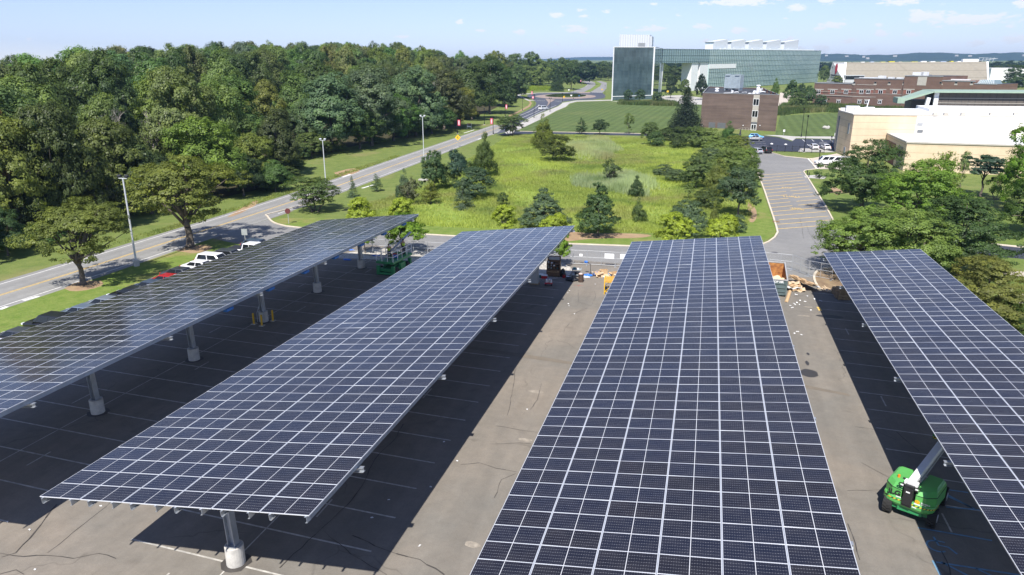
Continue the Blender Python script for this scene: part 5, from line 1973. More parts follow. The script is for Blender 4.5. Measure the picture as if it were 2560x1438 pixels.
cen = Vector((sum(p[0] for p in fp) / 4, sum(p[1] for p in fp) / 4, 0))
ins = lambda p, k: tuple(Vector((p[0], p[1], 0)) + (cen - Vector((p[0], p[1], 0))).normalized() * k)[:2]
fi, fo, fk = [ins(p, .5) for p in fp], [ins(p, -.08) for p in fp], [ins(p, .58) for p in fp]
for i in range(4):
    j = (i + 1) % 4
    mb.prism([fp[i], fp[j], fi[j], fi[i]], H - .6, H - .1)
    mc.prism([fo[i], fo[j], fk[j], fk[i]], H - .1, H)
pr_ = bb.part('parapet', mb, m_brick)
mc.build('coping', m_cop, pr_)
mb = MB()
mb.prism(fi, H - .62, H - .55)
rf_ = bb.part('roof', mb, m_roofd)
DEP = min(DEP, 60)
for xa, xb, zc_ in ((gx0, gx1, bb.at(1780, 306)[2]), (hx0, hx1, bb.at(1800, 307)[2])):
    mb = MB()
    bb.box(mb, xa, xb, -.06, .02, -1.5, zc_)
    for i in range(8):
        bb.box(mb, xa, xb, -.085, -.055, -1.2 + i * (zc_ + 1.2) / 8, -1.15 + i * (zc_ + 1.2) / 8)
    bb.part('garage_door', mb, m_gdoor)
# window strip: alternating putty panels and glazing, glass door at the foot
sx0, sx1 = bb.at(1880.5, 280)[0], bb.at(1895.5, 280)[0]
zr = lambda y: bb.at(1888, y)[2]
for ya, yb, kind in ((237.5, 247, 'p'), (247, 264, 'w'), (264.5, 276.5, 'p'), (276.5, 293.5, 'w'), (294, 305.5, 'p')):
    if kind == 'p':
        mb = MB()
        bb.box(mb, sx0, sx1, -.05, .03, zr(yb), zr(ya))
        bb.part('panel', mb, m_putty)
    else:
        bb.window(sx0, sx1, zr(yb), zr(ya), m_white, dark_glass, y=-.0, mull=1, fw=.13)
mb = MB()
bb.box(mb, sx0, sx1, -.04, .03, zr(310.5), zr(305.5))
bb.part('panel', mb, m_gdoor)
bb.window(sx0 + .05, sx1 - .1, zr(326.5), zr(310.7), white_paint, dark_glass, y=-.0, mull=1, fw=.18)
mb = MB()
bb.box(mb, sx0 - 2.0, sx1 + .3, -2.2, -.1, -1.6, zr(327.5))
bb.box(mb, sx0 - 2.4, sx0 - 2.0, -2.0, -.3, -1.6, zr(329))
bb.box(mb, sx0 - 2.8, sx0 - 2.4, -2.0, -.3, -1.6, zr(330.5))
st_ = bb.part('entrance_step', mb, concrete)
mb = MB()
for zz in (.55, 1.05):
    mb.bar((sx0 - 2.0, -2.15, zr(327.5) + zz), (sx1 + .2, -2.15, zr(327.5) + zz), .06)
    mb.bar((sx0 - 4.6, -2.15, zr(334) + zz), (sx0 - 2.0, -2.15, zr(327.5) + zz), .06)
for i in range(5):
    x = sx0 - 2.0 + i * (sx1 - sx0 + 2.2) / 4
    mb.bar((x, -2.15, zr(327.5)), (x, -2.15, zr(327.5) + 1.05), .06)
mb.build('railing', m_stone, st_)
# rooftop plant
mb = MB()
bx0, bx1 = bb.at(1810.5, 210, DEP * .62)[0], bb.at(1850, 210, DEP * .62)[0]
bz0, bz1 = H + .3, bb.at(1830, 187.5, DEP * .62)[2]
bb.box(mb, bx0, bx1, DEP * .62, DEP * .62 + 3.5, bz0, bz1)
bb.box(mb, bx0 + .4, bx0 + 2.2, DEP * .62 - .3, DEP * .62 + 1, bz1 - .3, bz1 + .25)
bb.box(mb, bx1 - 2.2, bx1 - .4, DEP * .62 - .3, DEP * .62 + 1, bz1 - .3, bz1 + .25)
for i in range(7):
    bb.box(mb, bx1 - 1.2, bx1 - .3, DEP * .62 - .06, DEP * .62 - .01, bz0 + .4 + i * .45, bz0 + .6 + i * .45)
for xx in (bx0 + .3, bx1 - .3, (bx0 + bx1) / 2):
    bb.box(mb, xx - .15, xx + .15, DEP * .62 + .2, DEP * .62 + 3.3, H - .56, bz0)
bb.part('cooling_unit', mb, M('cooler_panel', (.34, .40, .44), .5, .2, .1, 1), bevel=.08)
mb = MB()
for i, (x, y, dx, dy, dz) in enumerate(((1.6, DEP * .9, 1.6, 1.6, 1.5), (bx0 + 1.2, DEP * .45, 1.5, 1.4, 1.0), (4.2, DEP * .3, .9, .9, .5))):
    mb.tube((x, y, H - .56), (x, y, H - .56 + dz), dx / 2, dx / 2.6, 12)
    mb.tube((x, y, H - .56 + dz), (x, y, H - .56 + dz + .3), dx / 1.8, dx / 2.2, 12)
bb.part('roof_vent', mb, white_paint)
rr = random.Random(4)
m_rust = M('rusty_pipe', (.10, .06, .05), .8, 0, .2, 3)
ex_ = lambda y: W_ + (r1[0] - W_) * y / max(1, r1[1])
for i in range(9):
    y = 1.5 + i * (DEP - 3) / 9
    x = ex_(y) - 1.4 - (i % 2) * .5
    mb = MB()
    mb.tube((x, y, H - .56), (x, y, H + .35 + rr.uniform(0, .3)), .26, .22, 8)
    mb.tube((x, y, H + .3), (x, y, H + .5), .34, .34, 8)
    bb.part('roof_pipe', mb, m_rust)
for i in range(8):
    y = 1.5 + i * (DEP - 4) / 8
    x = ex_(y) * (.60 + .04 * (i % 3))
    mb = MB()
    bb.box(mb, x, x + .9, y, y + 1.4, H - .56, H + .1)
    bb.box(mb, x + .1, x + .8, y + .2, y + 1.2, H + .1, H + .22)
    bb.part('roof_box', mb, white_paint)
for i in range(9):
    x, y = rr.uniform(3, W_ * .55), rr.uniform(2, DEP * .6)
    mb = MB()
    q_ = (x + rr.uniform(-2, 2), y + rr.uniform(-5, 5), H - .35)
    mb.tube((x, y, H - .35), q_, .10, .10, 6)
    bb.box(mb, x - .15, x + .15, y - .15, y + .15, H - .56, H - .3)
    bb.part('roof_duct', mb, white_paint)
for x in (1744 + 12, 1858, 1900):
    p = bb.at(x, 315, -.1)
    mb = MB()
    bb.box(mb, p[0] - .12, p[0] + .12, -.3, -.01, p[2], p[2] + .3)
    bb.part('wall_light', mb, white_paint)

# ---- long red brick building
b0 = G(2030, 263)
zt1 = ztop(b0, 208)
Aw = Vector((b0.x, b0.y, zt1))
Bw = Zt(2129, 210.5, Aw)
gz = b0.z - 1.5
lb2 = Bld('long_brick_building', 'long red brick building with pale stone window heads in front of the arena', 'building', Aw, Bw, gz)
x1 = lb2.at(2132, 230)[0]
x2 = lb2.at(2263, 200)[0]
x3 = lb2.at(2357, 200)[0]
x4 = lb2.at(2487, 230)[0]
h1 = lb2.L(Aw)[2]
h2 = lb2.at(2140, 196.6)[2]
h3 = lb2.at(2300, 191)[2]
h4 = lb2.at(2460, 211)[2]
mb = MB()
lb2.box(mb, 0, x1 - .01, 0, 16, -2, h1)
lb2.box(mb, x1, x2 - .01, -.2, 24, -2, h2)
lb2.box(mb, x2, x3, -.8, 22, -2, h3)
lb2.box(mb, x3 + .01, lb2.at(2437, 205)[0], -.2, 24, -2, h2 - .3)
lb2.box(mb, lb2.at(2437, 205)[0] + .01, x4, 0, 20, -2, h4)
lb2.part('wall', mb, m_brick2)
mb = MB()
for a, b, y, h, d in ((0, x1 - .02, 0, h1, 16), (x1, x2 - .02, -.2, h2, 24), (x2, x3, -.8, h3, 22), (x3 + .02, lb2.at(2437, 205)[0], -.2, h2 - .3, 24), (lb2.at(2437, 205)[0] + .02, x4, 0, h4, 20)):
    lb2.box(mb, a - .1, b + .1, y - .15, y + .6, h, h + .35)
    lb2.box(mb, a - .1, a + .5, y + .6, d, h, h + .35)
lb2.part('coping', mb, m_cop)
mb = MB()
for a, b, y, h, d in ((0, x1 - .02, 0, h1, 16), (x1, x2 - .02, -.2, h2, 24), (x2, x3, -.8, h3, 22), (x3 + .02, x4, 0, h4, 20)):
    lb2.box(mb, a + .5, b - .1, y + .6, d - .1, h + .01, h + .08)
lb2.part('roof', mb, m_roofd)
zz = lambda y: lb2.at(2150, y)[2]
mb = MB()
for ya, yb, xa, xb in ((239, 240.5, 2030, 2180), (232.6, 233.4, 2030, 2300), (242, 243, 2170, 2190), (211.5, 212.6, 2142, 2190)):
    a, b = lb2.at(xa, (ya + yb) / 2), lb2.at(xb, (ya + yb) / 2)
    lb2.box(mb, a[0], b[0], -.26, -.19 if xb > 2140 else 0.02, lb2.at((xa + xb) / 2, yb)[2], lb2.at((xa + xb) / 2, ya)[2])
lb2.part('stone_band', mb, m_stone)
mh_, mbk = MB(), MB()
for x in (2046, 2081, 2115, 2154, 2171, 2202, 2238, 2274):
    a, b = lb2.at(x - 4.7, 225), lb2.at(x + 4.7, 235)
    yo = -.19 if x > 2132 else .01
    if x > 2262:
        yo = -.79
    lb2.window(a[0], b[0], b[2], a[2], m_white, dark_glass, y=yo, mull=1, fw=.16)
    sh = MB()
    lb2.box(sh, a[0] - 1.6, b[0] + 1.6, yo - .1, yo + .03, lb2.at(x, 224.6)[2], lb2.at(x, 222.4)[2])
    lb2.part('stone_head', sh, m_stone)
    lb2.box(mbk, a[0] - 1.4, a[0] - .05, yo - .03, yo + .02, b[2], a[2])
    lb2.box(mbk, b[0] + .05, b[0] + 1.4, yo - .03, yo + .02, b[2], a[2])
for x in (2062, 2096, 2149, 2167, 2105 + 95):
    a, b = lb2.at(x - 4, 250.5), lb2.at(x + 4, 260)
    yo = -.19 if x > 2132 else .01
    lb2.window(a[0], b[0], b[2], a[2], white_paint, dark_glass, y=yo, mull=1, fw=.2)
    sh = MB()
    lb2.box(sh, a[0] - .4, b[0] + .4, yo - .1, yo + .03, lb2.at(x, 250)[2], lb2.at(x, 248)[2])
    lb2.part('stone_head', sh, m_stone)
for x in (2136, 2189, 2224, 2261, 2354, 2391, 2430):
    a, b = lb2.at(x - 2.4, 205), lb2.at(x + 2.4, 209)
    yo = -.19
    lb2.window(a[0], b[0], b[2], a[2], m_louv, dark_glass, y=yo if not 2262 < x < 2357 else -.79, mull=0, fw=.1)
    sh = MB()
    lb2.box(sh, a[0] - .2, b[0] + .2, yo - .1, yo + .03, lb2.at(x, 213)[2], lb2.at(x, 209.4)[2])
    lb2.part('stone_sill', sh, m_stone)
a, b = lb2.at(2298, 192), lb2.at(2317, 214)
lb2.box(mh_, a[0], b[0], -.9, -.78, b[2], a[2])
lb2.part('stone_panel', mh_, m_stone)
lb2.part('brick_panel', mbk, m_brick3)
a, b = lb2.at(2440, 200, -.5), lb2.at(2480, 212, -.5)
mb = MB()
mb.loft([[(a[0], 1, h4), (b[0], 1, h4), (b[0], 9, h4), (a[0], 9, h4)], [(a[0] + .7, 2, a[2]), (b[0] - .7, 2, a[2]), (b[0] - .7, 8, a[2]), (a[0] + .7, 8, a[2])]])
sk = lb2.part('skylight', mb, curtain_mat('skylight_glass', (.16, .22, .24), (.26, .33, .35), 1.2, 1.0))
mb = MB()
for i in range(9):
    t = i / 8
    mb.bar((a[0] + (b[0] - a[0]) * t, .95, h4), (a[0] + .7 + (b[0] - a[0] - 1.4) * t, 1.95, a[2]), .12)
mb.build('skylight_bars', m_white, sk)
for x, y, w, h in ((2205, 196, 3, 1.3), (2228, 197, 2.2, .8), (2250, 198, 2.5, .7), (2297, 189.5, 5, 1.6), (2312, 189, 2.5, 1.8), (2365, 199, 2, 1.4), (2400, 199.5, 8, .4), (2172, 197.5, 9, .5)):
    p = lb2.at(x, y, 8)
    mb = MB()
    lb2.box(mb, p[0] - w / 2, p[0] + w / 2, 7, 9, h2 if not 2262 < x < 2357 else h3, (h2 if not 2262 < x < 2357 else h3) + h)
    lb2.part('roof_plant', mb, white_paint)

# ---- cream building with its lower wing
bL = G(2086, 379)
zt = ztop(bL, 278)
Lw = Vector((bL.x, bL.y, zt))
Aw, Bw = Zt(2135, 287.5, Lw), Zt(2560, 293.5, Lw)
gz = bL.z - 2.5
cb_ = Bld('cream_building', 'cream tiled building with a lower front wing and white flat roofs', 'building', Aw, Bw, gz)
H = cb_.L(Aw)[2]
l_ = cb_.L(Lw)
print('cream', H, l_, cb_.len)
RP = Aw
xs_ = cb_.at(2288, 320)[0]
xe = cb_.at(2760, 320)[0]
mb = MB()
mb.prism([(0, 0), (xs_, 0), (xs_, 26), (l_[0] + 1.5, 26), l_[:2]], -2, H)
cw = cb_.part('tiled_wall', mb, m_cream)
mb = MB()
cb_.box(mb, xs_ + .01, xe, -.05, 26, -2, H + .02)
cb_.part('smooth_wall', mb, m_cream2)
mb = MB()
mb.prism([(.3, .35), (xs_, .35), (xs_, 25.8), (l_[0] + 2, 25.8), (l_[0] + .35, l_[1])], H + .01, H + .10)
cb_.box(mb, xs_, xe, .35, 25.8, H + .03, H + .12)
cb_.part('roof', mb, m_wroof)
mb = MB()
d = Vector((l_[0], l_[1], 0))
mb.bar((0, .1, H + .12), (l_[0], l_[1] + .1, H + .12), .4, .28)
cb_.box(mb, -.1, xe, -.1, .3, H + .02, H + .26)
cb_.part('coping', mb, m_stone)
# dark corner strip and side windows on the left return wall
n_ = Vector((d.y, -d.x, 0)).normalized()
if n_.x > 0:
    n_ = -n_
ang_ = math.atan2(d.y, d.x)
mb = MB()
for t0, t1, za, zb_ in ((.90, .985, -2, H - 1.2),):
    c = d * ((t0 + t1) / 2) + n_ * .03
    mb.box((c.x, c.y, (za + zb_) / 2), (d.length * (t1 - t0), .12, zb_ - za), rz=ang_)
cb_.part('slate_strip', mb, m_gdoor)
for t, za, zb_ in ((.22, H * .62, H * .83), (.30, H * .18, H * .36)):
    mb = MB()
    c = d * t + n_ * .02
    mb.box((c.x, c.y, (za + zb_) / 2), (1.5, .12, zb_ - za), rz=ang_)
    f_ = cb_.part('window', mb, m_cop)
    mb = MB()
    c = d * t + n_ * .06
    mb.box((c.x, c.y, (za + zb_) / 2), (1.2, .10, zb_ - za - .3), rz=ang_)
    mb.build('pane', curtain_mat('side_pane', (.14, .19, .25), (.2, .26, .33), 3, 3), f_)
for y, hh in ((311, 3.2), (328.5, 3.2)):
    p = cb_.at(2300, y, -.05)
    mb = MB()
    cb_.box(mb, p[0] - .6, p[0] + .6, -.14, -.04, p[2] - .35, p[2] + .35)
    cb_.part('wall_vent', mb, m_cop if y < 320 else m_gdoor)
# lower wing
q = cb_.at(2218, 335)
h2 = q[2]
QP = cb_.W(q)
F0, F1 = cb_.L(Zt(2268, 357.5, QP)), cb_.L(Zt(2510, 364.5, QP))
sl = (F1[1] - F0[1]) / (F1[0] - F0[0])
xe2 = F1[0] + 16
mb = MB()
mb.prism([(q[0], -.02), F0[:2], (xe2, F0[1] + sl * (xe2 - F0[0])), (xe2, -.02)], -2, h2)
lw = cb_.part('lower_wing', mb, m_cream)
mb = MB()
mb.prism([(q[0] + .4, -.06), (F0[0] + .3, F0[1] + .4), (xe2 - .3, F0[1] + sl * (xe2 - F0[0]) + .4), (xe2 - .3, -.06)], h2 + .01, h2 + .09)
mb.build('roof', m_wroof, lw)
mb = MB()
mb.bar((q[0], -.3, h2 + .13), (F0[0], F0[1], h2 + .13), .4, .3)
mb.bar((F0[0] - .2, F0[1], h2 + .131), (xe2, F0[1] + sl * (xe2 - F0[0]), h2 + .131), .4, .3)
mb.build('coping', m_stone, lw)
e = Vector((F0[0] - q[0], F0[1], 0))
nn = Vector((e.y, -e.x, 0)).normalized()
if nn.x > 0:
    nn = -nn
ae = math.atan2(e.y, e.x)
for t0, t1, m_ in ((.03, .52, M('red_recess', (.16, .06, .05), .8, 0, .2, 1)), (.66, .86, m_gdoor)):
    mb = MB()
    c = Vector((q[0], 0, 0)) + e * ((t0 + t1) / 2) + nn * .02
    mb.box((c.x, c.y, h2 * .36), (e.length * (t1 - t0), .14, h2 * .98), rz=ae)
    mb.build('recess', m_, lw)
for x, y in ((2310, 343), (2322, 350), (2440, 349), (2494, 354)):
    p = cb_.L(Zt(x, y, QP))
    mb = MB()
    if x == 2310:
        cb_.box(mb, p[0] - 1.6, p[0] + 1.6, p[1] - .5, p[1] + .5, h2 + .09, h2 + .5)
    elif x == 2440:
        cb_.box(mb, p[0] - .5, p[0] + .5, p[1] - .4, p[1] + .4, h2 + .09, h2 + .5)
        mb.tube((p[0], p[1], h2 + .5), (p[0], p[1], h2 + 1.1), .3, .42, 10)
    else:
        cb_.box(mb, p[0] - .9, p[0] + .9, p[1] - .2, p[1] + .2, h2 + .09, h2 + .3)
    cb_.part('roof_vent', mb, white_paint)
# plant at the roof's left end, pole, row of fans
for x, y, w, hh in ((2130, 280, 3.2, 1.4), (2150, 281, 3, 1.1), (2172, 281, 2.2, 1.2)):
    p = cb_.L(Zt(x, y, RP))
    mb = MB()
    cb_.box(mb, p[0] - w / 2, p[0] + w / 2, p[1] - .8, p[1] + .8, H + .1, H + .1 + hh)
    cb_.part('roof_plant', mb, alu, bevel=.05)
p = cb_.L(Zt(2163, 281.5, RP))
mb = MB()
mb.tube((p[0], p[1], H), (p[0] + .5, p[1], H + 3.2), .13, .11, 8)
cb_.part('flue', mb, white_paint)
# white hall behind with fans on its parapet
wy = 14.0
w0 = cb_.at(2325, 272, wy)
mb = MB()
cb_.box(mb, w0[0], xe, wy, wy + 14, H, w0[2])
wh = cb_.part('upper_hall', mb, m_wroof)
for i, x in enumerate((2339, 2366, 2409, 2481, 2541)):
    p = cb_.L(Zt(x, 291 - (i > 1) * .6, RP))
    mb = MB()
    cb_.box(mb, p[0] - .45, p[0] + .45, p[1] + .3, p[1] + 1.2, H + .1, H + .8, mi=1)
    s_ = .7 + i * .09
    mb.tube((p[0] - .3, p[1] + .7, H + .8), (p[0] - .75 * s_, p[1] + .7, H + 1.7 * s_), .25, .36, 10)
    mb.tube((p[0] + .3, p[1] + .7, H + .8), (p[0] + .75 * s_, p[1] + .7, H + 1.7 * s_), .25, .36, 10)
    cb_.part('roof_fan', mb, [white_paint, m_stone])

# ---- green eaved building behind the cream one
A_, B_ = cb_.at(2335, 262, 34), cb_.at(2600, 262, 34)
A_, B_ = cb_.W(A_), cb_.W(B_)
ge = Bld('eaved_building', 'low building with brown louvered walls under wide pale green eaves', 'building', A_, B_, T(A_.x, A_.y) - .5)
zz = lambda y: ge.at(2450, y)[2]
xr = ge.at(2760, 240)[0]
mb = MB()
ge.box(mb, 0, xr, 0, 10.8, -1, zz(232))
gw = ge.part('louvered_wall', mb, m_brown)
mb = MB()
for y in (246, 258.3, 269):
    ge.box(mb, -.05, xr, -.12, -.01, zz(y + .9), zz(y - .5))
for i in range(24):
    ge.box(mb, i * xr / 24, i * xr / 24 + .06, -.05, -.005, zz(269), zz(232), mi=1)
mb.build('white_bands', [m_stone, m_roofd], gw)
mb = MB()
ge.box(mb, -.9, xr, -1.6, 11, zz(232), zz(228.3))
ge.part('eave', mb, m_green)
e0, e1 = ge.at(2330, 226, -1), ge.at(2258, 249, -1)
mb = MB()
mb.loft([[(e1[0], -1.6, e1[2] - .5), (e1[0], 4, e1[2] - .5), (e1[0], 4, e1[2] + .3), (e1[0], -1.6, e1[2] + .3)], [(-.92, -1.6, zz(231.5)), (-.92, 10.5, zz(231.5)), (-.92, 10.5, zz(228.8)), (-.92, -1.6, zz(228.8))]])
ge.box(mb, e1[0] - 1.5, e1[0] + .3, -1.7, 4, e1[2] - 1.0, e1[2] + .5)
ge.part('sloping_canopy', mb, m_green)
mb = MB()
ge.box(mb, e1[0] + 3, -.02, 2.5, 10, -1, e1[2] - .4)
ge.part('end_wall', mb, m_brown)
mb = MB()
mb.bar((e1[0] + 4.5, -1.2, -1), (e1[0] + 6.2, -1.2, e1[2] + .6), 1.1, .9)
ge.box(mb, -.4, .7, -.4, .5, -1, zz(232))
ge.part('white_column', mb, m_white)

# ---- arena with tan roof
p0 = G(2108, 214)
ar = Bld('arena', 'large arena with a sloping tan roof, white gable edge and red emblem', 'building', p0, Zt(2469, 213, p0), p0.z)
eL, eR = ar.at(2107.4, 201, 0), ar.at(2470, 200, 0)
rL, rR = ar.at(2112, 156.5, 13), ar.at(2468, 154.5, 13)
bL_, tL_ = ar.at(2066, 210, 26), ar.at(2083, 156, 18)
mb = MB()
mb.add([eL, eR, rR, rL, (eL[0], 40, eL[2]), (eR[0], 40, eR[2]), (rR[0], 24, rR[2]), (rL[0], 24, rL[2])], [(0, 1, 2, 3), (3, 2, 6, 7), (7, 6, 5, 4), (1, 5, 6, 2)])
mb.box(((eL[0] + eR[0]) / 2, 20, eL[2] / 2 - 1), (eR[0] - eL[0], 39.8, eL[2] + 1.9), mi=0)
ar.part('roof', mb, m_tanroof)
zt_ = (rL[2] + tL_[2]) / 2
mb = MB()
mb.add([(eL[0] - .02, 0, -3), (bL_[0] - .9, 26, -3), (bL_[0], 26, 0), (tL_[0], 18, tL_[2]), (rL[0] - .02, 13, rL[2]), (eL[0] - .02, 0, eL[2])], [(5, 4, 3, 2, 1, 0)])
mb.add([(eL[0] + .3, 1, -3), (bL_[0] + .3, 27, -3), (bL_[0] + .3, 27, 0), (tL_[0] + .3, 19, tL_[2]), (rL[0] + .3, 14, rL[2]), (eL[0] + .3, 1, eL[2])], [(0, 1, 2, 3, 4, 5)])
mb.bar((bL_[0] + .2, 26.4, 0), (tL_[0] + .2, 18.4, tL_[2]), .8, .6)
mb.bar((tL_[0], 18.4, tL_[2]), (rL[0], 13.3, rL[2]), .8, .6)
ga = ar.part('gable', mb, m_gable)
mb = MB()
mb.bar((eL[0] + .6, -.25, eL[2] - 4), (eL[0] + .6, -.25, eL[2]), 1.6, .8)
mb.bar((eL[0] + .6, -.25, eL[2]), (rL[0] + .6, 12.7, rL[2]), 1.6, .8)
mb.bar((eR[0], -.25, eL[2] - 4), (eR[0], -.25, eR[2]), 1.4, .8)
mb.bar((eR[0], -.25, eR[2]), (rR[0], 12.7, rR[2]), 1.4, .8)
ar.part('white_edge', mb, m_white)
# emblem and dark strip lie in the gable's plane
def gpt(x, y):
    a = Vector((eL[0], 0, 0))
    u = Vector((bL_[0] - eL[0], 26, 0))
    n = Vector((u.y, -u.x, 0)).normalized()
    if n.y > 0:
        n = -n
    dl = ar.Ri @ ray(x, y)
    o = Vector(ar.L((0, 0, CAMH)))
    t = (a - o).dot(n) / dl.dot(n)
    return o + dl * t + n * .25
mb = MB()
for q_ in ([(2088.5, 172), (2089.5, 164), (2092, 159.5), (2095, 159), (2095.5, 165), (2094.5, 172)], [(2088.5, 172.4), (2094.5, 172.4), (2093, 180), (2088, 184.5)], [(2088, 177.4), (2091, 178), (2090, 185), (2088, 185)]):
    ps = [gpt(*k) for k in q_]
    mb.add(ps, [tuple(range(len(ps)))])
mb.build('emblem', m_red, ga)
mb = MB()
ps = [gpt(*k) for k in ((2078, 186), (2103, 189.5), (2103, 193), (2078, 190))]
mb.add(ps, [(0, 1, 2, 3)])
ps = [gpt(*k) for k in ((2080.5, 165), (2082.3, 164), (2082.3, 170), (2080, 170.5))]
mb.add(ps, [(0, 1, 2, 3)])
mb.build('dark_strip', m_roofd, ga)
mb = MB()
k0, k1 = ar.at(2113, 190, -1.2), ar.at(2160, 196, -1.2)
ar.box(mb, k0[0], k1[0], -2, 3.0, -2, k0[2] + .6)
dk = ar.part('annexe', mb, m_gable)
mb = MB()
ar.box(mb, k0[0] + .2, k1[0] - .3, -2.08, -1.98, ar.at(2130, 199, -2)[2], k0[2])
mb.build('dark_strip', dark_glass, dk)
rr = random.Random(9)
mY, mG = M('yellow_tarp', (.55, .50, .06), .7, 0, .1, 1), M('blue_grey_unit', (.35, .42, .55), .6, 0, .1, 1)
for i in range(11):
    x = rL[0] + (rR[0] - rL[0]) * (.12 + .76 * i / 11 + rr.uniform(-.01, .02))
    w = rr.uniform(1.5, 5)
    mb = MB()
    ar.box(mb, x, x + w, 15, 18, rL[2] - .1, rL[2] + rr.uniform(.4, .9))
    ar.part('roof_equipment', mb, rr.choice([white_paint, white_paint, mG, mY, m_stone]))
x = rL[0] + (rR[0] - rL[0]) * .84
mb = MB()
ar.box(mb, x, x + 13, 15, 18, rL[2] - .1, rL[2] + 2.4)
ar.part('roof_equipment', mb, white_paint)
mb = MB()
x = rR[0] - 6
for i in range(5):
    mb.bar((x + i * 3, 16, rR[2] - .5), (x + i * 3 + 1, 16, rR[2] + 3.4), .25)
mb.bar((x - 5, 16, rR[2] + .4), (x + 16, 16, rR[2] + 2.6), .3)
mb.bar((x, 16, rR[2] + 3.4), (x + 15, 16, rR[2] + 2.6), .3)
ar.part('lattice_mast', mb, alu)
# white hall and dark building on the right
p0 = Z(2471, 213, 11)
wb = Bld('white_hall', 'plain white hall right of the tan arena', 'building', p0, Zt(2640, 214, p0), T(p0.x, p0.y) - 1)
mb = MB()
a, b = wb.at(2471.5, 171.5), wb.at(2640, 172)
mb.prism([(0, 0), (b[0], 0), (b[0], 30), (0, 30)], -2, a[2])
wv = wb.part('wall', mb, m_wroof)
mb = MB()
wb.box(mb, -.2, b[0], -.15, 30.2, a[2] + .01, a[2] + .3)
wb.part('roof', mb, m_wroof)
p0 = Z(2524, 232, 7)
kb = Bld('dark_building', 'dark walled building with a thin teal roof at the right edge', 'building', p0, Zt(2640, 233, p0), T(p0.x, p0.y) - 1)
a, b = kb.at(2524, 206), kb.at(2640, 206)
mb = MB()
kb.box(mb, 0, b[0], 0, 14, -1, a[2])
kb.part('wall', mb, m_dgreen)
mb = MB()
kb.box(mb, .0, b[0], -.08, -.01, kb.at(2550, 213.6)[2], kb.at(2550, 212.8)[2])
kb.part('white_line', mb, m_cop)
e_ = kb.at(2514, 204, -1.5)
mb = MB()
mb.loft([[(e_[0], -1.6, a[2]), (b[0], -1.6, a[2]), (b[0], -1.6, a[2] + .9), (e_[0], -1.6, a[2] + .5)], [(e_[0] + 2, 14, a[2] + 1), (b[0], 14, a[2] + 1), (b[0], 14, a[2] + 1.6), (e_[0] + 2, 14, a[2] + 1.5)]])
kb.part('roof', mb, m_teal_roof)
# low shed between the shrubs, far houses on the ridge
rr = random.Random(31)
for i in range(9):
    x = rr.uniform(2060, 2560)
    y = rr.uniform(138, 153)
    d = ray(x, y)
    u = Vector((d.x, d.y, 0)).normalized()
    dist = 4300 + (150 - y) * 40
    p = u * dist
    k = d.z / math.hypot(d.x, d.y)
    mb = MB()
    w, h = rr.uniform(9, 22), rr.uniform(3.5, 6)
    mb.box((0, 0, 0), (w, 14, h))
    o = thing('far_house', 'tiny pale building among the trees on the distant ridge', 'house', (p.x, p.y, CAMH + k * dist), rr.uniform(-.3, .3), 'pale buildings on the distant ridge')
    mb.build('wall', M('far_wall', (.42, .41, .39), .8, 0, .05, .02), o)
    mb = MB()
    mb.loft([[(-w / 2 - .5, -7.5, h / 2), (w / 2 + .5, -7.5, h / 2), (w / 2 + .5, 7.5, h / 2), (-w / 2 - .5, 7.5, h / 2)], [(-w / 2, -.3, h / 2 + 3), (w / 2, -.3, h / 2 + 3), (w / 2, .3, h / 2 + 3), (-w / 2, .3, h / 2 + 3)]])
    mb.build('roof', M('far_roof', (.40, .36, .34), .8, 0, .05, .02), o)

# ================================================================ VEHICLES
def paint_mat():
    a = NT('car_paint')
    oi = a.n('ShaderNodeObjectInfo')
    a.b.inputs['Coat Weight'].default_value = 0.6
    a.b.inputs['Coat Roughness'].default_value = 0.05
    return a.fin(oi.outputs['Color'], 0.35, 0.1)


m_paint = paint_mat()
m_rim = M('wheel_rim', (.45, .46, .48), .3, .7, .1, 4)
m_lamp = M('lamp_glass', (.75, .77, .80), .1, 0, .05, 4)
m_tail = M('tail_lamp', (.40, .02, .02), .2, 0, .05, 4)
m_trim = M('black_trim', (.025, .025, .028), .5, 0, .1, 4)
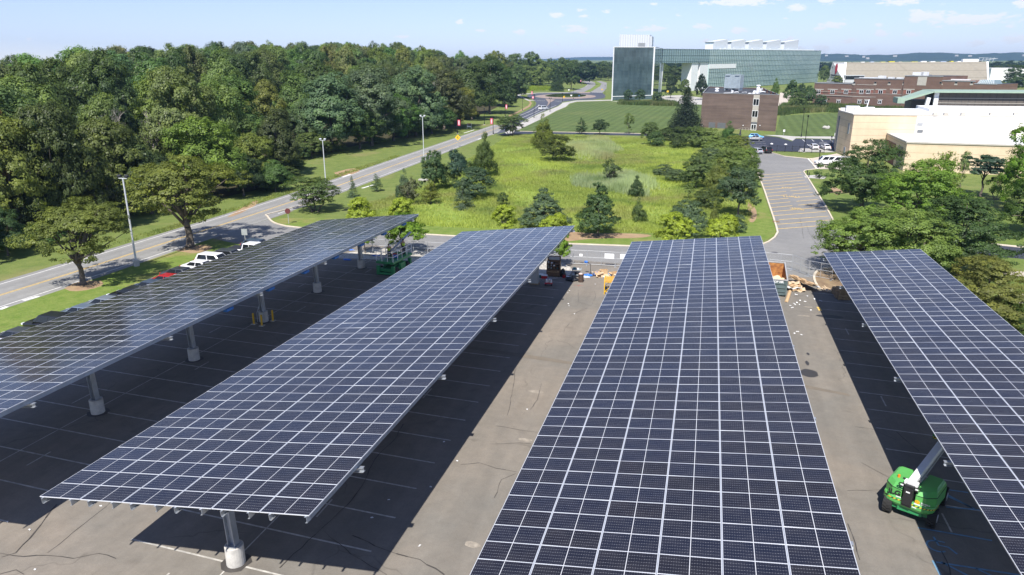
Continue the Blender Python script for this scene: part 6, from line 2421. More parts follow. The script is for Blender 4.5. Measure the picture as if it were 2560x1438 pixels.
# length axis +Y is the nose.  (y, half width, sill z, shoulder z)
KINDS = {
    'sedan': dict(L=4.75, W=1.84, body=[(-2.37, .70, .42, .80), (-2.25, .86, .26, .98), (-1.5, .91, .24, 1.02), (0, .92, .24, .98), (1.2, .91, .24, .93), (2.0, .86, .25, .80), (2.37, .68, .36, .62)], gh=(-1.85, 1.15, -1.05, .35, 1.46), gw=(.80, .60)),
    'hatch': dict(L=4.5, W=1.80, body=[(-2.25, .74, .42, .86), (-2.15, .86, .28, 1.02), (-1.4, .90, .26, 1.04), (0, .90, .26, 1.0), (1.1, .89, .26, .97), (1.9, .84, .27, .82), (2.25, .66, .36, .64)], gh=(-2.10, 1.1, -1.65, .3, 1.52), gw=(.80, .62)),
    'suv': dict(L=4.75, W=1.92, body=[(-2.37, .80, .46, .95), (-2.28, .92, .34, 1.10), (-1.5, .95, .32, 1.13), (0, .96, .32, 1.1), (1.2, .95, .32, 1.06), (2.05, .90, .33, .98), (2.37, .74, .42, .74)], gh=(-2.25, 1.15, -1.90, .45, 1.74), gw=(.86, .68)),
    'van': dict(L=5.6, W=2.0, body=[(-2.8, .92, .46, 1.20), (-2.75, .98, .34, 1.25), (-1.5, 1.0, .32, 1.25), (0, 1.0, .32, 1.22), (1.5, .99, .32, 1.16), (2.5, .95, .34, 1.02), (2.8, .80, .42, .80)], gh=(-2.74, 2.0, -2.62, 1.15, 2.10), gw=(.97, .84)),
    'pickup': dict(L=5.8, W=2.0, body=[(-2.9, .92, .52, 1.10), (-2.85, .97, .42, 1.15), (-1.2, .98, .40, 1.16), (0, .99, .40, 1.16), (1.4, .98, .40, 1.14), (2.6, .93, .42, 1.06), (2.9, .80, .50, .84)], gh=(-.80, 1.75, -.62, .95, 1.86), gw=(.90, .72)),
}
CARS = {}


def car_proto(kind):
    K = KINDS[kind]
    root = thing('parked_car', 'x', 'car')
    mb = MB()
    rings = []
    for (y, w, zb, zs) in K['body']:
        rings.append([(-w * .86, y, zb), (-w, y, zb + .16), (-w, y, zs - .16), (-w * .93, y, zs - .03), (-w * .55, y, zs + .02), (w * .55, y, zs + .02), (w * .93, y, zs - .03), (w, y, zs - .16), (w, y, zb + .16), (w * .86, y, zb)])
    mb.loft(rings)
    body = mb.build('body', m_paint, root, smooth=False, bevel=.03)
    yb0, yb1, yt0, yt1, zt_ = K['gh']
    wb, wt = K['gw']
    zs = max(b[3] for b in K['body']) - .04
    lo = [(-wb, yb0, zs), (wb, yb0, zs), (wb, yb1, zs), (-wb, yb1, zs)]
    hi = [(-wt, yt0, zt_), (wt, yt0, zt_), (wt, yt1, zt_), (-wt, yt1, zt_)]
    mb = MB()
    mb.loft([lo, hi])
    mb.build('roof', m_paint, root, bevel=.07)

    def pane(p00, p10, p11, p01, name, e=.012, split=()):
        mb = MB()
        P = [Vector(p) for p in (p00, p10, p11, p01)]
        n = (P[1] - P[0]).cross(P[3] - P[0]).normalized()
        ed = [0.0] + list(split) + [1.0]
        for a, b in zip(ed[:-1], ed[1:]):
            a_, b_ = a + .02, b - .02
            q = []
            for u, v in ((a_, .12), (b_, .12), (b_, .88), (a_, .88)):
                bt = P[0].lerp(P[1], .06 + .88 * u)
                tp = P[3].lerp(P[2], .06 + .88 * u)
                q.append(bt.lerp(tp, v))
            mb.loft([[p + n * .001 for p in q], [p + n * e for p in q]])
        return mb.build(name, dark_glass, root)
    if kind == 'van':
        pane(lo[3], lo[2], hi[2], hi[3], 'windscreen') if False else pane(lo[2], lo[3], hi[3], hi[2], 'windscreen')
        pane(lo[0], lo[1], hi[1], hi[0], 'rear_window', split=(.5,))
        for a, b, c, d in ((lo[1], lo[2], hi[2], hi[1]), (lo[3], lo[0], hi[0], hi[3])):
            pane(a, b, c, d, 'side_window', split=(.34, .66))
    else:
        pane(lo[2], lo[3], hi[3], hi[2], 'windscreen')
        pane(lo[0], lo[1], hi[1], hi[0], 'rear_window')
        for a, b, c, d in ((lo[1], lo[2], hi[2], hi[1]), (lo[3], lo[0], hi[0], hi[3])):
            pane(a, b, c, d, 'side_window', split=(.5,))
    if kind == 'pickup':
        mb = MB()
        mb.box((0, -1.85, 1.165), (1.72, 1.95, .05))
        mb.build('bed_cover', m_trim, root)
    L2 = K['L'] / 2
    W2 = K['W'] / 2
    for y in (-L2 * .58, L2 * .60):
        for sx in (-1, 1):
            r = .33 if kind in ('sedan', 'hatch') else .38
            mb = MB()
            x = sx * (W2 - .10)
            mb.tube((x - .11, y, r), (x + .11, y, r), r, r, 18)
            w = mb.build('wheel', rubber, root, bevel=.03)
            mb = MB()
            mb.tube((x + sx * .10, y, r), (x + sx * .118, y, r), r * .66, r * .60, 14)
            mb.build('rim', m_rim, w)
    zs_f = K['body'][-2][3]
    zs_r = K['body'][1][3]
    for sx in (-1, 1):
        mb = MB()
        mb.box((sx * W2 * .70, L2 - .10, zs_f - .16), (.34, .16, .15))
        mb.build('headlight', m_lamp, root, bevel=.02)
        mb = MB()
        mb.box((sx * W2 * .80, -L2 + .07, zs_r - .12), (.24, .10, .22))
        mb.build('taillight', m_tail, root, bevel=.02)
        mb = MB()
        mb.box((sx * (W2 + .04), yb1 - .35, zs + .02), (.16, .10, .13))
        mb.build('mirror', m_paint, root, bevel=.02)
    for y, z in ((L2 - .02, .48), (-L2 + .02, .50)):
        mb = MB()
        mb.box((0, y, z), (W2 * 1.3, .06, .16))
        mb.build('bumper', m_trim, root, bevel=.02)
    return root


def car(kind, col, x, y, rz, label, cat='car', group=None, z=None, name='parked_car'):
    if kind not in CARS:
        CARS[kind] = o = car_proto(kind)
    else:
        o = dup(CARS[kind])
    o.name = name
    o.location = (x, y, T(x, y) if z is None else z)
    o.rotation_euler = (math.atan(SLP) * math.cos(rz) if y > 120 else 0, 0, rz)
    lab(o, label, cat)
    if group:
        o["group"] = group
    for c in o.children:
        c.color = (*col, 1)
    return o


WHT, BLK, SIL, DGR, RED, BLU = (.80, .80, .80), (.012, .012, .014), (.42, .45, .50), (.05, .055, .065), (.42, .012, .012), (.05, .07, .11)
RG_ = 'cars parked along the grass by the road'
PI2 = math.pi / 2
for k, c, y, l in (('sedan', WHT, 39.2, 'white car at the left edge in the row by the grass'), ('sedan', DGR, 41.8, 'dark grey car second from the left edge in the row by the grass'), ('suv', BLK, 45.0, 'black off-road car in the row by the grass, beside the dark grey one'),
                  ('sedan', (.14, .18, .24), 48.2, 'blue grey car in the row by the grass, next to the black one'), ('sedan', (.20, .23, .27), 50.8, 'dull silver car in the row by the grass'), ('sedan', BLK, 54.2, 'black saloon in the row by the grass, nearer than the dark blue car'),
                  ('sedan', BLU, 56.6, 'dark blue car beside the red one in the row by the grass'), ('sedan', RED, 58.9, 'red car in the row by the grass'), ('sedan', DGR, 61.5, 'charcoal car beyond the red one in the row by the grass'),
                  ('sedan', WHT, 64.6, 'low white car beside the white off-road car in the row by the grass'), ('suv', WHT, 67.0, 'white off-road car in the row by the grass'), ('hatch', DGR, 69.8, 'dark car almost hidden in front of the white pickup'),
                  ('pickup', WHT, 72.4, 'white pickup with a black bed cover at the far end of the row'), ('hatch', BLU, 75.4, 'dark blue car almost hidden beyond the white pickup')):
    car(k, c, -53.8 + (0.9 if k == 'pickup' else 0), y, PI2 if y < 48 or y > 76 or k == 'sedan' and y < 60 else -PI2, l, 'pickup' if k == 'pickup' else 'car', RG_)
for k, c, q, rz, l, cat in (('hatch', SIL, (1889, 384), .5, 'silver hatchback at the top of the driveway', 'car'), ('suv', BLK, (1913, 382), .35, 'black off-road car beside the silver hatchback', 'car'),
                           ('sedan', (.16, .17, .19), (1885, 352), PI2, 'dark grey saloon in the small dark car park', 'car'), ('hatch', (.10, .42, .85), (1890, 347), -PI2, 'bright blue small car behind the dark grey saloon', 'car'),
                           ('sedan', WHT, (2034, 373), .1, 'left white saloon in the small car park', 'car'), ('sedan', WHT, (2064, 374), .1, 'right white saloon in the small car park', 'car'),
                           ('van', WHT, (2068, 413), PI2 + .15, 'white van with dark side windows on the tan paving', 'van'), ('van', WHT, (2098, 414), PI2 + .1, 'white van half hidden behind the dark maple', 'van'),
                           ('van', (.72, .74, .76), (1358, 275), -.42, 'white van driving up to the roundabout', 'van')):
    p = G(*q)
    car(k, c, p.x, p.y, rz, l, cat, name='parked_car' if cat == 'car' else 'white_van')

# ================================================================ LIGHT POLES, LAMPS, SIGNS
m_pole = M('pale_pole', (.62, .64, .66), .45, .3, .06, 2)
m_lampb = M('lamp_black', (.010, .010, .012), .4, .2, .1, 2)
LP = 'tall pale light poles along the road'
for bx, by, tp, base, l in ((342, 665, 446, True, 'nearest tall light pole with two floodlights on a concrete foot'), (814, 451, 351, False, 'middle tall light pole at the far road edge'), (1060, 400, 292, False, 'farthest tall light pole behind the roadside clump')):
    b = G(bx, by)
    h = ztop(b, tp) - b.z
    o = thing('light_pole', l, 'light pole', b, 0, LP)
    mb = MB()
    mb.tube((0, 0, .5 if base else 0), (0, 0, h), .12, .085, 12)
    mb.build('pole', m_pole, o)
    if base:
        mb = MB()
        mb.tube((0, 0, -.1), (0, 0, .75), .33, .33, 18)
        mb.build('foot', concrete, o, bevel=.03)
    mb = MB()
    mb.bar((-.55, 0, h), (.55, 0, h), .09)
    mb.build('crossbar', m_pole, o)
    for sx in (-1, 1):
        mb = MB()
        mb.box((sx * .5, .05, h + .22), (.42, .34, .26), M=Matrix.Rotation(.5, 3, 'X'))
        mb.bar((sx * .5, 0, h), (sx * .5, 0, h + .15), .05)
        mb.build('floodlight', m_trim if base else m_pole, o, bevel=.03)

m_ban = M('red_banner', (.50, .02, .07), .7, 0, .08, 2)
m_banw = M('pink_banner_panel', (.72, .36, .42), .7, 0, .08, 2)


def street_lamp(bx, by, tp, label, banner=0, double=False, group='black street lamps along the campus road', bh=1.9):
    b = G(bx, by)
    h = max(3.5, ztop(b, tp) - b.z)
    o = thing('street_lamp', label, 'street lamp', b, yaw, group)
    mb = MB()
    mb.tube((0, 0, 0), (0, 0, 1.1), .20, .12, 10)
    mb.tube((0, 0, 1.1), (0, 0, h - .5), .085, .07, 10)
    mb.build('pole', m_lampb, o)
    mb = MB()
    mb.tube((0, 0, -.02), (0, 0, .14), .36, .36, 14)
    mb.build('foot', concrete, o)
    for sx in ((-.45, .45) if double else (0,)):
        mb = MB()
        if double:
            mb.bar((0, 0, h - .6), (sx, 0, h - .5), .07)
        mb.tube((sx, 0, h - .55), (sx, 0, h - .15), .10, .22, 10)
        mb.tube((sx, 0, h - .15), (sx, 0, h), .27, .06, 10)
        mb.build('lantern', m_lampb, o)
    if banner:
        w = .85
        z1 = h - .75
        mb = MB()
        x0 = .10 if banner > 0 else -.10 - w
        mb.box((x0 + w / 2, 0, z1 - bh / 2), (w, .03, bh))
        bo = mb.build('banner', m_ban, o)
        mb = MB()
        mb.box((x0 + w / 2, -.02, z1 - bh / 2), (w * .62, .02, bh * .82))
        mb.build('panel', m_banw, bo)
        mb = MB()
        for k in range(4):
            mb.box((x0 + w / 2, -.035, z1 - bh * .35 - k * bh * .1), (w * .34, .012, bh * .06))
        mb.build('lettering', white_paint, bo)
    return o


street_lamp(1144, 335, 294, 'black lamp with a red banner left of the roadside sign', 1)
street_lamp(1233, 337, 290, 'black lamp with a red banner in front of the road, beside the multi stemmed tree', -1)
street_lamp(1263, 291, 257, 'black lamp with a red banner at the end of the wood', 1)
street_lamp(1211, 312, 270, 'plain black lamp between the two wood side banners')
street_lamp(1335, 296, 236, 'black lamp with a short pink banner at the roundabout approach', -1, bh=1.0)
street_lamp(1306, 278, 243, 'black lamp beside the dirt track')
street_lamp(1375, 280, 244, 'black double lamp right of the white van', double=True)
street_lamp(1332, 249, 225, 'black lamp with a faded red banner left of the roundabout', -1)
street_lamp(1433, 250, 220, 'black lamp in front of the roundabout island')
street_lamp(1406, 256, 233, 'short black lamp beside the yellow crossing sign')
street_lamp(1512, 238, 212, 'black lamp by the dark glass block beyond the roundabout')
street_lamp(1453, 214, 197, 'distant black lamp with a pink banner beyond the roundabout', -1)
CP = 'dark lamp posts by the small car park'
street_lamp(2003, 343, 270, 'tall dark lamp post on a pale base at the lawn edge', group=CP)
street_lamp(2010, 381, 288, 'tall dark lamp post in the middle of the small car park', group=CP)
street_lamp(2045, 421, 375, 'dark lamp post beside the white vans', group=CP)
street_lamp(2076, 372, 350, 'dark lamp post at the corner of the cream building', group=CP)
street_lamp(1357 + 12, 323, 302, 'small post lamp on the lawn by the narrow dark road', group=CP)

m_syel = M('sign_yellow', (.80, .48, .02), .5, 0, .05, 2)
m_stop = M('sign_red_brown', (.12, .03, .03), .6, 0, .1, 2)
m_sback = M('sign_back', (.40, .42, .42), .5, .3, .1, 2)


def post_sign(bx, by, tp, label, kind, cat='road sign', s=.75):
    b = G(bx, by)
    h = max(1.2, ztop(b, tp) - b.z)
    o = thing('road_sign', label, cat, b, yaw)
    mb = MB()
    mb.box((0, .03, h * .5), (.07, .05, h))
    mb.build('post', m_sback, o)
    mb = MB()
    zc = h - s * .6
    if kind == 'diamond':
        r = s * .72
        mb.loft([[(-r, -.012, zc), (0, -.012, zc - r), (r, -.012, zc), (0, -.012, zc + r)], [(-r, .012, zc), (0, .012, zc - r), (r, .012, zc), (0, .012, zc + r)]])
        pl = mb.build('plate', m_syel, o)
        mb = MB()
        mb.box((0, -.02, zc + r * .1), (.08 * s / .75, .01, r * .9))
        mb.box((-.09 * s, -.02, zc + r * .05), (.25 * s, .01, .07 * s))
        mb.box((.1 * s, -.02, zc - r * .25), (.25 * s, .01, .07 * s))
        mb.build('symbol', black_metal, pl)
    elif kind == 'octagon':
        r = s * .55
        q = [(r * math.cos(i * math.pi / 4 + math.pi / 8), r * math.sin(i * math.pi / 4 + math.pi / 8)) for i in range(8)]
        mb.loft([[(x, -.012, zc + z) for x, z in q], [(x, .012, zc + z) for x, z in q]])
        mb.build('plate', m_stop, o)
    elif kind == 'triangle':
        r = s * .7
        q = [(-r, r * .6), (r, r * .6), (0, -r * .8)]
        mb.loft([[(x, -.012, zc + z) for x, z in q], [(x, .012, zc + z) for x, z in q]])
        mb.build('plate', white_paint, o)
    else:
        mb.box((0, 0, zc), (s, .03, s * 1.1), mi=0)
        mb.build('plate', {'grey': m_sback, 'white': white_paint, 'blue': M('sign_blue', (.05, .15, .4), .5, 0, .1, 2)}[kind], o)
    return o


post_sign(1145, 368, 338, 'yellow warning diamond beside the grey road', 'diamond', s=1.15)
post_sign(722, 560, 520, 'dark stop sign seen from behind at the junction', 'octagon', s=.8)
post_sign(614, 610, 572, 'grey sign plate seen from behind at the junction', 'grey', s=.75)
post_sign(1410, 252.5, 240, 'yellow crossing diamond at the roundabout', 'diamond', s=1.0)
post_sign(1428, 246, 236.5, 'white give way triangle on the roundabout island', 'triangle', s=1.1)
post_sign(1447.5, 251, 238, 'blue street name sign at the roundabout', 'blue', s=.6)
post_sign(1402, 228, 218, 'grey sign back behind the roundabout', 'grey', s=1.2)
post_sign(1422, 230, 223, 'white sign behind the roundabout', 'white', s=.9)
post_sign(1668, 252, 226, 'yellow diamond sign on the plaza under the bridge', 'diamond', s=1.0)
post_sign(1505, 232, 222, 'yellow diamond sign beside the far carriageway', 'diamond', s=.9)
post_sign(2088, 350, 332, 'pale sign at the corner of the cream building', 'white', s=.8)
post_sign(1959, 340, 324, 'small pale sign by the lawn above the car park', 'white', s=.6)
b = G(1173, 323)
o = thing('roadside_sign', 'white framed sign with a black upper board beside the road', 'sign', b, yaw)
for sx in (-.75, .75):
    mb = MB()
    mb.box((sx, 0, 1.05), (.12, .12, 2.1))
    mb.build('post', white_paint, o)
mb = MB()
mb.box((0, -.02, 1.55), (1.38, .06, .85))
bd = mb.build('board', black_metal, o)
mb = MB()
mb.box((0, -.06, 1.86), (1.3, .02, .10))
mb.build('red_line', m_ban, bd)
mb = MB()
for k, w in enumerate((1.0, .8)):
    mb.box((-.1, -.06, 1.62 - k * .18), (w * .8, .02, .06))
mb.build('lettering', m_sback, bd)
mb = MB()
mb.box((0, -.02, .90), (1.38, .06, .42))
mb.build('lower_board', white_paint, o)

# iron fence, bollards and boulder near the small car park
fp0 = px([(1818, 375), (1868, 377)]) + px([(1921, 379.5), (1962, 380.5), (1998, 382), (2060, 383)])
o = thing('iron_fence', 'black iron fence along the near side of the small car park', 'fence', (fp0[0][0], fp0[0][1], T(*fp0[0])))
of = tuple(o.location)
mb, mp = MB(), []
for a, b in zip(fp0[:-1], fp0[1:]):
    if a == fp0[1]:
        continue
    a3, b3 = Vector((*a, T(*a))), Vector((*b, T(*b)))
    L = (b3 - a3).length
    for z in (.25, 1.55):
        mb.bar(a3 + UP * z, b3 + UP * z, .05)
    n = int(L / .22)
    for i in range(n):
        p = a3.lerp(b3, i / n)
        mb.bar(p + UP * .1, p + UP * 1.7, .025)
    for i in range(max(2, int(L / 2.6)) + 1):
        mp.append(a3.lerp(b3, i / max(2, int(L / 2.6))))
mb.build('railing', m_lampb, o, off=of)
for p in mp:
    q = MB()
    q.bar(p, p + UP * 1.85, .09)
    q.build('post', m_lampb, o, off=of)
for q, l in (((2018, 437), 'left black bollard beside the short concrete path'), ((2022, 443), 'right black bollard beside the short concrete path')):
    b = G(*q)
    mb = MB()
    mb.tube((0, 0, 0), (0, 0, .95), .09, .09, 10)
    mb.ball((0, 0, .95), (.09, .09, .06))
    lab(mb.build('bollard', m_lampb, loc=b), l, 'bollard', 'black bollards by the path')
b = G(2065, 323)
mb = MB()
rr = random.Random(3)
mb.ball((0, 0, .5), (1.2, .9, .75), 9, 6)
mb.v = [(x * rr.uniform(.85, 1.15), y * rr.uniform(.85, 1.15), z * rr.uniform(.8, 1.1)) for x, y, z in mb.v]
lab(mb.build('boulder', m_walk, loc=b), 'pale boulder lying on the lawn slope', 'boulder')
# dumpster enclosure by the car park
b = G(1838, 352)
o = thing('utility_cabinet', 'dark green cabinet behind the bushes by the car park', 'cabinet', b, 0)
mb = MB()
mb.box((0, 0, .9), (2.6, 2.0, 1.8))
mb.box((0, 0, 1.84), (2.75, 2.15, .08))
mb.build('housing', m_dgreen, o, bevel=.04)
mb = MB()
mb.box((-.65, -1.02, .9), (1.1, .04, 1.5))
mb.box((.65, -1.02, .9), (1.1, .04, 1.5))
mb.build('doors', m_gdoor, o)
b = G(1849, 352)
mb = MB()
mb.loft([[(-.1, -.1, 0), (.1, -.1, 0), (.1, .1, 0), (-.1, .1, 0)], [(-.35, -.35, 1.6), (.35, -.35, 1.6), (.35, .35, 1.6), (-.35, .35, 1.6)], [(-.12, -.12, 3.3), (.12, -.12, 3.3), (.12, .12, 3.3), (-.12, .12, 3.3)]])
lab(mb.build('closed_umbrella', black_metal, loc=b), 'closed dark umbrella standing by the steps of the brick building', 'umbrella')
mb = MB()
ww = px([(1015, 455), (1060, 452)])
mb.box((0, 0, .18), (2.2, .9, .36))
lab(mb.build('drain_cover', m_walk, loc=(*ww[1], T(*ww[1])), bevel=.05), 'pale concrete drain slab in the grass by the roadside clump', 'drain')

# ================================================================ WORK SITE
m_jgreen = M('lift_green', (.10, .38, .095), .35, 0, .06, 2)
m_sgreen = M('scissor_green', (.03, .24, .085), .45, 0, .1, 2)
m_yel = M('safety_yellow', (.75, .45, .02), .45, 0, .08, 3)
m_card = M('cardboard', (.50, .34, .19), .85, 0, .15, 3)
m_card2 = M('pale_cardboard', (.66, .50, .33), .85, 0, .12, 3)
m_wood = M('pallet_wood', (.40, .29, .17), .85, 0, .25, 4)
m_bluet = M('blue_tarp', (.03, .16, .60), .45, 0, .15, 4)
m_brown_st = M('brown_steel', (.16, .095, .05), .6, .1, .2, 3)
m_rust = NT('rusty_inside')
_n = m_rust.noise(m_rust.co(), 2.2, 6, .7)
m_rust = m_rust.fin(m_rust.mix(m_rust.rng(_n, .35, .62), (.50, .24, .07, 1), (.22, .085, .03, 1)), .85)
m_dump = M('dumpster_grey', (.10, .14, .145), .6, .1, .15, 2)
m_chain = M('fence_wire', (.50, .52, .54), .5, .5, .05, 2)
m_skin = M('skin', (.42, .25, .17), .6, 0, .05, 4)
m_vest = M('vest_yellow', (.50, .78, .06), .7, 0, .06, 4)
m_jean = M('work_trousers', (.03, .035, .05), .8, 0, .15, 5)
m_redp = M('red_plastic', (.55, .02, .03), .4, 0, .08, 3)
m_teal_p = M('teal_plastic', (.03, .20, .22), .4, 0, .08, 3)
m_bag = M('black_bag', (.015, .016, .02), .5, 0, .2, 5)


def text(txt, mat, parent, loc, rot, size, name='lettering', align='CENTER'):
    c = bpy.data.curves.new(name, 'FONT')
    c.body = txt
    c.size = size
    c.extrude = .004
    c.offset = size * .03
    c.align_x = align
    c.align_y = 'CENTER'
    c.materials.append(mat)
    o = text_mesh(c, name)
    o.parent = parent
    o.location = loc
    o.rotation_euler = rot
    return o


# ---- boom lift, rear towards the camera
bl = thing('boom_lift', 'bright green boom lift with a white boom reaching under the narrow canopy', 'boom lift', (11.8, 36.1, 0), rad(-25))
mb = MB()
mb.box((0, 0, .62), (1.15, 3.1, .42))
mb.box((0, -1.25, .55), (2.0, .35, .3))
mb.box((0, 1.25, .55), (2.0, .35, .3))
mb.tube((0, 0, .8), (0, 0, 1.02), .62, .62, 20)
mb.build('chassis', m_sgreen, bl, bevel=.04)
for sx in (-1, 1):
    for y in (-1.25, 1.25):
        mb = MB()
        x = sx * 1.0
        mb.tube((x - .20, y, .47), (x + .20, y, .47), .47, .47, 28)
        for k in range(18):
            a = k * 2 * math.pi / 18
            M_ = Matrix.Rotation(-a, 3, 'X')
            for s2 in (-1, 1):
                mb.box((x + s2 * .095, y + .475 * math.sin(a + s2 * .09), .47 + .475 * math.cos(a + s2 * .09)), (.19, .055, .05), M=Matrix.Rotation(-(a + s2 * .09), 3, 'X') @ Matrix.Rotation(s2 * .35, 3, 'Z'))
        w = mb.build('wheel', rubber, bl)
        mb = MB()
        mb.tube((x + sx * .16, y, .47), (x + sx * .215, y, .47), .26, .22, 18)
        mb.build('rim', m_rim, w)
# upper structure: two cowls and a rounded rear counterweight
tt = thing('turntable', None, None)
tt.parent = bl
tt.rotation_euler = (0, 0, rad(-5))
tt.scale = (1, 1, .88)
tt.location = (0, 0, .0)


def rrect(w, y0, y1, z, r=.35, rb=None, n=5):
    """rounded plan outline, rear corners rounded more"""
    rb = rb or r
    pts = []
    for cx, cy, a0, rr_ in ((w - rb, y0 + rb * .7, -math.pi / 2, rb), (w - r, y1 - r, 0, r), (-w + r, y1 - r, math.pi / 2, r), (-w + rb, y0 + rb * .7, math.pi, rb)):
        for k in range(n + 1):
            a = a0 + k * math.pi / 2 / n
            pts.append((cx + rr_ * math.cos(a), cy + rr_ * (.7 if cy < 0 else 1) * math.sin(a), z))
    return pts


mb = MB()
mb.loft([rrect(1.12, -1.62, -.75, .78, .15, .6), rrect(1.19, -1.70, -.70, .95, .15, .62), rrect(1.19, -1.70, -.70, 1.22, .15, .62), rrect(1.17, -1.66, -.70, 1.30, .15, .6)])
mb.build('counterweight', m_jgreen, tt, bevel=.03)
for sx, y1 in ((-1, .35), (1, .50)):
    mb = MB()

    def half(z, k, top=0):
        a, b = (-1.16 * k, -.30) if sx < 0 else (.30, 1.16 * k)
        y0 = -1.60 * k + top
        c = .38
        if sx < 0:
            return [(a + c, y0, z), (b, y0 - .06, z), (b, y1 * k, z), (a + .1, y1 * k, z), (a, y1 * k - .12, z), (a, y0 + c, z)]
        return [(a, y0 - .06, z), (b - c, y0, z), (b, y0 + c, z), (b, y1 * k - .12, z), (b - .1, y1 * k, z), (a, y1 * k, z)]
    mb.loft([half(1.0, 1.0), half(1.78, 1.0), half(1.82, .985), half(2.04, .94, .14), half(2.12, .84, .30)])
    hd = mb.build('engine_cowl' if sx < 0 else 'tank_cowl', m_jgreen, tt, bevel=.05, seg=3)
    mb = MB()
    q0, q1 = half(1.79, 1.006), half(1.812, 1.006)
    mb.loft([q0, q1])
    mb.build('seam', m_trim, hd)
# hazard stripe band round the counterweight
a = NT('hazard_stripes')
s_ = a.n('ShaderNodeSeparateXYZ')
a.l(a.co(), s_.inputs[0])
f_ = a.math('FRACT', a.math('MULTIPLY', a.math('ADD', a.math('SUBTRACT', s_.outputs[0], s_.outputs[2]), s_.outputs[1]), 5.0))
m_haz = a.fin(a.mix(a.math('GREATER_THAN', f_, .5), (.02, .02, .02, 1), (.75, .52, .03, 1)), .5)
mb = MB()
mb.loft([rrect(1.195, -1.708, -.69, 1.14, .15, .62), rrect(1.195, -1.708, -.69, 1.20, .15, .62)])
mb.build('hazard_band', m_haz, tt)
mb = MB()
mb.box((0, -1.30, 1.62), (.44, .95, 1.35))
mb.box((0, -1.80, 1.62), (.42, .06, 1.05))
mast = mb.build('mast', black_metal, tt, bevel=.03)
for sx in (-1, 1):
    mb = MB()
    for p, q in (((.22, -1.74, 2.30), (.44, -1.74, 2.30)), ((.44, -1.74, 2.30), (.48, -1.74, 2.2)), ((.48, -1.74, 2.2), (.44, -1.74, 2.12)), ((.44, -1.74, 2.12), (.22, -1.74, 2.12))):
        mb.bar((sx * p[0], p[1], p[2]), (sx * q[0], q[1], q[2]), .045)
    mb.build('guard_loop', black_metal, mast)
    mb = MB()
    mb.box((sx * .33, -1.745, 2.21), (.12, .02, .09))
    mb.build('decal', white_paint, mast)
mb = MB()
mb.box((0, -1.84, 1.92), (.18, .012, .08))
mb.build('decal', white_paint, mast)
m_boom = M('boom_white', (.80, .80, .80), .35, 0, .04, 2)
mb = MB()
mb.bar((0, -1.62, 2.28), (0, 5.2, 2.75), .36, .42)
mb.box((0, -1.45, 2.30), (.62, .32, .26))
bm_ = mb.build('boom', m_boom, tt, bevel=.03)
mb = MB()
mb.bar((0, 5.2, 2.75), (0, 6.6, 2.84), .26, .30)
mb.bar((.24, -.9, 2.22), (.24, 5.0, 2.62), .07, .07)
mb.build('boom_inner', m_sback, bm_)
bk = MB()
for z in (.95, 1.5, 2.05):
    for p, q in (((-1.2, 7.0, z), (1.2, 7.0, z)), ((-1.2, 7.9, z), (1.2, 7.9, z)), ((-1.2, 7.0, z), (-1.2, 7.9, z)), ((1.2, 7.0, z), (1.2, 7.9, z))):
        bk.bar(p, q, .05)
for x in (-1.2, -.4, .4, 1.2):
    for y in (7.0, 7.9):
        bk.bar((x, y, .95), (x, y, 2.05), .05)
bk.box((0, 7.45, .92), (2.45, .95, .08))
bk.bar((0, 6.5, 2.8), (0, 6.95, 1.4), .16, .2)
bsk = bk.build('basket', m_sgreen, tt)
mb = MB()
mb.box((0, 6.97, .98), (2.4, .03, .12))
mb.build('hazard_band', m_haz, bsk)
mb = MB()
mb.tube((-.72, -.95, 2.08), (-.72, -.95, 2.26), .07, .06, 10)
mb.build('beacon', M('amber_lens', (.75, .22, .02), .3, 0, .05, 3), tt)
mb = MB()
mb.box((-.45, -.95, 2.15), (.14, .10, .06))
mb.build('latch', m_trim, tt)
text('JLG', black_metal, tt, (-.62, -1.672, 1.53), (math.pi / 2, 0, 0), .40, 'maker_lettering')
mb = MB()
mb.tube((.44, -1.672, 1.45), (.44, -1.690, 1.45), .05, .05, 14)
for k in range(12):
    an = k * math.pi / 6
    mb.box((.44 + .085 * math.cos(an), -1.682, 1.45 + .085 * math.sin(an)), (.06, .012, .045), M=Matrix.Rotation(-an, 3, 'Y'))
mb.build('sun_emblem', m_yel, tt)
text('SUNBELT', white_paint, tt, (.60, -1.672, 1.46), (math.pi / 2, 0, .0), .10, 'hire_lettering', 'LEFT')
text('RENTALS', white_paint, tt, (.60, -1.672, 1.36), (math.pi / 2, 0, .0), .06, 'hire_lettering', 'LEFT')
for x, z, w, h in ((.44, 1.28, .28, .10), (-.42, 1.33, .24, .05), (-.15 + .5, 1.06, .2, .05)):
    mb = MB()
    mb.box((x, -1.672 if z > 1.25 else -1.715, z), (w, .02, h))
    mb.build('decal', white_paint, tt)
tt.name = 'turntable'

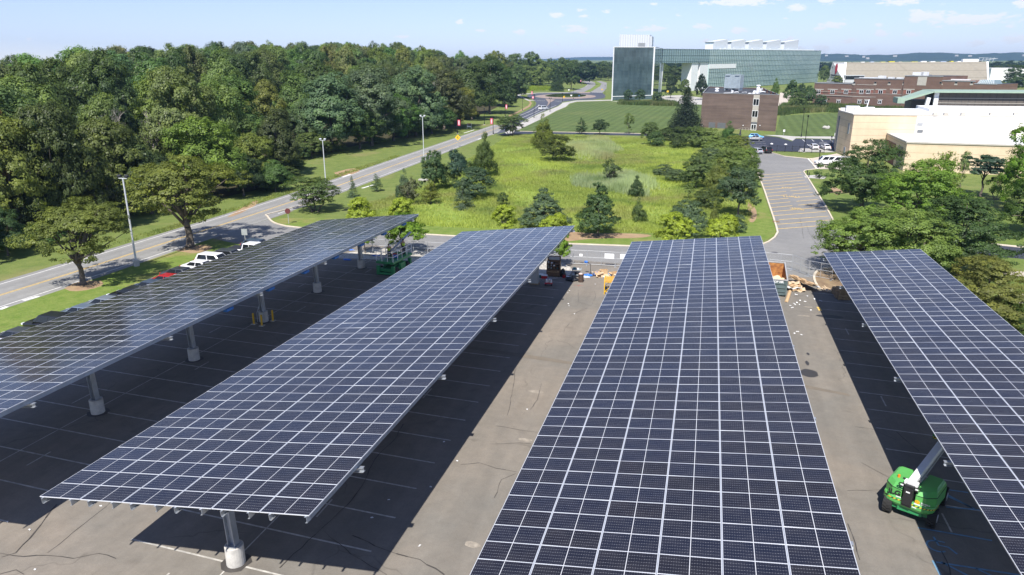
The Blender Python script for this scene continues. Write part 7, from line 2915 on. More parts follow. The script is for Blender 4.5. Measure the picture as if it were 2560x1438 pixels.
# ---- scissor lift
sl_ = thing('scissor_lift', 'dark green scissor lift with grey railings and two workers on its deck', 'scissor lift', (-33.45, 71.4, 0), rad(-3))
mb = MB()
mb.box((0, 0, .55), (1.9, 4.0, .35))
for sx in (-1, 1):
    mb.box((sx * .92, -2.05, .55), (.38, .30, 1.05))
    mb.box((sx * .98, .0, .72), (.28, 1.1, .75))
    mb.box((sx * .92, 2.05, .55), (.38, .30, 1.05))
mb.box((0, -2.1, .22), (2.1, .34, .22))
mb.build('chassis', m_sgreen, sl_, bevel=.03)
for sx in (-1, 1):
    for y in (-1.35, 1.35):
        mb = MB()
        mb.tube((sx * .80, y, .42), (sx * 1.08, y, .42), .42, .42, 20)
        mb.build('wheel', rubber, sl_, bevel=.04)
mb = MB()
for sx in (-.55, .55):
    mb.bar((sx, -1.6, .78), (sx, 1.6, 1.32), .10, .16)
    mb.bar((sx * .8, 1.6, .78), (sx * .8, -1.6, 1.32), .10, .16)
mb.build('scissor_arms', m_sgreen, sl_)
mb = MB()
mb.box((0, .1, 1.47), (2.15, 4.7, .26))
mb.build('deck', m_sgreen, sl_, bevel=.02)
mb = MB()
D = 1.60
xs4, ys4 = (-1.03, 1.03), (-2.2, -1.1, 0, 1.2, 2.4)
for z in (D + .55, D + 1.1):
    for x in xs4:
        mb.bar((x, -2.2, z), (x, 2.4, z), .05)
    for y in (-2.2, 2.4):
        mb.bar((-1.03, y, z), (1.03, y, z), .05)
for x in xs4:
    for y in ys4:
        mb.bar((x, y, D), (x, y, D + 1.1), .05)
for y in (-2.2, 2.4):
    for x in (-.35, .35):
        mb.bar((x, y, D), (x, y, D + 1.1), .05)
mb.build('railing', m_boom, sl_)
for i in range(2):
    mb = MB()
    mb.box((.3 - i * .5, -.2 + i * .7, D + .16), (.5, .34, .3))
    o = mb.build('tool_box', m_bluet if i == 0 else m_redp, loc=None, bevel=.02)
    o.location = (-33.45, 71.4, 0)
    lab(o, ('blue' if i == 0 else 'red') + ' tool box on the deck of the scissor lift', 'tool box')
o = thing('steel_purlin', 'long grey steel purlin leaning across the scissor lift railing', 'steel beam', (-34.3, 70.0, 1.62), 0)
mb = MB()
A_, B_ = Vector((0, 0, 0)), Vector((1.7, 4.4, 2.35))
mb.bar(A_, B_, .26, .015)
mb.bar(A_ + Vector((.12, -.05, -.05)), B_ + Vector((.12, -.05, -.05)), .015, .10)
mb.build('profile', steel, o)


def person(loc, rz, pose, label, vest=m_vest, cap=m_trim, legs=m_jean):
    o = thing('person', label, 'person', loc, rz)
    J = {'pel': (0, 0, .95, .125), 'sp': (0, .0, 1.12, .118), 'ch': (0, .01, 1.33, .135), 'nk': (0, .02, 1.50, .055), 'hd': (0, .035, 1.58, .078), 'hm': (0, .04, 1.66, .098), 'ht': (0, .03, 1.75, .068), 'ns': (0, .145, 1.64, .015)}
    for s, S in ((-1, 'l'), (1, 'r')):
        J.update({S + 'sh': (s * .19, .01, 1.43, .062), S + 'el': (s * .25, -.02, 1.15, .047), S + 'wr': (s * .24, .14, .95, .032), S + 'pm': (s * .24, .19, .90, .034),
                  S + 'hp': (s * .10, 0, .90, .105), S + 'kn': (s * .11, .02, .50, .068), S + 'an': (s * .11, -.01, .09, .046), S + 'to': (s * .12, .17, .035, .04)})
    J.update(pose)
    E = [('pel', 'sp'), ('sp', 'ch'), ('ch', 'nk'), ('nk', 'hd'), ('hd', 'hm'), ('hm', 'ht'), ('hm', 'ns')]
    for S in 'lr':
        E += [('ch', S + 'sh'), (S + 'sh', S + 'el'), (S + 'el', S + 'wr'), (S + 'wr', S + 'pm'), ('pel', S + 'hp'), (S + 'hp', S + 'kn'), (S + 'kn', S + 'an'), (S + 'an', S + 'to')]
        p, w = Vector(J[S + 'pm'][:3]), Vector(J[S + 'wr'][:3])
        d = (p - w).normalized()
        side = d.cross(UP).normalized() if abs(d.z) < .98 else Vector((1, 0, 0))
        for k, (off, L) in enumerate(((-.028, .075), (-.009, .085), (.010, .08), (.028, .065))):
            a = p + side * off + d * .03
            b = a + d * L * .55 + Vector((0, 0, -.01))
            c = b + d * L * .35 + Vector((0, 0, -.03))
            J[S + 'f%da' % k] = (*a, .011)
            J[S + 'f%db' % k] = (*b, .010)
            J[S + 'f%dc' % k] = (*c, .008)
            E += [(S + 'pm', S + 'f%da' % k), (S + 'f%da' % k, S + 'f%db' % k), (S + 'f%db' % k, S + 'f%dc' % k)]
        t = p - side * .04 - d * .01
        J[S + 't'] = (*(t + d * .05 + Vector((0, 0, -.02))), .011)
        E.append((S + 'pm', S + 't'))

    def skin(name, keys, edges, add, mat, sub=1):
        ks = [k for k in keys]
        ix = {k: i for i, k in enumerate(ks)}
        me = bpy.data.meshes.new(name)
        me.from_pydata([J[k][:3] for k in ks], [(ix[a], ix[b]) for a, b in edges], [])
        me.materials.append(mat)
        ob = bpy.data.objects.new(name, me)
        COL.objects.link(ob)
        ob.parent = o
        ob.modifiers.new('skin', 'SKIN')
        if not me.skin_vertices:
            bm = bmesh.new()
            bm.from_mesh(me)
            bm.verts.layers.skin.verify()
            bm.to_mesh(me)
            bm.free()
        for k in ks:
            v = me.skin_vertices[0].data[ix[k]]
            r = J[k][3] + add
            v.radius = (r, r)
            v.use_root = (k == ks[0])
        m = ob.modifiers.new('sub', 'SUBSURF')
        m.levels = m.render_levels = sub
        return ob
    skin('body', list(J), E, 0, m_skin)
    skin('trousers', ['pel', 'lhp', 'rhp', 'lkn', 'rkn', 'lan', 'ran'], [('pel', 'lhp'), ('pel', 'rhp'), ('lhp', 'lkn'), ('rhp', 'rkn'), ('lkn', 'lan'), ('rkn', 'ran')], .016, legs)
    skin('vest', ['sp', 'pel', 'ch', 'lsh', 'rsh'], [('sp', 'pel'), ('sp', 'ch'), ('ch', 'lsh'), ('ch', 'rsh')], .024, vest)
    hm = Vector(J['hm'][:3])
    mb = MB()
    mb.ball((hm.x, hm.y - .01, hm.z + .055), (.115, .13, .085), 12, 6)
    mb.box((hm.x, hm.y + .13, hm.z + .035), (.15, .10, .015))
    mb.build('cap', cap, o, smooth=True)
    mb = MB()
    for S in 'lr':
        a, t = J[S + 'an'], J[S + 'to']
        mb.box(((a[0] + t[0]) / 2, (a[1] + t[1]) / 2, .05), (.11, .29, .10))
    mb.build('boots', m_trim, o, bevel=.03)
    return o


reach = lambda up: {'rel': (.30, .22, 1.30, .047), 'rwr': (.22, .42, 1.42 + up, .032), 'rpm': (.20, .49, 1.45 + up, .034), 'lel': (-.28, .16, 1.20, .047), 'lwr': (-.16, .38, 1.22 + up, .032), 'lpm': (-.13, .45, 1.24 + up, .034)}
person((-33.55, 70.35, D), rad(-150), reach(-.05), 'worker in a yellow vest at the near end of the scissor lift deck')
person((-32.9, 72.9, D), rad(60), reach(.10), 'worker in a yellow vest at the far end of the scissor lift deck')

# ---- bollards round a post
for x, y, l in ((-38.11, 51.4, 'left yellow bollard beside the canopy post'), (-37.15, 51.2, 'middle yellow bollard in front of the canopy post'), (-36.95, 52.6, 'right yellow bollard beside the canopy post')):
    o = thing('bollard', l, 'bollard', (x, y, 0), 0, 'yellow bollards round a canopy post')
    mb = MB()
    mb.tube((0, 0, .04), (0, 0, 1.0), .085, .085, 14)
    mb.ball((0, 0, 1.0), (.085, .085, .05), 14, 6)
    mb.build('pipe', m_yel, o)
    mb = MB()
    mb.box((0, 0, .025), (.42, .42, .05))
    mb.build('base', concrete, o)

# ---- construction fence behind the canopies
def fence_panel(a, b, label, h=1.75, sign=None, tilt=0):
    a, b = Vector((*a, T(*a))), Vector((*b, T(*b)))
    d = b - a
    o = thing('fence_panel', label, 'fence', a, math.atan2(d.y, d.x), 'temporary wire fence panels behind the canopies')
    L = d.length - .06
    mb = MB()
    for p, q in (((0, 0, .12), (0, 0, h)), ((L, 0, .12), (L, 0, h)), ((0, 0, h), (L, 0, h)), ((0, 0, .14), (L, 0, .14)), ((0, 0, h * .55), (L, 0, h * .55)), ((L / 2, 0, .12), (L / 2, 0, h))):
        mb.tube(p, q, .022, .022, 6)
    for x in (0, L):
        mb.bar((x, -.45, .03), (x, .45, .03), .07, .05)
    mb.build('frame', m_chain, o)
    mb = MB()
    n = int(L / .28)
    for i in range(-6, n):
        for s2 in (1, -1):
            x0, x1 = i * .28, i * .28 + (h - .2)
            z0, z1 = .15, h - .02
            if s2 < 0:
                z0, z1 = z1, z0
            if x0 < 0:
                z0 = z0 + (z1 - z0) * (-x0) / (x1 - x0)
                x0 = 0
            if x1 > L:
                z1 = z0 + (z1 - z0) * (L - x0) / (x1 - x0)
                x1 = L
            if x1 - x0 > .1:
                mb.bar((x0, 0, z0), (x1, 0, z1), .006)
    mb.build('wire_mesh', m_chain, o)
    if sign:
        for (x0, x1, z0, z1) in sign:
            mb = MB()
            mb.box(((x0 + x1) / 2 * L, -.04, (z0 + z1) / 2), ((x1 - x0) * L, .012, z1 - z0))
            mb.build('sign_board', white_paint, o)
    return o


fx = [-43.2, -39.6, -36.0, -32.3, -28.7, -25.2, -21.6, -18.9, -15.8, -12.6, -9.3, -6.0, -2.6, .9, 4.4, 7.9]
fyy = [78.4, 78.5, 78.6, 78.75, 78.9, 79.0, 79.1, 79.2, 79.3, 79.6, 79.7, 80.6, 81.8, 82.8, 83.6, 84.2]
sg = {8: [(.72, .84, 1.05, 1.35)], 9: [(.62, .96, .95, 1.55)], 10: [(.15, .5, .95, 1.55)]}
pl_ = ['behind the gravel bed', 'beside the young trees', 'behind the scissor lift', 'right of the scissor lift', 'behind the second canopy', 'hidden behind the second canopy', 'behind the tool chest', 'right of the tool chest', 'carrying a small white notice', 'carrying a large white board', 'carrying a white board beside the third canopy', 'behind the third canopy', 'hidden behind the third canopy', 'behind the right part of the third canopy', 'beside the dumpster']
for i in range(15):
    fence_panel((fx[i], fyy[i]), (fx[i + 1], fyy[i + 1]), 'wire fence panel ' + pl_[i], sign=sg.get(i))
fence_panel((7.95, 84.2), (10.4, 83.7), 'wire fence panel behind the dumpster')
fence_panel((10.45, 83.7), (11.9, 81.4), 'angled wire fence panel beside the flattened cardboard')
fence_panel((11.95, 81.4), (14.2, 80.2), 'wire fence panel beside the mulch island')

# ---- open tool chest, cabinet, coolers, jugs
o = thing('tool_chest', 'big brown steel tool chest with its lid propped open', 'tool chest', (-15.4, 73.8, 0), rad(2))
mb = MB()
mb.box((0, 0, .48), (1.5, .75, .72))
for sx in (-.65, .65):
    mb.box((sx, 0, .06), (.12, .7, .12))
bx_ = mb.build('chest', m_brown_st, o, bevel=.02)
mb = MB()
mb.box((0, -.385, .62), (1.3, .02, .05))
mb.box((.55, -.39, .70), (.10, .03, .16))
mb.build('latch', m_card, bx_)
mb = MB()
for sx in (-.72, .72):
    mb.box((sx, .05, 1.3), (.05, .62, .92))
for z in (.90, 1.18, 1.46):
    mb.box((0, .10, z), (1.4, .5, .04))
mb.box((0, .36, 1.3), (1.4, .04, .92))
mb.build('shelves', M('shelf_brown', (.20, .125, .07), .7, 0, .2, 3), o)
mb = MB()
mb.box((0, .30, 2.02), (1.5, .06, .52), M=Matrix.Rotation(-.35, 3, 'X'))
ld = mb.build('lid', m_brown_st, o, bevel=.02)
mb = MB()
mb.box((0, .25, 2.02), (1.2, .05, .34), M=Matrix.Rotation(-.35, 3, 'X'))
mb.build('lid_lining', m_sback, ld)
rr = random.Random(8)
for i in range(11):
    mb = MB()
    z = (.92, 1.20, 1.48)[i % 3]
    x = -.58 + (i // 3) * .32 + rr.uniform(-.05, .05)
    s_ = rr.uniform(.12, .24)
    if i % 2:
        mb.box((x, -.02, z + s_ * .4), (s_, .22, s_ * .8))
    else:
        mb.tube((x, 0, z), (x, 0, z + s_), s_ * .45, s_ * .4, 10)
    p = mb.build('tool_case', rr.choice([m_trim, m_sback, m_card, white_paint, m_teal_p, m_redp]), bevel=.01)
    p.location = o.location
    lab(p, 'small container on the shelves of the open tool chest', 'container', 'containers in the tool chest')
o = thing('electrical_cabinet', 'tall grey electrical cabinet on a pallet beside the second canopy', 'cabinet', (-16.8, 70.5, 0), rad(4))
mb = MB()
mb.box((0, 0, .95), (.95, .7, 1.7))
cbn = mb.build('housing', m_sback, o, bevel=.02)
mb = MB()
mb.box((-.02, -.36, .95), (.80, .02, 1.55))
mb.box((.32, -.375, 1.0), (.03, .02, .25))
mb.build('door', M('cabinet_door', (.46, .48, .50), .5, .1, .05, 2), cbn)
mb = MB()
for y in (-.3, 0, .3):
    mb.box((0, y, .05), (1.05, .09, .10))
mb.build('skid', m_wood, o)


def cooler(x, y, rz, col, label):
    o = thing('cooler', label, 'cooler', (x, y, 0), rz)
    mb = MB()
    mb.loft([[(-.30, -.18, 0), (.30, -.18, 0), (.30, .18, 0), (-.30, .18, 0)], [(-.34, -.21, .32), (.34, -.21, .32), (.34, .21, .32), (-.34, .21, .32)]])
    mb.build('body', col, o, bevel=.02)
    mb = MB()
    mb.box((0, 0, .36), (.71, .45, .08))
    mb.build('lid', white_paint, o, bevel=.02)
    mb = MB()
    for sx in (-1, 1):
        mb.bar((sx * .36, -.12, .24), (sx * .36, .12, .24), .03)
    mb.build('handles', white_paint, o)


cooler(-16.2, 72.75, .2, m_redp, 'red cooler with a white lid beside the tool chest')
cooler(-16.75, 73.0, .1, m_teal_p, 'teal cooler left of the red one')
o = thing('hand_cart', 'low red cart carrying three white jugs', 'cart', (-15.2, 70.3, 0), rad(10))
mb = MB()
mb.box((0, 0, .26), (.85, .50, .10))
mb.build('tray', m_redp, o, bevel=.02)
for sx in (-.32, .32):
    for sy in (-.22, .22):
        mb = MB()
        mb.tube((sx - .04, sy, .1), (sx + .04, sy, .1), .10, .10, 12)
        mb.build('wheel', rubber, o)
mb = MB()
mb.bar((-.42, 0, .28), (-.85, -.05, .55), .035)
mb.build('handle', black_metal, o)
for i, (x, y) in enumerate(((-.22, .02), (.06, .10), (.26, -.04))):
    j = thing('water_jug', ('left', 'middle', 'right')[i] + ' white jug standing on the low red cart', 'jug', (-15.2 + x, 70.3 + y, .31), 0, 'white jugs on the cart')
    mb = MB()
    mb.loft([[(.13 * r * math.cos(a * math.pi / 7), .13 * r * math.sin(a * math.pi / 7), z) for a in range(14)] for r, z in ((.9, 0), (1, .04), (1, .26), (.8, .33), (.35, .37))])
    mb.build('body', white_paint, j, smooth=False)
    mb = MB()
    mb.tube((0, 0, .37), (0, 0, .42), .05, .05, 10)
    mb.build('cap', m_bluet, j)
o = thing('drum', 'rusty steel drum with a pale sack on top in the sunlit aisle', 'drum', (-12.1, 72.5, 0))
mb = MB()
mb.loft([[(r * math.cos(a * math.pi / 9), r * math.sin(a * math.pi / 9), z) for a in range(18)] for r, z in ((.29, 0), (.30, .02), (.29, .04), (.29, .28), (.305, .30), (.29, .32), (.29, .56), (.305, .58), (.29, .60), (.29, .82), (.30, .86))])
mb.build('barrel', M('drum_brown', (.075, .05, .04), .6, .2, .3, 5), o)
mb = MB()
mb.ball((-.04, 0, .88), (.24, .2, .12), 10, 5)
mb.build('sack', M('pink_sack', (.55, .42, .38), .8, 0, .2, 6), o, smooth=True)
o = thing('utility_cart', 'grey two shelf utility cart at the edge of the canopy shade', 'cart', (-12.9, 74.3, 0), rad(12))
mb = MB()
for z in (.28, .86):
    mb.box((0, 0, z), (1.05, .6, .06))
mb.build('shelf', m_sback, o, bevel=.02)
mb = MB()
for sx in (-.5, .5):
    for sy in (-.27, .27):
        mb.bar((sx, sy, .14), (sx, sy, .98), .045)
mb.bar((.5, -.27, .98), (.5, .27, .98), .04)
mb.build('uprights', m_sback, o)
for sx in (-.45, .45):
    for sy in (-.25, .25):
        mb = MB()
        mb.tube((sx - .03, sy, .07), (sx + .03, sy, .07), .07, .07, 10)
        mb.build('wheel', rubber, o)
for i, (x, y, z, s_, m_, l) in enumerate(((-.25, 0, .96, .22, m_teal_p, 'teal box on the top shelf of the utility cart'), (.15, .05, .93, .15, white_paint, 'white box on the top shelf of the utility cart'), (0, 0, .42, .3, m_bag, 'dark box on the bottom shelf of the utility cart'))):
    mb = MB()
    mb.box((0, 0, 0), (s_ * 1.4, s_, s_ * .9))
    mb.box((0, 0, s_ * .47), (s_ * 1.45, s_ * 1.05, .02))
    lab(mb.build('box', m_, loc=(-12.9 + x, 74.3 + y, z), bevel=.01), l, 'box')


def lump(name, c, r, mat, label, cat, seed, n=14, m=8):
    rr = random.Random(seed)
    mb = MB()
    mb.ball((0, 0, 0), r, n, m)
    mb.v = [(x * rr.uniform(.72, 1.18), y * rr.uniform(.72, 1.18), max(0.0, z * rr.uniform(.6, 1.2) + r[2] * .45)) for x, y, z in mb.v]
    return lab(mb.build(name, mat, loc=(c[0], c[1], T(c[0], c[1]) + .01)), label, cat)


lump('tarp', (-13.2, 72.7), (.75, .5, .28), m_bag, 'crumpled black tarp in front of the utility cart', 'tarp', 1)
lump('bag', (-14.35, 73.9), (.32, .45, .65), m_bag, 'black bag leaning on the right side of the tool chest', 'bag', 2)
for x, y, c, l in ((-14.2, 73.6, m_redp, 'red bucket beside the black bag'), (-13.65, 73.5, white_paint, 'pale round tub left of the utility cart')):
    o = thing('bucket', l, 'bucket', (x, y, 0))
    mb = MB()
    h, r = (.36, .16) if c is m_redp else (.18, .26)
    mb.loft([[(q * math.cos(a * math.pi / 8), q * math.sin(a * math.pi / 8), z) for a in range(16)] for q, z in ((r * .82, 0), (r, h), (r * .9, h), (r * .75, .04))])
    mb.build('shell', c, o)
    mb = MB()
    for k in range(8):
        a0, a1 = k * math.pi / 8, (k + 1) * math.pi / 8
        mb.bar((r * math.cos(a0), 0, h + r * .5 * math.sin(a0)), (r * math.cos(a1), 0, h + r * .5 * math.sin(a1)), .012)
    mb.build('handle', black_metal, o)
# work light on a stand
o = thing('work_light', 'work light with a blue wrapped head on a thin dark stand', 'lamp', (-11.55, 75.4, 0))
mb = MB()
mb.tube((0, 0, .03), (0, 0, 1.25), .03, .025, 8)
for a in range(3):
    mb.bar((0, 0, .3), (.4 * math.cos(a * 2.1), .4 * math.sin(a * 2.1), .02), .03)
mb.bar((0, 0, 1.25), (-.42, .15, 1.42), .04)
mb.build('stand', black_metal, o)
mb = MB()
mb.ball((-.55, .2, 1.44), (.22, .17, .15), 8, 5)
mb.build('head', m_bluet, o)


def board(c, w, d, th, rot, mat, label, group=None, name='cardboard_sheet', bend=.06, seed=0):
    """flattened carton: a creased, slightly bent sheet with real thickness"""
    rr = random.Random(seed)
    nx, ny = 6, 3
    mb = MB()
    top = []
    for j in range(ny + 1):
        for i in range(nx + 1):
            x, y = (i / nx - .5) * w, (j / ny - .5) * d
            z = rr.uniform(-bend, bend) * .5 + bend * math.sin(i * 1.9 + seed)
            top.append((x + rr.uniform(-.03, .03), y + rr.uniform(-.03, .03), z))
    ix = lambda i, j: j * (nx + 1) + i
    n = len(top)
    vs = top + [(x, y, z - th) for x, y, z in top]
    fs = []
    for j in range(ny):
        for i in range(nx):
            fs.append((ix(i, j), ix(i + 1, j), ix(i + 1, j + 1), ix(i, j + 1)))
            fs.append((n + ix(i, j + 1), n + ix(i + 1, j + 1), n + ix(i + 1, j), n + ix(i, j)))
    rim = [ix(i, 0) for i in range(nx + 1)] + [ix(nx, j) for j in range(1, ny + 1)] + [ix(i, ny) for i in range(nx - 1, -1, -1)] + [ix(0, j) for j in range(ny - 1, 0, -1)]
    for a, b in zip(rim, rim[1:] + rim[:1]):
        fs.append((a, n + a, n + b, b))
    mb.add(vs, fs)
    o = mb.build(name, mat, loc=c)
    o.rotation_euler = rot
    return lab(o, label, 'cardboard', group)


def carton(x, y, s, rz, mat, label, group=None, open_=True, z=0):
    o = thing('carton', label, 'carton', (x, y, z), rz, group)
    mb = MB()
    w, d, h = s
    t = .012
    for cx, cy, dx, dy in ((-w / 2, 0, t, d), (w / 2, 0, t, d), (0, -d / 2, w - t, t), (0, d / 2, w - t, t)):
        mb.box((cx, cy, h / 2), (dx, dy, h))
    mb.box((0, 0, .01), (w, d, .016))
    mb.build('walls', mat, o)
    for sx in (-1, 1):
        mb = MB()
        mb.box((sx * (w / 2 + d * .13), 0, h - .03), (d * .28, d * .95, t), M=Matrix.Rotation(sx * .5, 3, 'Y'))
        mb.build('flap', mat, o)


PG = 'heap of cartons and packing left in the aisle'
rr = random.Random(14)
for i, (x, y, s, m_, l) in enumerate(((-10.6, 75.4, (.8, .55, .45), m_card2, 'pale carton left in the first heap, beside the blue wrap'), (-10.1, 75.9, (.7, .6, .6), m_card, 'taller brown carton at the back of the first heap'), (-9.9, 75.2, (.9, .6, .25), m_card2, 'low crushed carton at the front of the first heap'), (-8.9, 75.9, (.9, .7, .4), m_card, 'brown carton in the second heap near the third canopy'), (-8.5, 75.4, (.7, .5, .3), m_card2, 'pale carton in the second heap near the third canopy'))):
    carton(x, y, s, rr.uniform(-.8, .8), m_, l, PG)
for i in range(7):
    x, y = rr.uniform(-10.9, -8.3), rr.uniform(74.9, 76.0)
    board((x, y, .12 + .1 * (i % 3)), rr.uniform(.7, 1.3), rr.uniform(.35, .6), .015, (rr.uniform(-.3, .3), rr.uniform(-.3, .3), rr.uniform(0, 3)), m_card2 if i % 2 else m_card, 'crumpled piece of packing card in the heaps by the third canopy', PG, seed=i)
board((-11.0, 75.0, .35), .9, .22, .02, (.2, .7, 1.0), m_card2, 'upright strip of card leaning beside the work light', seed=30)
lump('tarp', (-11.75, 75.0), (.5, .35, .16), m_bluet, 'bright blue plastic wrap left of the work light', 'plastic wrap', 5)
lump('tarp', (-10.9, 75.6), (.35, .3, .25), m_bluet, 'bright blue plastic wrap inside the first heap', 'plastic wrap', 6)
lump('tarp', (-9.35, 75.8), (.35, .3, .22), M('pale_blue_wrap', (.22, .38, .60), .5, 0, .2, 4), 'pale blue plastic wrap between the two heaps', 'plastic wrap', 7)
lump('tarp', (-12.0, 74.5), (.6, .35, .06), M('clear_film', (.62, .66, .70), .3, 0, .1, 5), 'pale plastic film lying beside the blue wrap', 'plastic wrap', 8)
lump('tarp', (-9.7, 75.0), (.45, .4, .12), M('clear_film', (.62, .66, .70), .3, 0, .1, 5), 'pale plastic film on the front of the first heap', 'plastic wrap', 9)
# blue tarps under the first canopy edge
for i, q in enumerate(((876, 626), (868, 650), (940, 640))):
    p = px([q])[0]
    lump('tarp', p, (.55, .3, .10), m_bluet, ('blue sheet by the gravel edge behind the first canopy', 'blue sheet on the asphalt edge left of the end post', 'blue sheet beside the trunk of the thin young tree')[i], 'plastic wrap', 20 + i)
# yellow trestle
o = thing('scaffold_trestle', 'yellow steel scaffold trestle standing at the edge of the third canopy', 'trestle', (-8.6, 69.6, 0), rad(8))
mb = MB()
for sy in (-.95, .95):
    for sx in (-.55, .55):
        mb.bar((sx, sy, .02), (sx, sy, 1.35), .07)
    mb.bar((-.55, sy, 1.32), (.55, sy, 1.32), .06)
    mb.bar((-.55, sy, .3), (.55, sy, .3), .05)
    mb.bar((-.55, sy, .3), (.55, sy, 1.3), .045)
for sx in (-.55, .55):
    mb.bar((sx, -.95, .75), (sx, .95, .75), .05)
    mb.bar((sx, -.95, .3), (sx, .95, 1.3), .045)
mb.build('frame', m_yel, o)
mb = MB()
for i in range(5):
    mb.box((-.46 + i * .23, 0, 1.39), (.20, 2.0, .05))
mb.build('planks', M('orange_plank', (.62, .33, .04), .7, 0, .15, 4), o)

# ---- dumpster
o = thing('dumpster', 'dark grey roll-off dumpster with a rusty inside and white lettering', 'dumpster', (7.75, 76.2, 0), rad(-3))
W2, L2, Hh, t = 1.2, 3.65, 1.72, .06
mb = MB()
for cx, cy, dx, dy in ((-W2 + t / 2, 0, t, 2 * L2), (W2 - t / 2, 0, t, 2 * L2), (0, -L2 + t / 2, 2 * W2 - 2 * t, t), (0, L2 - t / 2, 2 * W2 - 2 * t, t)):
    mb.box((cx, cy, .22 + (Hh - .22) / 2), (dx, dy, Hh - .22))
mb.box((0, 0, .21), (2 * W2 - .02, 2 * L2 - .02, .08))
for sx in (-.6, .6):
    mb.box((sx, 0, .09), (.14, 2 * L2 - .2, .18))
sh_ = mb.build('shell', m_dump, o)
mb = MB()
for cx, cy, dx, dy in ((-W2, 0, .12, 2 * L2 + .12), (W2, 0, .12, 2 * L2 + .12), (0, -L2, 2 * W2 - .12, .12), (0, L2, 2 * W2 - .12, .12)):
    mb.box((cx, cy, Hh + .05), (dx, dy, .10))
mb.build('top_rail', M('worn_rail', (.40, .40, .40), .7, .1, .2, 4), sh_)
mb = MB()
for z in (.55, .95, 1.36):
    mb.box((0, -L2 - .035, z), (2 * W2, .07, .09))
for sx in (-1, 1):
    mb.box((sx * (W2 - .06), -L2 - .036, .97), (.12, .07, 1.5))
for k in range(9):
    for sx in (-1, 1):
        mb.box((sx * (W2 + .03), -L2 + .4 + k * .85, .95), (.06, .10, 1.45))
mb.build('ribs', m_dump, sh_)
mb = MB()
e = .004
for cx, cy, dx, dy in ((-W2 + t + e, 0, .006, 2 * L2 - 2 * t - .02), (W2 - t - e, 0, .006, 2 * L2 - 2 * t - .02), (0, -L2 + t + e, 2 * W2 - 2 * t - .03, .006), (0, L2 - t - e, 2 * W2 - 2 * t - .03, .006)):
    mb.box((cx, cy, .26 + (Hh - .3) / 2), (dx, dy, Hh - .32))
mb.box((0, 0, .258), (2 * W2 - 2 * t - .04, 2 * L2 - 2 * t - .04, .01))
mb.build('lining', m_rust, sh_)
text('RED TOP MR', white_paint, sh_, (.0, -L2 - .006, 1.53), (math.pi / 2, 0, 0), .30, 'lettering')
text('20', white_paint, sh_, (-.1, -L2 - .006, 1.15), (math.pi / 2, 0, 0), .22, 'lettering')
rr = random.Random(77)
cz, sz = math.cos(rad(-3)), math.sin(rad(-3))
for i in range(9):
    x, y = rr.uniform(-.7, .7), rr.uniform(-3.0, .6)
    board((7.75 + x * cz - y * sz, 76.2 + x * sz + y * cz, .62 + .05 * i), rr.uniform(.9, 1.5), rr.uniform(.6, .9), .02, (rr.uniform(-.35, .35), rr.uniform(-.35, .35), rr.uniform(0, 3)), (m_card2, m_card, white_paint)[i % 3 if i < 7 else 0], 'sheet of packing card thrown into the dumpster', 'card inside the dumpster', seed=40 + i, bend=.10)

# ---- flattened cartons stacked right of the dumpster
CG = 'flattened cartons piled right of the dumpster'
for i in range(7):
    board((9.95 + rr.uniform(-.2, .2), 75.6 + rr.uniform(-.5, .6), .10 + i * .09), rr.uniform(1.0, 1.5), rr.uniform(.8, 1.1), .03, (rr.uniform(-.1, .1), rr.uniform(-.12, .12), rr.uniform(-.5, .5)), (m_card2, m_card, m_card2, white_paint)[i % 4] if i != 3 else M('white_film', (.75, .75, .74), .5, 0, .08, 3), 'flattened carton lying in the pile right of the dumpster', CG, seed=60 + i, bend=.09)
for i, (x, y, z, l) in enumerate(((10.55, 76.8, .55, 'long bundle of flattened cartons leaning across the pile'), (10.95, 77.0, .50, 'second long bundle of flattened cartons beside the first'), (11.25, 77.1, .42, 'long white edged board at the right side of the carton pile'))):
    o = thing('carton_bundle', l, 'cardboard', (x, y, z), rad(25), CG)
    for k in range(4 if i < 2 else 1):
        mb = MB()
        rings = []
        r2 = random.Random(i * 10 + k)
        for j in range(9):
            yy = -1.9 + j * .475
            dz = .06 * math.sin(j * 2.1 + k) + k * .07
            rings.append([(-.32 + r2.uniform(-.04, .04), yy, -yy * .14 + dz), (.32 + r2.uniform(-.04, .04), yy, -yy * .14 + dz + .02), (.32, yy, -yy * .14 + dz + .045), (-.32, yy, -yy * .14 + dz + .03)])
        mb.loft(rings)
        mb.build('carton', white_paint if i == 2 else (m_card if k % 2 else m_card2), o)
    o.rotation_euler = (rad(6), rad(18), rad(25))
o = thing('carton_roll', 'long rolled carton propped against the corner of the dumpster', 'cardboard', (8.95, 72.2, .16), rad(-8))
mb = MB()
n = 12
for k in range(n):
    a0, a1 = k * 2 * math.pi / n * .9, (k + 1) * 2 * math.pi / n * .9
    mb.loft([[(.17 * math.cos(a0), y, .17 * math.sin(a0)), (.17 * math.cos(a1), y, .17 * math.sin(a1)), (.15 * math.cos(a1), y, .15 * math.sin(a1)), (.15 * math.cos(a0), y, .15 * math.sin(a0))] for y in (-1.5, 1.3)])
mb.build('tube', m_card, o)
o.rotation_euler = (rad(9), 0, rad(-12))


# ---- pallets by the mulch island
def pallet(x, y, z, rz, label, group):
    o = thing('pallet', label, 'pallet', (x, y, z), rz, group)
    mb = MB()
    for i in range(7):
        mb.box((-.51 + i * .17, 0, .125), (.10, 1.2, .022))
    for i in range(3):
        mb.box((-.5 + i * .5, 0, .015), (.10, 1.2, .022))
    mb.build('boards', m_wood, o)
    mb = MB()
    for yy in (-.55, 0, .55):
        mb.box((0, yy, .07), (1.12, .09, .085))
    mb.build('bearers', m_wood, o)


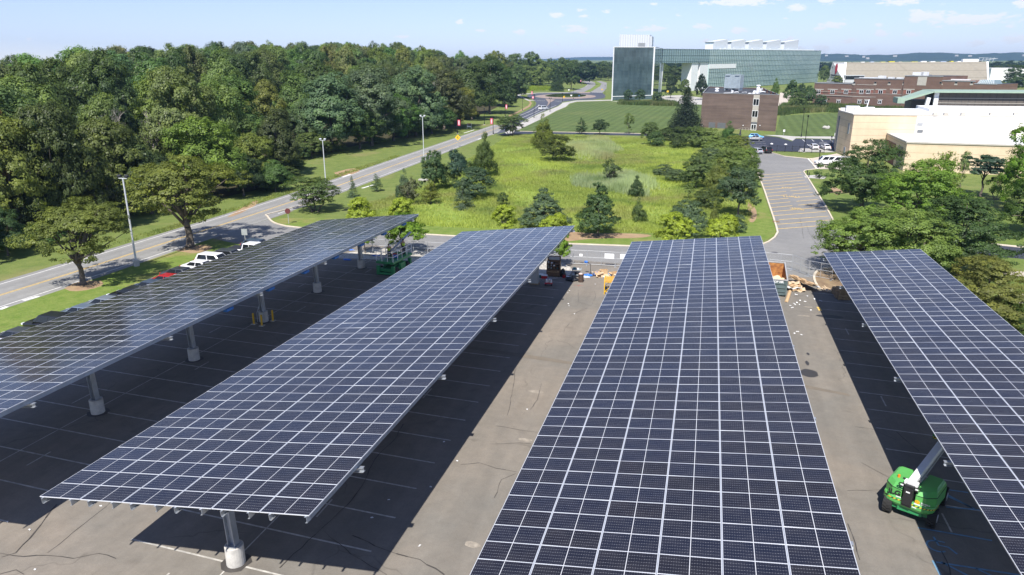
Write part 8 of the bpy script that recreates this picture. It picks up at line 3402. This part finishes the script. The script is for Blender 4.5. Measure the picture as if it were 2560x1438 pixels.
for i in range(8):
    pallet(14.2 + rnd.uniform(-.06, .06), 73.6 + rnd.uniform(-.06, .06), i * .142, rad(8 + rnd.uniform(-3, 3)), 'wooden pallet in the stack at the end of the narrow canopy', 'pallets stacked at the end of the narrow canopy')
for i in range(5):
    pallet(14.1 + rnd.uniform(-.06, .06), 75.1 + rnd.uniform(-.06, .06), i * .142, rad(8 + rnd.uniform(-3, 3)), 'wooden pallet in the lower stack behind the first one', 'pallets in the lower stack')
rr = random.Random(55)
for i in range(7):
    mb = MB()
    x, y = 13.0 + rr.uniform(-.7, .9), 75.6 + rr.uniform(-.5, .8)
    a = rr.uniform(0, 3)
    mb.bar((-.5, 0, .03), (.5, 0, .06 + .04 * i), .08, .03)
    q = mb.build('timber_offcut', m_card2, loc=(x, y, .04 + .03 * i))
    q.rotation_euler = (0, 0, a)
    lab(q, 'pale broken timber offcut on the mulch island beside the pallets', 'timber', 'timber offcuts by the pallets')
# ---- litter: scraps of paper, film and card
SC = 'white scraps of packing scattered in the right hand aisle'
for i in range(16):
    q = ((1990, 737), (1998, 762), (1985, 760), (1976, 765), (2012, 755), (2000, 752), (2036, 748), (1994, 830), (1986, 834), (2004, 838), (2052, 753), (1980, 770), (2027, 776), (1992, 757), (1988, 763), (2018, 741))[i]
    p = px([q])[0]
    board((p[0], p[1], .045), rr.uniform(.12, .36), rr.uniform(.08, .2), .008, (0, 0, rr.uniform(0, 3)), white_paint, 'torn white scrap of packing on the right hand aisle', SC, name='paper_scrap', bend=.02, seed=80 + i)
SC2 = 'small white scraps on the middle aisle'
for i, q in enumerate(((1424, 727), (1420, 733), (1488, 711), (1436, 785), (1421, 760), (1422, 765), (1352, 1152), (1318, 1024), (1077, 1218), (1049, 1365), (972, 1250), (1143, 1153), (252, 1266), (75, 1325), (18, 1306), (88, 1424), (1110, 1105), (930, 1295), (935, 970), (1225, 760))):
    p = px([q])[0]
    board((p[0], p[1], .03), rr.uniform(.07, .15), rr.uniform(.05, .10), .006, (0, 0, rr.uniform(0, 3)), white_paint, 'small white scrap of paper lying on the asphalt of the left or middle aisle', SC2, name='paper_scrap', bend=.012, seed=120 + i)
for q, l in (((1500, 590), 'red spray paint mark on the asphalt of the aisle'),):
    p = px([(1446, 714)])[0]
    sheet('spray_mark', ribbon([(p[0] - .5, p[1]), (p[0] + .5, p[1] + .1)], .08) + ribbon([(p[0], p[1] - .35), (p[0] + .1, p[1] + .3)], .08), M('faded_red', (.36, .14, .11), .9, 0, .3, 5), 0.018, 'faded red spray mark on the middle aisle', 'road marking')
# yellow kerb stop by the right aisle
p = px([(2049, 773)])[0]
sheet('yellow_mark', [[(p[0] - .15, p[1] - .5), (p[0] + .15, p[1] - .5), (p[0] + .1, p[1] + .6), (p[0] - .2, p[1] + .6)]], m_ypaint, 0.018, 'short worn yellow mark in the right hand aisle', 'road marking')
# brown block lying across the driveway kerb
p = px([(1940, 556)])[0]
mb = MB()
mb.box((0, 0, .12), (1.0, .3, .2))
mb.box((.1, .25, .08), (.7, .2, .14))
lab(mb.build('timber_block', m_mulch, loc=(*p, T(*p)), bevel=.02), 'brown timber block lying across the driveway kerb', 'timber')

# ================================================================ AIR
lo, hi = -1.2, 235.0
mb = MB()
X0, X1, Y0_, Y1 = -4300, 4300, -560, 9650
mb.loft([[(X0, Y0_, lo), (X1, Y0_, lo), (X1, Y1, lo), (X0, Y1, lo)], [(X0, Y0_, hi), (X1, Y0_, hi), (X1, Y1, hi), (X0, Y1, hi)]])
hz = NT('haze')
hz.t.nodes.remove(hz.b)
pv = hz.n('ShaderNodeVolumePrincipled')
pv.inputs['Color'].default_value = (.38, .62, 1.0, 1)
pv.inputs['Density'].default_value = 0.000115
pv.inputs['Anisotropy'].default_value = 0.2
hz.l(pv.outputs[0], hz.out.inputs['Volume'])
o = mb.build('haze', hz.m)
lab(o, 'thin summer haze lying over the whole view', 'haze', kind='stuff')
